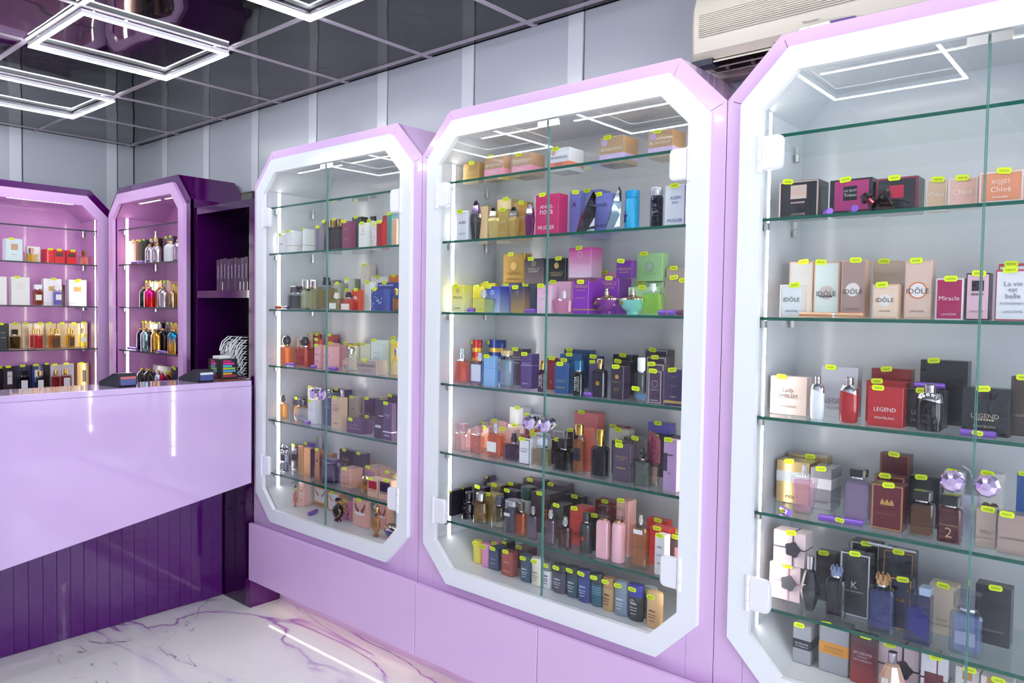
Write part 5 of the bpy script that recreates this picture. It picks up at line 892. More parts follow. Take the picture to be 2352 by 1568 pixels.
 ('box','c3',4,1.5070,1.5370,0.1700,0.0225,0.9490,0.1040,'lilac-white carton at the door gap, fifth shelf, right white cabinet',dict(col='C6C4DC',tag=0)),
 ('box','c3',4,1.5320,1.5830,0.2200,0.0382,0.9490,0.1600,'cream carton with heart emblem, fifth shelf, right white cabinet',dict(col='D2CFCB',heart='6A5A40')),
 ('box','c3',4,1.5460,1.5900,0.1000,0.0330,0.9490,0.0950,'silver-beige foil carton, fifth shelf, right white cabinet',dict(col='C6B0A4',t=[('D&G',0.4,0.5),('DOLCE&GABBANA',0.25,0.8)],tc='8A7A70',metal=0.4)),
 ('box','c3',4,1.5940,1.6580,0.0800,0.0480,0.9490,0.0940,'pinkish foil carton at the picture edge, fifth shelf, right white cabinet',dict(col='B8A098',t=[('DOLCE&GABBANA',0.4,0.8)],tc='5A4A48',metal=0.4)),
 ('box','c3',4,1.6090,1.6380,0.2400,0.0217,0.9490,0.1670,'blue carton at the picture edge, fifth shelf, right white cabinet',dict(col='2C5A9A')),
 ('vial','c3',4,1.0810,1.1150,0.0620,0.0180,0.9490,0.0180,'purple atomiser tube tilted with tag, fifth shelf, right white cabinet',dict(col='8F5FD0',ang=50,tag=1)),
 ('vial','c3',4,1.1870,1.2970,0.0700,0.0180,0.9490,0.0180,'purple atomiser tube behind the mauve flask, fifth shelf, right white cabinet',dict(col='8F5FD0',ang=-8,tag=1)),
 ('box','c3',5,1.0330,1.1230,0.1300,0.0500,0.6860,0.1020,'pale pink carton with grey seal and ribbon, sixth shelf, right white cabinet',dict(col='E6CFD4',seal='5A5A60',rib='C08A9A')),
 ('box','c3',5,1.0440,1.1350,0.1260,0.0580,0.7890,0.0960,'pink carton with dark wax seal and ribbon, sixth shelf, right white cabinet',dict(col='DCC6CC',seal='33323C',rib='4A4854')),
 ('grenade','c3',5,1.1320,1.1850,0.0850,0.0400,0.6860,0.1500,'black faceted flask with silver cap, sixth shelf, right white cabinet',dict(body='26262E',cap='C2BCC8')),
 ('box','c3',5,1.1400,1.1950,0.2000,0.0413,0.6860,0.1390,'dark carton with pink ribbon, sixth shelf, right white cabinet',dict(col='33303A',line='4A4450')),
 ('flac','c3',5,1.2050,1.2540,0.0850,0.0294,0.6860,0.1490,'dark blue flask with crown stopper, sixth shelf, right white cabinet',dict(body='6A6E88',liq='2A2C48',cap='7A86A8',capw=0.6,caph=0.22,crown=1)),
 ('box','c3',5,1.2250,1.3030,0.1400,0.0390,0.6860,0.1730,'charcoal carton with silver outline, sixth shelf, right white cabinet',dict(col='34343C',t=[('K',0.5,0.2),('DOLCE&GABBANA',0.4,0.6)],tc='C8C8D0',line='C8CCD8')),
 ('box','c3',5,1.2180,1.2960,0.2500,0.0500,0.6860,0.1760,'black carton with silver top edge, sixth shelf, right white cabinet',dict(col='1E1E24',line='A8A8B0')),
 ('box','c3',5,1.3100,1.3870,0.2300,0.0500,0.6860,0.1760,'navy carton with gold outline, sixth shelf, right white cabinet',dict(col='23263C',line='A87A48')),
 ('box','c3',5,1.3530,1.4070,0.1300,0.0405,0.6860,0.1350,'navy carton with gold top edge, sixth shelf, right white cabinet',dict(col='2E3048',line='C09058',crown='A8783C')),
 ('flac','c3',5,1.3150,1.3780,0.0750,0.0378,0.6860,0.1580,'blue flask with gold crown stopper, sixth shelf, right white cabinet',dict(body='8AA4D8',liq='4A5AA0',cap='A87C4C',capw=0.5,caph=0.22,crown=1)),
 ('slantblue','c3',5,1.4030,1.4630,0.0700,0.0360,0.6860,0.1420,'slanted blue glass flask, sixth shelf, right white cabinet',dict()),
 ('box','c3',5,1.4380,1.5010,0.1700,0.0472,0.6860,0.1300,'beige carton with grey letters, sixth shelf, right white cabinet',dict(col='C8B49A',t=[('LIGHT',0.3,0.4),('DOLCE&GABBANA',0.2,0.8)],tc='7A7068')),
 ('flac','c3',5,1.5030,1.5740,0.0700,0.0426,0.6860,0.1500,'large clear blue flask with red cap core, sixth shelf, right white cabinet',dict(body='B8C6E2',liq='9AAAD0',cap='C2C8DC',capw=0.8,caph=0.25,capg=1,lab=('8A90B0',0.4,0.3))),
 ('box','c3',5,1.5370,1.6140,0.1900,0.0500,0.6860,0.1460,'dark carton with faint script, sixth shelf, right white cabinet',dict(col='34343E',t=[('DOLCE&GABBANA',0.25,0.7)],tc='8A8A96')),
 ('vial','c3',5,1.2690,1.3920,0.2260,0.0180,0.8630,0.0180,'white glass stirring stick lying on cartons, sixth shelf, right white cabinet',dict(col='E6EAF0',ang=0,tag=0)),
 ('box','c3',6,1.1030,1.1530,0.1400,0.0650,0.5130,0.1100,'silver carton with black band, cabinet floor, right white cabinet',dict(col='A6A6AE',t=[('SPICEBOMB',0.52,0.75),('VIKTOR&ROLF',0.45,0.75)],tc='DCDCE6',band=[(0.38,0.24,'33323E')])),
 ('box','c3',6,1.1760,1.2550,0.1400,0.0500,0.5130,0.1340,'silver carton with orange band, cabinet floor, right white cabinet',dict(col='A4A4AC',t=[('SPICEBOMB',0.52,0.65),('VIKTOR&ROLF',0.45,0.65)],tc='A87A3C',band=[(0.38,0.24,'E09A40')])),
 ('box','c3',6,1.2620,1.3250,0.1300,0.0290,0.5130,0.1340,'black carton fading to red, cabinet floor, right white cabinet',dict(col='A83A3C',t=[('SPICEBOMB',0.62,0.75),('INFRARED',0.55,0.4),('VIKTOR&ROLF',0.48,0.75)],tc='C8C4CC',fade='3A383C')),
 ('box','c3',6,1.3230,1.4230,0.1600,0.0500,0.5130,0.1170,'pink carton with black bow, cabinet floor, right white cabinet',dict(col='DCC4CC',seal='33303A',rib='3A3842')),
 ('grenade','c3',6,1.3410,1.4060,0.0750,0.0600,0.5130,0.1210,'pink faceted flask with silver cap, cabinet floor, right white cabinet',dict(body='E0B098',cap='C8BEC8')),
 ('box','c3',6,1.4310,1.4930,0.1400,0.0465,0.5130,0.1250,'white carton with maroon label and ribbon, cabinet floor, right white cabinet',dict(col='DAD4DC',pan=(0.15,0.35,0.7,0.3,'6E2A3A'),rib='6A2A3A',seal='')),
 ('box','c3',6,1.5090,1.5620,0.1400,0.0398,0.5130,0.1170,'white carton with tan label near the frame, cabinet floor, right white cabinet',dict(col='DAD0D2',pan=(0.3,0.75,0.4,0.25,'B88A58'))),
 ('box','c3',6,1.5650,1.6320,0.1300,0.0500,0.5130,0.1150,'white carton with tan stripe at the lower edge, cabinet floor, right white cabinet',dict(col='DCCFCB',pan=(0.2,0.7,0.5,0.3,'B88A58'))),
 ('vial','c3',6,1.2750,1.3060,0.0620,0.0180,0.5130,0.0180,'purple atomiser tube at the lower frame, cabinet floor, right white cabinet',dict(col='8F5FD0',ang=-35,tag=1)),
 ('box','p3',1,-0.5020,-0.4110,0.1000,0.0710,1.7660,0.1380,'mint white carton with gold plate, second shelf, far purple cabinet',dict(col='D8E8E8',t=[('~',0.3,0.3)],tc='C0A890',pan=(0.3,0.5,0.42,0.27,'C9A27C'))),
 ('box','p3',1,-0.3680,-0.2950,0.1600,0.0500,1.7660,0.1020,'white carton behind the gold star flask, second shelf, far purple cabinet',dict(col='F0EDE8',tag=0)),
 ('star2','p3',1,-0.4000,-0.3210,0.0900,0.0450,1.7660,0.0880,'gold star-cut flask, second shelf, far purple cabinet',dict(body='F0DFA0',liq='E8C050',cap='C8A8A0')),
 ('box','p3',1,-0.2770,-0.2330,0.1000,0.1040,1.7660,0.0890,'red carton nearest the gold flask, second shelf, far purple cabinet',dict(col='E0202C',t=[('~',0.6,0.7)],tc='E07040')),
 ('box','p3',1,-0.2320,-0.1710,0.1000,0.0457,1.7660,0.0890,'red carton with bronze plate, left one, second shelf, far purple cabinet',dict(col='E2222E',pan=(0.1,0.5,0.75,0.3,'5A3A38'))),
 ('box','p3',1,-0.1590,-0.0990,0.1000,0.0450,1.7660,0.0890,'red carton with bronze plate, right one, second shelf, far purple cabinet',dict(col='E2222E',pan=(0.12,0.5,0.75,0.3,'5A3A38'))),
 ('star2','p3',1,-0.0860,-0.0090,0.1000,0.0450,1.7660,0.0960,'rose star-cut flask, second shelf, far purple cabinet',dict(body='F0C4AC',liq='D89078',cap='A88A50')),
 ('box','p3',2,-0.5530,-0.4980,0.1000,0.0413,1.4930,0.1740,'white carton cut by the left picture edge, third shelf, far purple cabinet',dict(col='F0EEE8',tag=0)),
 ('box','p3',2,-0.4750,-0.3730,0.1000,0.0500,1.4930,0.1750,'white carton with embossed square, third shelf, far purple cabinet',dict(col='EEECE6',pan=(0.3,0.55,0.4,0.25,'E6E4DC'))),
 ('flac','p3',2,-0.3560,-0.2980,0.0900,0.0348,1.4930,0.1320,'amber flask with white cap, third shelf, far purple cabinet',dict(body='E0B070',liq='A85A10',cap='F0EEF0',capw=0.78,caph=0.2,lab=('F2EEE6',0.5,0.35))),
 ('box','p3',2,-0.2840,-0.1780,0.1400,0.0440,1.4930,0.1740,'white carton with gold plate, left one, third shelf, far purple cabinet',dict(col='ECEAF0',pan=(0.28,0.55,0.38,0.17,'D0A860'),band=[(0.1,0.01,'D0A868')])),
 ('flac','p3',2,-0.2410,-0.1840,0.0900,0.0342,1.4930,0.1310,'lavender flask with white cap, third shelf, far purple cabinet',dict(body='C8C0EA',liq='9A94D0',cap='F0EEF0',capw=0.75,caph=0.2,lab=('F2EEF0',0.55,0.35))),
 ('box','p3',2,-0.1350,-0.0270,0.1400,0.0600,1.4930,0.1730,'white carton with gold plate, right one, third shelf, far purple cabinet',dict(col='ECEAF0',tag=2,pan=(0.28,0.55,0.42,0.18,'D8A860'),band=[(0.1,0.01,'D0A868')])),
 ('box','p3',2,-0.1380,-0.1170,0.2600,0.0200,1.4930,0.1400,'narrow bronze carton, third shelf, far purple cabinet',dict(col='7A5A4A',tag=0)),
 ('box','p3',3,-0.5360,-0.4750,0.1500,0.0458,1.2170,0.1590,'dark grey carton with silver marks, fourth shelf, far purple cabinet',dict(col='2E3436',t=[('~',0.65,0.5),('~',0.45,0.5)],tc='A8A8A8')),
 ('box','p3',3,-0.4540,-0.3860,0.2200,0.0500,1.2170,0.1610,'champagne foil carton, first of seven in the row, fourth shelf, far purple cabinet',dict(col='D2BFA0',metal=0.5)),
 ('box','p3',3,-0.3850,-0.3210,0.2200,0.0500,1.2170,0.1610,'champagne foil carton, second of seven in the row, fourth shelf, far purple cabinet',dict(col='C9BCA0',metal=0.5)),
 ('box','p3',3,-0.3200,-0.2530,0.2200,0.0500,1.2170,0.1610,'champagne foil carton, third of seven in the row, fourth shelf, far purple cabinet',dict(col='CDBFA2',metal=0.5)),
 ('box','p3',3,-0.2510,-0.1850,0.2200,0.0500,1.2170,0.1610,'champagne foil carton, fourth of seven in the row, fourth shelf, far purple cabinet',dict(col='D6C29A',metal=0.5)),
 ('box','p3',3,-0.1830,-0.1140,0.2200,0.0500,1.2170,0.1610,'champagne foil carton, fifth of seven in the row, fourth shelf, far purple cabinet',dict(col='D9C49C',metal=0.5)),
 ('box','p3',3,-0.1130,-0.0380,0.2200,0.0500,1.2170,0.1610,'champagne foil carton, sixth of seven in the row, fourth shelf, far purple cabinet',dict(col='DCC79A',metal=0.5)),
 ('box','p3',3,-0.0360,0.0070,0.2200,0.0500,1.2170,0.1650,'champagne foil carton, last of seven in the row, fourth shelf, far purple cabinet',dict(col='E2CE9E',metal=0.5)),
 ('flac','p3',3,-0.4850,-0.4220,0.1000,0.0378,1.2170,0.1240,'black and gold dappled flask, fourth shelf, far purple cabinet',dict(body='B89A40',liq='4A3A14',cap='2A2A20',capw=0.5,caph=0.26)),
 ('flac','p3',3,-0.3580,-0.3130,0.1500,0.0270,1.2170,0.1290,'red fading flask in the second row, fourth shelf, far purple cabinet',dict(body='F0A0A0',liq='C03A44',cap='E0B070',capw=0.4,caph=0.24,capm=1)),
 ('flac','p3',3,-0.3520,-0.3000,0.0900,0.0312,1.2170,0.1290,'red fading flask with gold cap, fourth shelf, far purple cabinet',dict(body='F0A8A8',liq='B82030',cap='E0B070',capw=0.42,caph=0.24,capm=1)),
 ('flac','p3',3,-0.2520,-0.2130,0.1500,0.0234,1.2170,0.1290,'gold flask in the second row, fourth shelf, far purple cabinet',dict(body='E8C870',liq='C08A20',cap='D0A040',capw=0.4,caph=0.24,capm=1)),
 ('flac','p3',3,-0.2500,-0.1970,0.0900,0.0318,1.2170,0.1280,'gold flask with bronze centre, fourth shelf, far purple cabinet',dict(body='E8C878',liq='9A6A24',cap='D0A040',capw=0.4,caph=0.24,capm=1,lab=('4A3020',0.45,0.6))),
 ('flac','p3',3,-0.1480,-0.1100,0.1600,0.0228,1.2170,0.1280,'pale gold flask in the second row, fourth shelf, far purple cabinet',dict(body='EEDC90',liq='D8B84A',cap='D8B050',capw=0.4,caph=0.24,capm=1)),
 ('flac','p3',3,-0.1520,-0.1090,0.1000,0.0258,1.2170,0.1280,'pale gold flask with dark centre, fourth shelf, far purple cabinet',dict(body='EEDC90',liq='B8943A',cap='D8B050',capw=0.4,caph=0.24,capm=1,lab=('4A3A34',0.45,0.6))),
 ('flac','p3',3,-0.0900,-0.0390,0.0900,0.0306,1.2170,0.1300,'lemon flask with white label, fourth shelf, far purple cabinet',dict(body='F4EAA8',liq='E6D050',cap='C8B090',capw=0.4,caph=0.24,capm=1,lab=('ECECEC',0.6,0.35))),
 ('box','p3',4,-0.5360,-0.4980,0.1800,0.0285,0.9490,0.1540,'black carton at the left picture edge, fifth shelf, far purple cabinet',dict(col='1A1620')),
 ('box','p3',4,-0.5080,-0.4450,0.1400,0.0390,0.9490,0.1590,'black carton with white label, fifth shelf, far purple cabinet',dict(col='221620',t=[('~',0.62,0.3)],tc='3A3A40',pan=(0.3,0.3,0.42,0.5,'D8D4DC'))),
 ('box','p3',4,-0.4260,-0.3400,0.2000,0.0500,0.9490,0.1570,'navy carton, fifth shelf, far purple cabinet',dict(col='23284A')),
 ('box','p3',4,-0.3370,-0.2670,0.2000,0.0500,0.9490,0.1590,'navy carton with white label, fifth shelf, far purple cabinet',dict(col='23306A',pan=(0.25,0.3,0.35,0.5,'D8D8E0'))),
 ('box','p3',4,-0.2590,-0.2291,0.2200,0.0240,0.9490,0.1630,'dark brown carton, fifth shelf, far purple cabinet',dict(col='2A2224')),
 ('box','p3',4,-0.2279,-0.1620,0.2000,0.0500,0.9490,0.1570,'pale grey carton, fifth shelf, far purple cabinet',dict(col='B8B0BC',metal=0.3)),
 ('box','p3',4,-0.1610,-0.0870,0.2000,0.0500,0.9490,0.1610,'grey carton with cream edge, fifth shelf, far purple cabinet',dict(col='A8A4B4',line='E0CCA0',metal=0.3)),
 ('box','p3',4,-0.0670,0.0070,0.2000,0.0390,0.9490,0.1600,'gold carton with dark label, fifth shelf, far purple cabinet',dict(col='D8B878',metal=0.4,pan=(0.45,0.2,0.3,0.5,'3A3030'))),
 ('flac','p3',4,-0.4400,-0.3800,0.0900,0.0360,0.9490,0.1320,'dark brown flask with black cap and white label, fifth shelf, far purple cabinet',dict(body='6A4A2C',liq='2A1A14',cap='221E20',capw=0.65,caph=0.24,lab=('E6E4EA',0.45,0.6))),
 ('flac','p3',4,-0.3450,-0.2920,0.0900,0.0318,0.9490,0.1270,'teal flask with gold cap and white label, fifth shelf, far purple cabinet',dict(body='3A6A8A',liq='0E3A4A',cap='D0A060',capw=0.5,caph=0.24,capm=1,lab=('E6E4EA',0.45,0.6))),
 ('flac','p3',4,-0.2500,-0.1990,0.1000,0.0306,0.9490,0.1280,'red fading flask with gold cap, last shelf, fifth shelf, far purple cabinet',dict(body='E08A60',liq='9A1414',cap='C8A060',capw=0.45,caph=0.24,capm=1)),
 ('flac','p3',4,-0.1980,-0.1350,0.0900,0.0378,0.9490,0.1310,'dark red flask with white label and gold cap, fifth shelf, far purple cabinet',dict(body='C86A3A',liq='8A1A14',cap='D8A850',capw=0.4,caph=0.24,capm=1,lab=('E2DEE4',0.5,0.6))),
 ('box','p2',1,-3.2870,-3.1860,0.1200,0.0330,1.7660,0.1560,'salmon carton by the light strip, second shelf, nearer purple cabinet',dict(col='D0907E',tag=2)),
 ('box','p2',1,-3.2650,-3.2260,0.1540,0.0293,1.7660,0.1590,'olive carton, second shelf, nearer purple cabinet',dict(col='5A6248')),
 ('box','p2',1,-3.1680,-3.1230,0.1300,0.0337,1.7660,0.1540,'dark olive carton, second shelf, nearer purple cabinet',dict(col='4E5346')),
 ('box','p2',1,-3.2830,-3.2010,0.2000,0.0500,1.7660,0.1690,'black-violet carton, second shelf, nearer purple cabinet',dict(col='2E2436')),
 ('box','p2',1,-3.1870,-3.1200,0.2000,0.0500,1.7660,0.1650,'black-violet carton beside the brown one, second shelf, nearer purple cabinet',dict(col='33283A')),
 ('box','p2',1,-3.0680,-3.0050,0.1820,0.0330,1.7660,0.1700,'brown carton with dark side, second shelf, nearer purple cabinet',dict(col='A8705C',side='33281C')),
 ('box','p2',1,-2.9630,-2.9000,0.2000,0.0473,1.7660,0.1700,'dark violet carton behind the white bottle, second shelf, nearer purple cabinet',dict(col='3A2E44')),
 ('box','p2',1,-2.8980,-2.8340,0.2000,0.0250,1.7660,0.1720,'dark violet carton with tag, second shelf, nearer purple cabinet',dict(col='3A2A42')),
 ('alu','p2',1,-3.0310,-2.9566,0.1000,0.0510,1.7660,0.1260,'chrome bottle with clip stopper, second shelf, nearer purple cabinet',dict(body='C8C4CE')),
 ('alu','p2',1,-2.9553,-2.8820,0.1100,0.0600,1.7660,0.1300,'chrome bottle with clip stopper, taller, second shelf, nearer purple cabinet',dict(body='CFC8CC')),
 ('alu','p2',1,-3.0020,-2.9620,0.1640,0.0350,1.7660,0.1080,'amber bottle, second shelf, nearer purple cabinet',dict(body='C07A20',m=0.6)),
 ('alu','p2',1,-2.7570,-2.6500,0.0900,0.0600,1.7660,0.1300,'matte white bottle with gold clip, second shelf, nearer purple cabinet',dict(body='D8D8DC',m=0)),
 ('alu','p2',1,-2.6400,-2.5520,0.0900,0.0600,1.7660,0.1330,'chrome bottle at the frame edge, second shelf, nearer purple cabinet',dict(body='C8BCCC')),
 ('vial','p2',1,-3.1440,-2.9700,0.0700,0.0180,1.7660,0.0180,'purple atomiser tube under the salmon carton, second shelf, nearer purple cabinet',dict(col='8F5FD0',ang=0,tag=0)),
 ('alu','p2',2,-3.1790,-3.1280,0.1300,0.0510,1.4930,0.1350,'dark steel bottle, third shelf, nearer purple cabinet',dict(body='4A504E')),
 ('alu','p2',2,-3.0340,-2.9360,0.0900,0.0600,1.4930,0.1300,'red and pink metallic bottle, third shelf, nearer purple cabinet',dict(body='E0201C',fade='E81A90')),
 ('box','p2',2,-3.2400,-3.1770,0.2000,0.0473,1.4930,0.1690,'gold foil carton, first of four, third shelf, nearer purple cabinet',dict(col='C0946A',metal=0.5)),
 ('box','p2',2,-3.1730,-3.1120,0.2000,0.0457,1.4930,0.1680,'gold foil carton, second of four, third shelf, nearer purple cabinet',dict(col='F0E4C0',metal=0.5)),
 ('box','p2',2,-3.1020,-3.0370,0.2000,0.0487,1.4930,0.1670,'gold foil carton, third of four, third shelf, nearer purple cabinet',dict(col='D8A860',metal=0.5)),
 ('box','p2',2,-3.0330,-2.9870,0.2000,0.0345,1.4930,0.1660,'gold foil carton, last of four, third shelf, nearer purple cabinet',dict(col='C88A50',metal=0.5)),
 ('alu','p2',2,-2.8450,-2.7550,0.0900,0.0600,1.4930,0.1290,'striped chrome bottle, third shelf, nearer purple cabinet',dict(body='C8B8C0')),
 ('box','p2',2,-2.9800,-2.9300,0.2000,0.0375,1.4930,0.1650,'violet carton with red mark, third shelf, nearer purple cabinet',dict(col='5A3A64',pan=(0.2,0.1,0.5,0.5,'A02050'))),
 ('box','p2',2,-2.9290,-2.8670,0.2000,0.0465,1.4930,0.1650,'rose carton, third shelf, nearer purple cabinet',dict(col='D09A8E')),
 ('box','p2',2,-3.0350,-2.9500,0.2800,0.0500,1.4930,0.1670,'brown carton at the frame edge, third shelf, nearer purple cabinet',dict(col='9A6A3C',tag=0)),
 ('alu','p2',2,-2.7000,-2.6560,0.1000,0.0440,1.4930,0.1170,'pale bronze bottle, third shelf, nearer purple cabinet',dict(body='A8906A')),
 ('box','p2',2,-2.7350,-2.6630,0.1440,0.0500,1.4930,0.1340,'gold carton at the frame edge, third shelf, nearer purple cabinet',dict(col='D8B46A',metal=0.5)),
 ('box','p2',3,-3.2870,-3.2510,0.2000,0.0270,1.2170,0.1770,'gold carton, first in the row, fourth shelf, nearer purple cabinet',dict(col='C8A878',metal=0.3)),
 ('box','p2',3,-3.2400,-3.1770,0.2000,0.0473,1.2170,0.1790,'tan carton, second in the row, fourth shelf, nearer purple cabinet',dict(col='D0A870',metal=0.3)),
 ('box','p2',3,-3.1710,-3.1260,0.2000,0.0337,1.2170,0.1800,'white foil carton, third in the row, fourth shelf, nearer purple cabinet',dict(col='E8E2D4',metal=0.3)),
 ('box','p2',3,-3.1230,-3.0480,0.2000,0.0500,1.2170,0.1750,'dark violet carton, fourth in the row, fourth shelf, nearer purple cabinet',dict(col='4A3448',metal=0.3)),
 ('box','p2',3,-3.0430,-2.9970,0.2000,0.0345,1.2170,0.1760,'black-violet carton, fifth in the row, fourth shelf, nearer purple cabinet',dict(col='3E2E42',metal=0.3)),
 ('box','p2',3,-2.9470,-2.8780,0.2000,0.0500,1.2170,0.1770,'grey-violet carton, sixth in the row, fourth shelf, nearer purple cabinet',dict(col='4A3C50',metal=0.3)),
 ('box','p2',3,-2.8750,-2.8220,0.2000,0.0397,1.2170,0.1760,'amber carton, seventh in the row, fourth shelf, nearer purple cabinet',dict(col='D09A40',metal=0.3)),
 ('box','p2',3,-2.8200,-2.7840,0.2000,0.0270,1.2170,0.1750,'amber carton, last in the row, fourth shelf, nearer purple cabinet',dict(col='D8A850',metal=0.3)),
 ('alu','p2',3,-3.1930,-3.1480,0.1200,0.0450,1.2170,0.1440,'black and violet bottle, fourth shelf, nearer purple cabinet',dict(body='3A2A4A')),
 ('alu','p2',3,-3.0990,-3.0210,0.1000,0.0530,1.2170,0.1450,'chrome bottle with teal reflections put into its colour, fourth shelf, nearer purple cabinet',dict(body='A8C8CC')),  # teal of the reflections is part of the metal colour
 ('alu','p2',3,-3.1430,-3.0820,0.1540,0.0450,1.2170,0.1360,'black bottle with label, fourth shelf, nearer purple cabinet',dict(body='1E1A1E',m=0.2)),
 ('alu','p2',3,-2.9220,-2.8270,0.0850,0.0480,1.2170,0.1420,'gold metallic bottle, fourth shelf, nearer purple cabinet',dict(body='D8A84A')),
 ('alu','p2',3,-2.9330,-2.8530,0.1340,0.0600,1.2170,0.1460,'black bottle beside the teal one, fourth shelf, nearer purple cabinet',dict(body='15151F',m=0.2)),
 ('alu','p2',3,-2.7010,-2.6076,0.0850,0.0600,1.2170,0.1490,'teal to gold metallic bottle, fourth shelf, nearer purple cabinet',dict(body='D8A040',fade='0E7AA8')),
 ('alu','p2',3,-2.6064,-2.5730,0.1000,0.0350,1.2170,0.1280,'dark violet bottle at the frame edge, fourth shelf, nearer purple cabinet',dict(body='4A3040')),
 ('vial','p2',3,-3.2300,-3.1010,0.0800,0.0180,1.2170,0.0180,'purple atomiser tube at the shelf corner, fourth shelf, nearer purple cabinet',dict(col='8F5FD0',ang=0,tag=0)),
 ('vial','p2',3,-2.7650,-2.6560,0.0620,0.0180,1.2170,0.0180,'purple atomiser tube before the black bottle, fourth shelf, nearer purple cabinet',dict(col='8F5FD0',ang=0,tag=0)),
 ('box','p2',4,-3.2870,-3.2210,0.2700,0.0495,0.9490,0.1590,'tall pale grey carton, fifth shelf, nearer purple cabinet',dict(col='C8C0C0',tag=0)),
 ('box','p2',4,-3.0600,-2.9150,0.2000,0.0230,0.9490,0.1680,'long pale grey carton, fifth shelf, nearer purple cabinet',dict(col='D0C8C8',tag=0)),
 ('box','p2',4,-2.7309,-2.6630,0.1400,0.0500,0.9490,0.1810,'navy carton with tags, fifth shelf, nearer purple cabinet',dict(col='23263A',tag=2)),
 ('box','p2',4,-2.8240,-2.7830,0.1540,0.0307,0.9490,0.1490,'yellow carton, fifth shelf, nearer purple cabinet',dict(col='C8A030')),
 ('alu','p2',4,-3.1330,-3.0490,0.0900,0.0600,0.9490,0.1570,'black bottle with gold clip, fifth shelf, nearer purple cabinet',dict(body='2A2C26',m=0.2)),
 ('alu','p2',4,-3.0450,-2.9280,0.0900,0.0530,0.9490,0.1600,'wide black bottle with gold clip, fifth shelf, nearer purple cabinet',dict(body='1E2020',m=0.2)),
 ('alu','p2',4,-3.0460,-3.0050,0.1440,0.0410,0.9490,0.1450,'small blue bottle, fifth shelf, nearer purple cabinet',dict(body='2A2A8A')),
 ('alu','p2',4,-2.9250,-2.8696,0.1100,0.0570,0.9490,0.1530,'small chrome bottle, fifth shelf, nearer purple cabinet',dict(body='C8C0D8')),
 ('alu','p2',4,-2.8684,-2.8310,0.1200,0.0390,0.9490,0.1470,'small crimson bottle, fifth shelf, nearer purple cabinet',dict(body='B8184A')),
 ('alu','p2',4,-2.7940,-2.7370,0.1100,0.0430,0.9490,0.1480,'small dark red bottle, fifth shelf, nearer purple cabinet',dict(body='4A1A1E')),
]
R = random.Random(7)
def tag_mesh(seed):
    r = random.Random(seed); m = MB(); w, h, c = 0.0148, 0.0072, 0.0036
    m.prism([(-w + c, -h), (w - c, -h), (w, -h + c), (w, h - c), (w - c, h), (-w + c, h), (-w, h - c), (-w, -h + c)], -0.0006, 0.0002)
    x = -0.0095
    while x < 0.009:
        q = r.choice((0.0014, 0.0018, 0.0024)); m.box(x, x + q, -0.00075, -0.00061, -0.0026 + r.uniform(-.0008, 0), 0.0024, 1); x += q + 0.0011
    return m.mesh('price_tag', [YELLOW, PRINT])
TAGS = [tag_mesh(k) for k in range(4)]
def price_tag(o, x, z, y=-0.0012, tilt=None, wmax=1.0):
    t = put('price_tag', TAGS[R.randrange(4)], o, (x, y, z))
    t.rotation_euler = (0, R.uniform(-0.12, 0.12) if tilt is None else tilt, 0)
    if wmax < 0.036: t.scale = (max(0.45, wmax / 0.036), 1, max(0.7, wmax / 0.036))
    return t
def disc_poly(cx, cz, r, n=22):
    return [(cx + r * math.cos(2 * math.pi * k / n), cz + r * math.sin(2 * math.pi * k / n)) for k in range(n)]
def quad(o, name, x0, x1, z0, z1, y, m, th=0.0004):
    return MB().box(x0, x1, y - th, y, z0, z1).build(name, m, o)
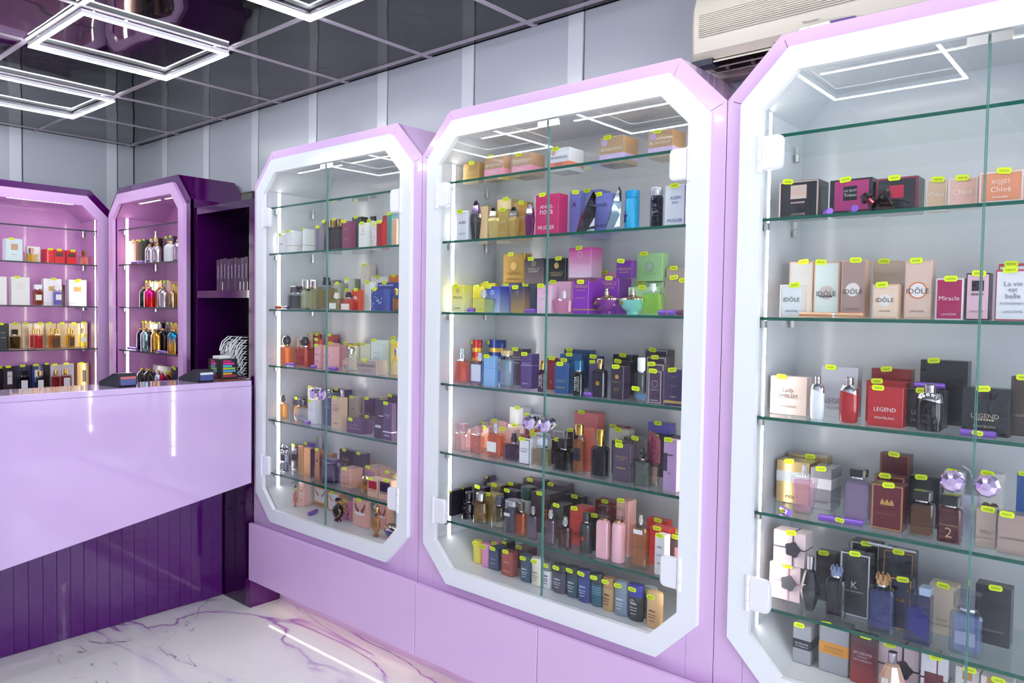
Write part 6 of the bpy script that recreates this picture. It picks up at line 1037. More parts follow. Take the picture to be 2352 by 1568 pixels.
def carton(o, w, d, h, p):
    col = p['col']; rg = 0.22 if p.get('metal') else 0.3; mt = p.get('metal', 0.0)
    body = grad(col, p['fade'], rg, mt) if 'fade' in p else mat(col, rg, mt, 0.15)
    m = MB().bbox(-w / 2, w / 2, 0, d, 0, h, min(0.0012, w * 0.05))
    mats = [body]
    if 'side' in p:
        mats.append(mat(p['side'], 0.3)); m.box(w / 2 - 0.0002, w / 2 + 0.0004, 0.002, d - 0.002, 0.003, h - 0.003, 1)
    o.data = m.mesh('carton', mats)
    y = -0.0001
    for z0, hh, c in p.get('band', []):
        MB().box(-w / 2 - 0.0004, w / 2 + 0.0004, -0.0005, d + 0.0003, z0 * h, (z0 + hh) * h).build('band', mat(c, rg), o)
    if 'line' in p:
        e = min(0.0035, w * 0.06); i = 0.0015
        rect = lambda a: [(-w / 2 + a, a), (w / 2 - a, a), (w / 2 - a, h - a), (-w / 2 + a, h - a)]
        MB().ring(rect(i), rect(i + e), y - 0.0004, y).build('outline', mat(p['line'], 0.3, 0.2), o)
    if 'stripe' in p:
        x0, ww, c = p['stripe']; quad(o, 'stripe', -w / 2 + (x0 - ww / 2) * w, -w / 2 + min(1, x0 + ww / 2) * w, 0.001, h - 0.001, y, mat(c, 0.3))
    for k, yy in (('pan', 0.0), ('pan2', 0.0006)):
        if k in p:
            x0, z0, ww, hh, c = p[k]; quad(o, 'front_panel', -w / 2 + x0 * w, -w / 2 + (x0 + ww) * w, z0 * h, (z0 + hh) * h, y - yy, mat(c, rg, mt))
    if 'dots' in p:
        m = MB(); q = mat(p['dots'], 0.4)
        for k in range(16):
            r = w * R.uniform(0.03, 0.075); cx = R.uniform(-w / 2 + r, w / 2 - r); cz = R.uniform(r, h - r - 0.008)
            n = R.choice((5, 6, 7)); a0 = R.uniform(0, 3)
            m.prism([(cx + r * (1.0 if j % 2 else 0.45) * math.cos(a0 + math.pi * j / n), cz + r * (1.0 if j % 2 else 0.45) * math.sin(a0 + math.pi * j / n)) for j in range(2 * n)], y - 0.0011, y - 0.0006)
        m.build('printed_pattern', q, o)
    if 'wings' in p:
        m = MB()
        for s in (-1, 1):
            pl = [(0.06, 0.62), (0.18, 0.68), (0.34, 0.90), (0.36, 0.78), (0.30, 0.66), (0.2, 0.55), (0.12, 0.52)]
            pl = [(s * a * w, b * h) for a, b in pl]
            m.prism(pl if s > 0 else pl[::-1], y - 0.0009, y - 0.0005)
        m.build('wing_print', mat(p['wings'], 0.4), o)
        quad(o, 'ribbon_print', -w * 0.36, w * 0.36, h * 0.46, h * 0.53, y - 0.0005, mat('EDE6E8', 0.4))
    if 'disc' in p:
        zc, dm, c, rc = p['disc'][:4]; r = dm * w / 2; yd = y - 0.0006; cx = p['disc'][4] * w if len(p['disc']) > 4 else 0.0
        if rc: MB().prism(disc_poly(cx, zc * h, r * 1.18), yd - 0.0003, yd).build('ring_print', mat(rc, 0.35), o); yd -= 0.0004
        MB().prism(disc_poly(cx, zc * h, r), yd - 0.0003, yd).build('disc_print', mat(c, 0.35, mt), o)
    if 'heart' in p:
        m = MB(); q = []
        for k in range(40):
            a = 2 * math.pi * k / 40; s = 1.0 if k % 2 else 0.86
            q.append((0.024 * w * 16 * math.sin(a) ** 3 * s, h * 0.45 + 0.024 * w * (13 * math.cos(a) - 5 * math.cos(2 * a) - 2 * math.cos(3 * a) - math.cos(4 * a)) * s))
        m.prism(q[::-1], y - 0.0008, y - 0.0004); m.build('heart_emblem', mat(p['heart'], 0.3, 0.5), o)
    if 'crown' in p:
        m = MB(); s = w * 0.2; z = h * 0.55
        for dx in (-0.7, 0.0, 0.7): m.prism([(s * dx - s * 0.4, z + s * .25), (s * dx + s * 0.4, z + s * .25), (s * dx + s * 0.15, z + s * 0.8), (s * dx, z + s), (s * dx - s * 0.15, z + s * 0.8)], y - 0.0009, y - 0.0005)
        m.prism([(-s * 1.05, z), (s * 1.05, z), (s * 1.05, z + s * 0.25), (-s * 1.05, z + s * 0.25)], y - 0.0009, y - 0.0005)
        m.build('crown_emblem', mat(p['crown'], 0.3, 0.5), o)
    if 'rib' in p:
        rb = mat(p['rib'], 0.5)
        MB().box(w * 0.10, w * 0.14, -0.0012, d + 0.0004, 0, h + 0.0008).build('ribbon', rb, o)
        MB().box(-w / 2 - 0.0005, w / 2 + 0.0005, -0.0011, d + 0.0004, h * 0.5, h * 0.535).build('ribbon', rb, o)
    if p.get('seal'):
        m = MB(); q = [(w * 0.12 + (w * 0.23) * (1 + 0.12 * math.sin(5 * a + 1)) * math.cos(a), h * 0.5 + (w * 0.23) * (1 + 0.12 * math.sin(5 * a + 1)) * math.sin(a)) for a in [2 * math.pi * k / 26 for k in range(26)]]
        m.prism(q, -0.004, -0.0013); m.build('wax_seal', mat(p['seal'], 0.35), o)
    if 't' in p:
        m = MB()
        for s, zc, wf in p['t']:
            if s == '~':
                n = int(5 + 6 * wf); tw = wf * w; x = -tw / 2; hh = min(0.0022, h * 0.02)
                for k in range(n):
                    q = tw / n; m.box(x, x + q * R.uniform(0.55, 0.85), y - 0.0018, y - 0.0016, zc * h - hh, zc * h + hh); x += q
            else: letters(m, s, 0, zc * h, wf * w, y - 0.0018, hmax=0.16 * h)
        m.build('lettering', mat(p.get('tc', '303030'), 0.4, 0.0), o)
    if 'vt' in p:
        m = MB(); letters(m, p['vt'][0], w * 0.3, h * 0.42, h * 0.42, y - 0.0012, hmax=0.3 * w, turn=True); m.build('lettering', mat(p['vt'][1], 0.4), o)
    n = p.get('tag', 1)
    for k in range(n):
        x = R.uniform(-0.28, 0.12) * w if w > 0.04 else 0.0
        x = max(-w / 2 + 0.017, min(w / 2 - 0.017, x + k * min(0.018, 0.3 * w))) if w > 0.036 else 0.0
        price_tag(o, x, h - 0.001 - 0.009 * k, -0.0020 - 0.0009 * k, wmax=w)
def loft(m, secs, round_, n=14, mi=0):
    """secs: (half width, half depth, z) from foot to head around (0, yc)"""
    yc = m.yc; vs = []; fs = []
    for a, b, z in secs:
        if round_: vs += [(a * math.cos(2 * math.pi * k / n), yc + b * math.sin(2 * math.pi * k / n), z) for k in range(n)]
        else:
            c = min(a, b) * 0.28
            vs += [(-a + c, yc - b, z), (a - c, yc - b, z), (a, yc - b + c, z), (a, yc + b - c, z), (a - c, yc + b, z), (-a + c, yc + b, z), (-a, yc + b - c, z), (-a, yc - b + c, z)]
    q = n if round_ else 8
    for k in range(len(secs) - 1):
        for i in range(q):
            j = (i + 1) % q; fs.append((k * q + i, k * q + j, k * q + q + j, k * q + q + i))
    fs += [tuple(reversed(range(q))), tuple(range((len(secs) - 1) * q, len(secs) * q))]
    m.add(vs, fs, mi); return m
def LM(yc): m = MB(); m.yc = yc; return m
def flask(o, w, d, h, p):
    a, b, yc = w / 2, d / 2, d / 2; rd = p.get('round')
    hc = p.get('caph', 0.22) * h; col = 0.035 * h; hb = h - hc - col
    tp = p.get('taper', 0.0); fl = p.get('flare', 0.0)
    f0 = 1 + min(0, tp) - fl; f1 = 1 - max(0, tp)
    sec = lambda k, z, s: (a * k * s, b * max(k, 0.8) * s, z)
    secs = [sec(f0, 0, 0.93), sec(f0, hb * 0.03, 1.0), sec(f0 + (f1 - f0) * 0.85, hb * 0.86, 1.0), sec(f1, hb * 0.95, 0.93), sec(f1, hb, 0.62)]
    if 'solid' in p: loft(LM(yc), secs, rd).build('body', mat(p['solid'], 0.15, 0, 0.3), o, smooth=bool(rd))
    else:
        loft(LM(yc), secs, rd).build('glass_body', glass(p['body'], 0.4, 1.55), o, smooth=bool(rd))
        lv = p.get('lvl', 0.88); g = lambda s: (s[0] * 0.84, s[1] * 0.72)
        k1 = f0 + (f1 - f0) * 0.85 * lv
        L = [(a * f0 * 0.78, b * 0.62, hb * 0.075), (a * f0 * 0.84, b * 0.7, hb * 0.11), (a * k1 * 0.84, b * 0.7, hb * lv * 0.94), (a * k1 * 0.76, b * 0.62, hb * lv)]
        loft(LM(yc), L, rd).build('juice', liquid(p['liq']), o, smooth=bool(rd))
    cw = p.get('capw', 0.4) * a; cd = min(cw, b * 0.92)
    loft(LM(yc), [(min(cw * 0.8, a * 0.6), min(cd * 0.8, b * 0.7), hb), (min(cw * 0.8, a * 0.6), min(cd * 0.8, b * 0.7), hb + col)], True).build('collar', mat('D2AE64', 0.2, 1) if (p.get('gold') or p.get('capm')) else CHROME, o, smooth=True)
    z0 = hb + col
    cm = glass(p['cap'], 0.5, 1.5) if p.get('capg') else mat(p['cap'], 0.14, 1.0 if p.get('capm') else 0.0, 0.3)
    if p.get('crown'):
        m = LM(yc); loft(m, [(cw, cd, z0), (cw, cd, z0 + hc * 0.35)], True)
        for k in range(7):
            t0 = 2 * math.pi * k / 7; x, y = cw * 0.85 * math.cos(t0), yc + cd * 0.85 * math.sin(t0)
            m.lathe([(cw * 0.36, z0 + hc * 0.35), (cw * 0.2, z0 + hc * 0.62), (cw * 0.24, z0 + hc * 0.7), (0, z0 + hc * 0.8)], 6, c=(x, y))
    elif p.get('capr'):
        m = LM(yc); loft(m, [(cw * math.sin(math.pi * (0.16 + 0.78 * k / 7)), cd * math.sin(math.pi * (0.16 + 0.78 * k / 7)), z0 + hc * (0.5 - 0.5 * math.cos(math.pi * k / 7))) for k in range(8)], True)
    elif p.get('capw', 0.4) < 0.42 and not rd and not p.get('capm'):
        m = LM(yc); loft(m, [(cw, cd, z0), (cw, cd, z0 + hc * 0.5), (cw * 0.8, cd * 0.8, z0 + hc * 0.55), (cw * 0.75, cd * 0.75, z0 + hc)], True)
    else:
        m = LM(yc); loft(m, [(cw, cd, z0), (cw, cd, z0 + hc * 0.94), (cw * 0.9, cd * 0.9, z0 + hc)], rd or p.get('capm'))
    m.build('cap', cm, o, smooth=bool(rd or p.get('capr') or p.get('capm')))
    if 'lab' in p:
        c, zc, hf = p['lab']; lw = w * 0.30
        quad(o, 'label', -lw, lw, hb * (zc - hf / 2), hb * (zc + hf / 2), -0.0006 if not rd else -0.0008, mat(c, 0.4))
    if 'medal' in p: MB().prism(disc_poly(0, hb * 0.5, w * 0.17), -0.0012, -0.0004).build('medallion', mat(p['medal'], 0.25, 0.8), o)
    if 'side' in p:
        m = MB(); letters(m, p['side'], -w * 0.12, hb * 0.5, hb * 0.62, -0.0008, hmax=0.3 * w, turn=True); letters(m, 'EAU DE PARFUM', w * 0.18, hb * 0.5, hb * 0.62, -0.0008, turn=True)
        m.build('lettering', mat('E6E6E6', 0.4), o)
    if 't' in p:
        m = MB(); letters(m, p['t'], 0, hb * 0.5, w * 0.8, -0.0008); letters(m, '2', 0, hb * 0.3, w * 0.3, -0.0008); m.build('lettering', mat('C8A070', 0.4), o)
    if p.get('ytag'): price_tag(o, -w * 0.1, hb * 0.45, -0.0016)
def item(kind, o, w, d, h, p):
    a, b, yc = w / 2, d / 2, d / 2
    if kind == 'flac': return flask(o, w, d, h, p)
    if kind == 'round':
        hc = h * 0.28; hb = h - hc
        pr = [(0.62, 0), (0.8, 0.04), (0.97, 0.2), (1, 0.42), (0.95, 0.68), (0.78, 0.86), (0.5, 0.97), (0.34, 1.0)]
        m = MB().lathe([(r * a, z * hb) for r, z in pr], 18, c=(0, yc), sy=b / a); m.build('glass_body', glass(p['body'], 0.4, 1.55), o, smooth=True)
        m = MB().lathe([(r * a * 0.86, hb * (0.07 + z * 0.78)) for r, z in pr[:-2]], 16, c=(0, yc), sy=b / a * 0.9); m.build('juice', liquid(p['liq']), o, smooth=True)
        cw = p.get('capw', 0.4) * a
        MB().lathe([(cw * 0.8, hb), (cw * 0.8, hb + hc * 0.3), (cw, hb + hc * 0.34), (cw, hb + hc * 0.75), (cw * 0.7, hb + hc * 0.95), (0, hb + hc)], 14, c=(0, yc), sy=min(1, b / cw)).build('cap', mat(p['cap'], 0.15, 1.0 if p.get('capm') else 0), o, smooth=True)
        if 'lab' in p: quad(o, 'label', -w * 0.2, w * 0.2, hb * 0.4, hb * 0.62, -0.0006, mat(p['lab'][0], 0.4))
    elif kind == 'oval':
        hb = h * 0.74
        if True:
            f = p.get('foot', p['body'])
            MB().lathe([(a * 0.62, 0), (a * 0.7, hb * 0.02), (a * 0.6, hb * 0.09), (a * 0.3, hb * 0.13)], 16, c=(0, yc), sy=b / a).build('foot', glass(f, 0.8, 1.5), o, smooth=True)
        pr = [(0.3, 0.12), (0.72, 0.22), (0.95, 0.4), (1, 0.56), (0.9, 0.76), (0.62, 0.92), (0.35, 1.0)]
        MB().lathe([(r * a, z * hb) for r, z in pr], 18, c=(0, yc), sy=b / a).build('glass_body', glass(p['body'], 0.5, 1.55), o, smooth=True)
        MB().lathe([(r * a * 0.82, hb * (0.03 + z * 0.9)) for r, z in pr[:-1]], 14, c=(0, yc), sy=b / a * 0.9).build('juice', liquid(p['liq']), o, smooth=True)
        m = MB(); m.tube([(a * 0.55, yc - b * 0.8, hb * 0.25), (a * 0.9, yc - b * 0.5, hb * 0.5), (a * 0.7, yc - b * 0.6, hb * 0.8)], a * 0.09, 6); m.build('gilded_rim', mat('D9AE58', 0.15, 1), o, smooth=True)
        MB().lathe([(a * 0.34, hb), (a * 0.46, hb + h * 0.05), (a * 0.38, hb + h * 0.1), (a * 0.55, hb + h * 0.13)], 14, c=(0, yc), sy=b / a).build('collar', mat('D9AE58', 0.15, 1), o, smooth=True)
        cw = p['capw'] * a * 1.1
        MB().lathe([(cw, hb + h * 0.13), (cw * 0.95, hb + h * 0.18), (cw * 0.6, hb + h * 0.235), (0, h)], 14, c=(0, yc), sy=b / a).build('cap', mat(p['cap'], 0.12, 1.0 if p.get('capm') else 0, 0.4), o, smooth=True)
    elif kind == 'ball':
        MB().lathe([(0.25 * a, 0), (0.75 * a, h * 0.22), (a, h * 0.52), (a * 0.98, h * 0.6)], 20, c=(0, yc), sy=b / a).build('body', mat(p['body'], 0.1, 0, 0.5), o, smooth=True)
        MB().lathe([(a * 0.98, h * 0.601), (a * 0.85, h * 0.8), (a * 0.5, h * 0.95), (0, h)], 20, c=(0, yc), sy=b / a).build('cap', mat(p['cap'], 0.08, 1), o, smooth=True)
    elif kind == 'bowl':
        pr = [(0.42, 0), (0.46, 0.03), (0.44, 0.12), (0.75, 0.24), (0.97, 0.42), (1.0, 0.58)]
        MB().lathe([(r * a, z * h) for r, z in pr], 20, c=(0, yc), sy=b / a).build('body', mat(p['body'], 0.12, 0, 0.6), o, smooth=True)
        MB().lathe([(a * 1.01, h * 0.575), (a * 0.98, h * 0.63), (a * 0.55, h * 0.72), (a * 0.2, h * 0.76)], 20, c=(0, yc), sy=b / a).build('rim', mat('D8C29A', 0.12, 1), o, smooth=True)
        MB().lathe([(a * 0.2, h * 0.76), (a * 0.2, h * 0.9), (a * 0.13, h * 0.92), (a * 0.13, h)], 12, c=(0, yc)).build('spray_head', mat(p['cap'], 0.2, 1), o, smooth=True)
        MB().prism(disc_poly(-a * 0.55, h * 0.45, a * 0.14), yc - b * 0.82 - 0.002, yc - b * 0.78).build('medallion', mat('D8B060', 0.2, 1), o)
    elif kind == 'bomb':
        MB().lathe([(0.35 * a, 0), (0.95 * a, h * 0.35), (a, h * 0.45), (0.6 * a, h * 0.75), (0.3 * a, h * 0.8)], 8, c=(0, yc), sy=b / a, phase=0.3).build('glass_body', glass(p['body'], 0.4, 1.55), o)
        MB().lathe([(0.3 * a, h * 0.03), (0.78 * a, h * 0.35), (0.7 * a, h * 0.5)], 8, c=(0, yc), sy=b / a, phase=0.3).build('juice', liquid(p['liq']), o)
        MB().lathe([(0.32 * a, h * 0.8), (0.4 * a, h * 0.86), (0.25 * a, h)], 8, c=(0, yc), sy=b / a).build('cap', mat(p['cap'], 0.15, 1), o)
    elif kind == 'bombtilt':
        hull([(-a * 0.3, yc - b * 0.3, 0.0), (a * 0.98, yc - b * 0.7, 0.0), (a * 0.9, yc + b * 0.8, 0.0), (-a * 0.2, yc + b * 0.5, 0), (a * 0.5, yc - b * 0.8, h * 0.75), (a * 0.36, yc + b * 0.6, h), (a * 0.62, yc + b * 0.2, h * 0.9), (-a * 0.34, yc, h * 0.22), (-a * 0.1, yc, h * 0.5), (a * 0.2, yc - b * 0.95, h * 0.25)], 'glass_body', glass('5A3E3A', 0.75, 1.6), o)
        hull([(0, yc - b * 0.1, h * 0.06), (a * 0.85, yc - b * 0.4, h * 0.05), (a * 0.8, yc + b * 0.5, h * 0.06), (a * 0.45, yc, h * 0.6), (a * 0.1, yc, h * 0.35)], 'juice', mat('38181A', 0.05, 0.2, 0.8), o)
        hull([(a * 0.35, yc - b * 0.62, h * 0.08), (a * 0.8, yc - b * 0.62, h * 0.08), (a * 0.55, yc - b * 0.55, h * 0.5), (a * 0.5, yc - b * 0.45, h * 0.1)], 'amber_facet', liquid('D8601C'), o)
        m = MB(); m.tube([(-a * 0.26, yc, h * 0.36), (-a * 0.52, yc, h * 0.56)], h * 0.13, 10); m.build('collar', mat('8A2A34', 0.1, 0.6), o, smooth=True)
        m = MB(); m.tube([(-a * 0.52, yc, h * 0.56), (-a * 0.64, yc, h * 0.65)], h * 0.25, 9); m.tube([(-a * 0.64, yc, h * 0.65), (-a * 0.78, yc, h * 0.76)], h * 0.17, 9); m.build('cap', mat('4A3E42', 0.06, 0.6, 0.6), o)
    elif kind == 'grenade':
        MB().lathe([(0.45 * a, 0), (0.95 * a, h * 0.3), (a, h * 0.4), (0.55 * a, h * 0.72), (0.34 * a, h * 0.76)], 9, c=(0, yc)).build('body', mat(p['body'], 0.08, 0.15, 0.8), o)
        MB().lathe([(0.3 * a, h * 0.76), (0.34 * a, h * 0.78), (0.34 * a, h)], 14, c=(0, yc)).build('cap', mat(p['cap'], 0.12, 1), o, smooth=True)
        quad(o, 'label', -a * 0.55, -a * 0.05, h * 0.28, h * 0.5, -0.0006, mat('D8D4CE', 0.3))
    elif kind == 'talis':
        n = 5; hb = h * 0.66
        MB().lathe([(0.55 * a, 0), (0.68 * a, hb * 0.06), (0.95 * a, hb * 0.85), (0.8 * a, hb)], n, c=(0, yc), sy=min(1, b / a), phase=0.35).build('glass_body', mat(p['body'], 0.07, 0.35, 0.8), o)
        MB().lathe([(0.78 * a, hb), (0.85 * a, hb + h * 0.06), (0.7 * a, hb + h * 0.2), (0.28 * a, h * 0.98), (0.1 * a, h)], n, c=(0.0, yc), sy=min(1, b / a), phase=0.7).build('cap', mat(p['cap'], 0.06, 1), o)
    elif kind == 'star':
        hb = h * 0.66
        hull([(-a * 0.95, yc + b * 0.5, 0), (-a * 0.8, yc - b * 0.5, 0), (a * 0.35, yc - b * 0.9, 0), (a * 0.85, yc, 0), (a * 0.4, yc + b * 0.8, 0), (-a * 0.5, yc - b * 0.2, hb * 0.6), (a * 0.05, yc - b, hb * 0.5), (a, yc - b * 0.3, hb * 0.55), (a * 0.95, yc + b * 0.3, hb * 0.95), (a * 0.2, yc - b * 0.4, hb * 1.02), (a * 0.2, yc + b * 0.6, hb * 0.98), (-a * 0.4, yc + b * 0.5, hb * 0.6)],
             'glass_body', mat(p['body'], 0.04, 0.55, 0.8), o)
        hull([(a * 0.16, yc - b * 0.35, hb * 1.03), (a * 0.9, yc - b * 0.4, hb * 0.98), (a * 0.85, yc + b * 0.4, hb * 1.0), (a * 0.2, yc + b * 0.4, hb * 1.03), (a * 0.98, yc, h * 0.88), (a * 0.7, yc, h)], 'cap', mat(p['cap'], 0.05, 1), o)
    elif kind == 'star2':
        hb = h * 0.62
        MB().prism([(-a, 0), (a, 0), (a * 0.82, hb * 0.5), (a, hb), (a * 0.3, hb * 0.9), (-a * 0.3, hb * 0.9), (-a, hb), (-a * 0.82, hb * 0.5)], yc - b, yc + b).build('glass_body', glass(p['body'], 0.4, 1.55), o)
        MB().prism([(-a * 0.62, hb * 0.1), (a * 0.62, hb * 0.1), (a * 0.5, hb * 0.5), (a * 0.65, hb * 0.85), (-a * 0.65, hb * 0.85), (-a * 0.5, hb * 0.5)], yc - b * 0.6, yc + b * 0.6).build('juice', liquid(p['liq']), o)
        MB().lathe([(a * 0.26, hb * 0.9), (a * 0.26, hb * 1.1), (a * 0.36, hb * 1.12), (a * 0.36, h)], 6, c=(0, yc), sy=min(1, b / (a * 0.36))).build('cap', mat(p['cap'], 0.2, 1), o)
    elif kind == 'mont':
        pr = [(0.78, 0), (0.92, 0.03), (1.0, 0.3), (0.98, 0.55), (0.9, 0.72), (0.8, 0.8)]
        MB().lathe([(r * a, z * h) for r, z in pr[:4]] + [(0.9 * a, 0.72 * h), (0.6 * a, 0.79 * h)], 18, c=(0, yc), sy=b / a).build('body', mat(p['body'], 0.12, 0, 0.1), o, smooth=True)
        sh = MB().lathe([(0.925 * a, 0.70 * h), (0.9 * a, 0.745 * h), (0.72 * a, 0.815 * h), (0.4 * a, 0.82 * h)], 18, c=(0, yc), sy=b / a)
        # the shoulder dips to the right like a cut nib
        sh.v = [(x, y, z - (0.055 * h * (x / a + 0.6) if k < 18 and x > -0.6 * a else 0)) for k, (x, y, z) in enumerate(sh.v)]
        sh.v = [((x * 1.04, (y - yc) * 1.05 + yc, z) if k < 18 else (x, y, z)) for k, (x, y, z) in enumerate(sh.v)]
        sh.build('shoulder', CHROME, o, smooth=True)
        MB().lathe([(0.4 * a, 0.82 * h), (0.42 * a, 0.84 * h), (0.42 * a, 0.9 * h), (0.39 * a, 0.905 * h), (0.42 * a, 0.91 * h), (0.42 * a, 0.985 * h), (0.3 * a, h)], 16, c=(0, yc), sy=min(1, b / (0.42 * a))).build('cap', mat('BDB8BA', 0.15, 1), o, smooth=True)
    elif kind == 'alu':
        pr = [(0.94, 0), (1, 0.02), (1, 0.66), (0.93, 0.74), (0.6, 0.83), (0.33, 0.87), (0.33, 0.9)]
        bm = grad(p['body'], p['fade'], 0.16, 0.7, 0.35, 0.75) if 'fade' in p else mat(p['body'], 0.16 if p.get('m', 1) else 0.4, p.get('m', 0.9))
        MB().lathe([(r * a, z * h) for r, z in pr], 18, c=(0, yc), sy=b / a).build('body', bm, o, smooth=True)
        MB().lathe([(0.3 * a, 0.9 * h), (0.34 * a, 0.93 * h), (0.28 * a, 0.97 * h), (0.0, 0.985 * h)], 12, c=(0, yc)).build('stopper', mat('D8B070', 0.2, 1), o, smooth=True)
        m = MB(); m.tube([(-0.36 * a, yc, 0.86 * h), (-0.46 * a, yc - 0.1 * b, 0.93 * h), (-0.1 * a, yc - 0.1 * b, 0.995 * h), (0.36 * a, yc, 0.95 * h), (0.5 * a, yc - 0.2 * b, 0.86 * h)], 0.07 * a, 5); m.build('clip', mat('C9A468', 0.25, 1), o, smooth=True)
    elif kind == 'can':
        lh = p.get('lidh', 0.2); hb = h * (1 - lh)
        bm = glass(p['body'], 0.9, 1.5) if p.get('glass') else mat(p['body'], 0.3, 0.1)
        if p.get('glass'): MB().lathe([(a * 0.8, hb * 0.05), (a * 0.8, hb * 0.93)], 16, c=(0, yc), sy=b / a).build('juice', liquid('5A5E78'), o, smooth=True)
        MB().lathe([(a * 0.95, 0), (a, 0.01 * h), (a, hb * 0.94), (a * 0.86, hb)], 18, c=(0, yc), sy=b / a).build('body', bm, o, smooth=True)
        MB().lathe([(a * 0.86, hb), (a * 0.98, hb + 0.004), (a * 0.98, h * 0.985), (a * 0.9, h)], 18, c=(0, yc), sy=b / a).build('cap', mat(p['lid'], 0.25, 0.6 if p['lid'] > 'A' else 0), o, smooth=True)
        if 'lab' in p: quad(o, 'label', -a * 0.55, a * 0.35, hb * 0.66, hb * 0.78, -0.0006, mat(p['lab'], 0.4))
        elif not p.get('glass') and p['body'] == '23A6DC':
            m = MB(); q = [(-a * 0.55 + a * 0.5 * (1 if k % 2 == 0 else 0.35) * math.cos(math.pi * k / 5 + 0.3), hb * 0.42 + a * 0.9 * (1 if k % 2 == 0 else 0.35) * math.sin(math.pi * k / 5 + 0.3)) for k in range(10)]
            m.prism(q, 0.004, 0.008); m.v = [(x, y - 0.006 + (abs(x) / a) ** 2 * 0.012, z) for x, y, z in m.v]; m.build('star_print', mat('2A2C6A', 0.3), o)
    elif kind == 'tin':
        hb = h * 0.84
        MB().lathe([(a * 0.97, 0), (a * 0.97, hb)], 20, c=(0, yc), sy=b / a).build('body', mat(p['body'], 0.25, 0.2), o, smooth=True)
        MB().lathe([(a, hb), (a, h * 0.98), (a * 0.95, h)], 20, c=(0, yc), sy=b / a).build('lid', mat(p['lid'], 0.2, 0.2), o, smooth=True)
        MB().lathe([(a * 0.978, hb * 0.84), (a * 0.978, hb * 0.96)], 20, c=(0, yc), sy=b / a).build('trim_band', mat(p['trim'], 0.3, 0.5), o, smooth=True)
        m = MB()
        for k in range(7):
            t0 = math.pi + 0.4 + k * 0.33; m.lathe([(0.0, hb * 0.3), (a * 0.1, hb * 0.38), (a * 0.05, hb * 0.5), (a * 0.13, hb * 0.62), (0, hb * 0.72)], 5, c=(a * 0.92 * math.cos(t0), yc + b * 0.92 * math.sin(t0)))
        m.build('relief_print', mat(p['trim'], 0.3, 0.6), o)
        price_tag(o, -a * 0.5, h * 0.93, 0.006)
    elif kind == 'stick':
        lh = 0.34; hb = h * (1 - lh)
        MB().lathe([(a * 0.92, 0), (a * 0.97, 0.012 * h), (a * 0.97, hb)], 18, c=(0, yc), sy=b / a).build('body', mat(p['body'], 0.32), o, smooth=True)
        MB().lathe([(a, hb + 0.0006), (a, h * 0.93), (a * 0.93, h * 0.98), (a * 0.6, h)], 18, c=(0, yc), sy=b / a).build('cap', mat(p['lid'], 0.3), o, smooth=True)
        if p.get('stripes'):
            for k in range(4): MB().lathe([(a * 0.976, hb * (0.55 + 0.1 * k)), (a * 0.976, hb * (0.58 + 0.1 * k))], 18, c=(0, yc), sy=b / a).build('stripe', mat('7AA8B8', 0.3), o, smooth=True)
        if 't' in p:
            m = MB()
            for k, (zc, wf) in enumerate(((0.72, 0.75), (0.55, 0.9), (0.44, 0.8), (0.3, 0.6))):
                x = -a * wf * 0.6
                while x < a * wf * 0.5:
                    q = R.uniform(0.05, 0.1) * a; yy = yc - b * math.sqrt(max(0, 1 - ((x + q / 2) / a) ** 2)) - 0.0006
                    m.box(x, x + q, yy, yy + 0.0004, hb * zc - 0.0014 * (2 if k == 0 else 1), hb * zc + 0.0014 * (2 if k == 0 else 1)); x += q * 1.5
            if p.get('ring'): m.ring(disc_poly(-a * 0.2, hb * 0.8, a * 0.26, 16), disc_poly(-a * 0.2, hb * 0.8, a * 0.2, 16), -0.0008, -0.0002); m.box(-a * 0.22, -a * 0.18, -0.0008, -0.0002, hb * 0.8, hb * 0.8 + a * 0.22)
            m.build('lettering', mat(p['t'], 0.4), o)
        price_tag(o, -a * 0.25, h * 0.86, 0.0006)
    elif kind == 'slant':
        hb = h * 0.42
        MB().lathe([(a * 0.7, 0), (a * 0.72, hb * 0.05), (a * 0.72, hb)], 16, c=(0, yc), sy=min(1, b / (a * 0.72))).build('glass_body', glass(p['body'], 0.4, 1.55), o, smooth=True)
        MB().lathe([(a * 0.5, hb * 0.12), (a * 0.5, hb * 0.8)], 12, c=(0, yc), sy=min(1, b / (a * 0.72))).build('juice', liquid('C8A8A0'), o, smooth=True)
        m = MB().lathe([(a * 0.9, hb * 1.0), (a * 0.9, h)], 18, c=(0, yc), sy=min(1, b / (a * 0.9)))
        m.v = [(x, y, z - (h * 0.1 * (1 + x / a) if z > h * 0.9 else 0)) for x, y, z in m.v]
        m.build('cap', mat(p['cap'], 0.12, 0.2, 0.6), o, smooth=True)
    elif kind == 'slantblue':
        MB().prism([(-a, 0), (a, 0), (a, h * 0.8), (a * 0.9, h * 0.86), (-a * 0.9, h * 0.86), (-a, h * 0.8)], yc - b, yc + b).build('glass_body', glass('9AA8E0', 0.8, 1.5), o)
        MB().prism([(-a * 0.8, h * 0.2), (a * 0.8, h * 0.05), (a * 0.8, h * 0.4), (-a * 0.2, h * 0.6), (-a * 0.8, h * 0.55)], yc - b * 0.6, yc + b * 0.6).build('juice', liquid('3A48B8'), o)
        MB().prism([(a * 0.1, h * 0.865), (a * 0.95, h * 0.865), (a * 0.95, h), (a * 0.1, h)], yc - b * 0.9, yc + b * 0.9).build('cap', mat('A8BCD8', 0.15, 0.3), o)
    elif kind == 'robot':
        m = MB(); MB().bbox(-a * 0.62, a * 0.62, yc - b * 0.6, yc + b * 0.6, h * 0.34, h * 0.70, 0.003).build('torso', mat('C9C9D2', 0.06, 1), o)
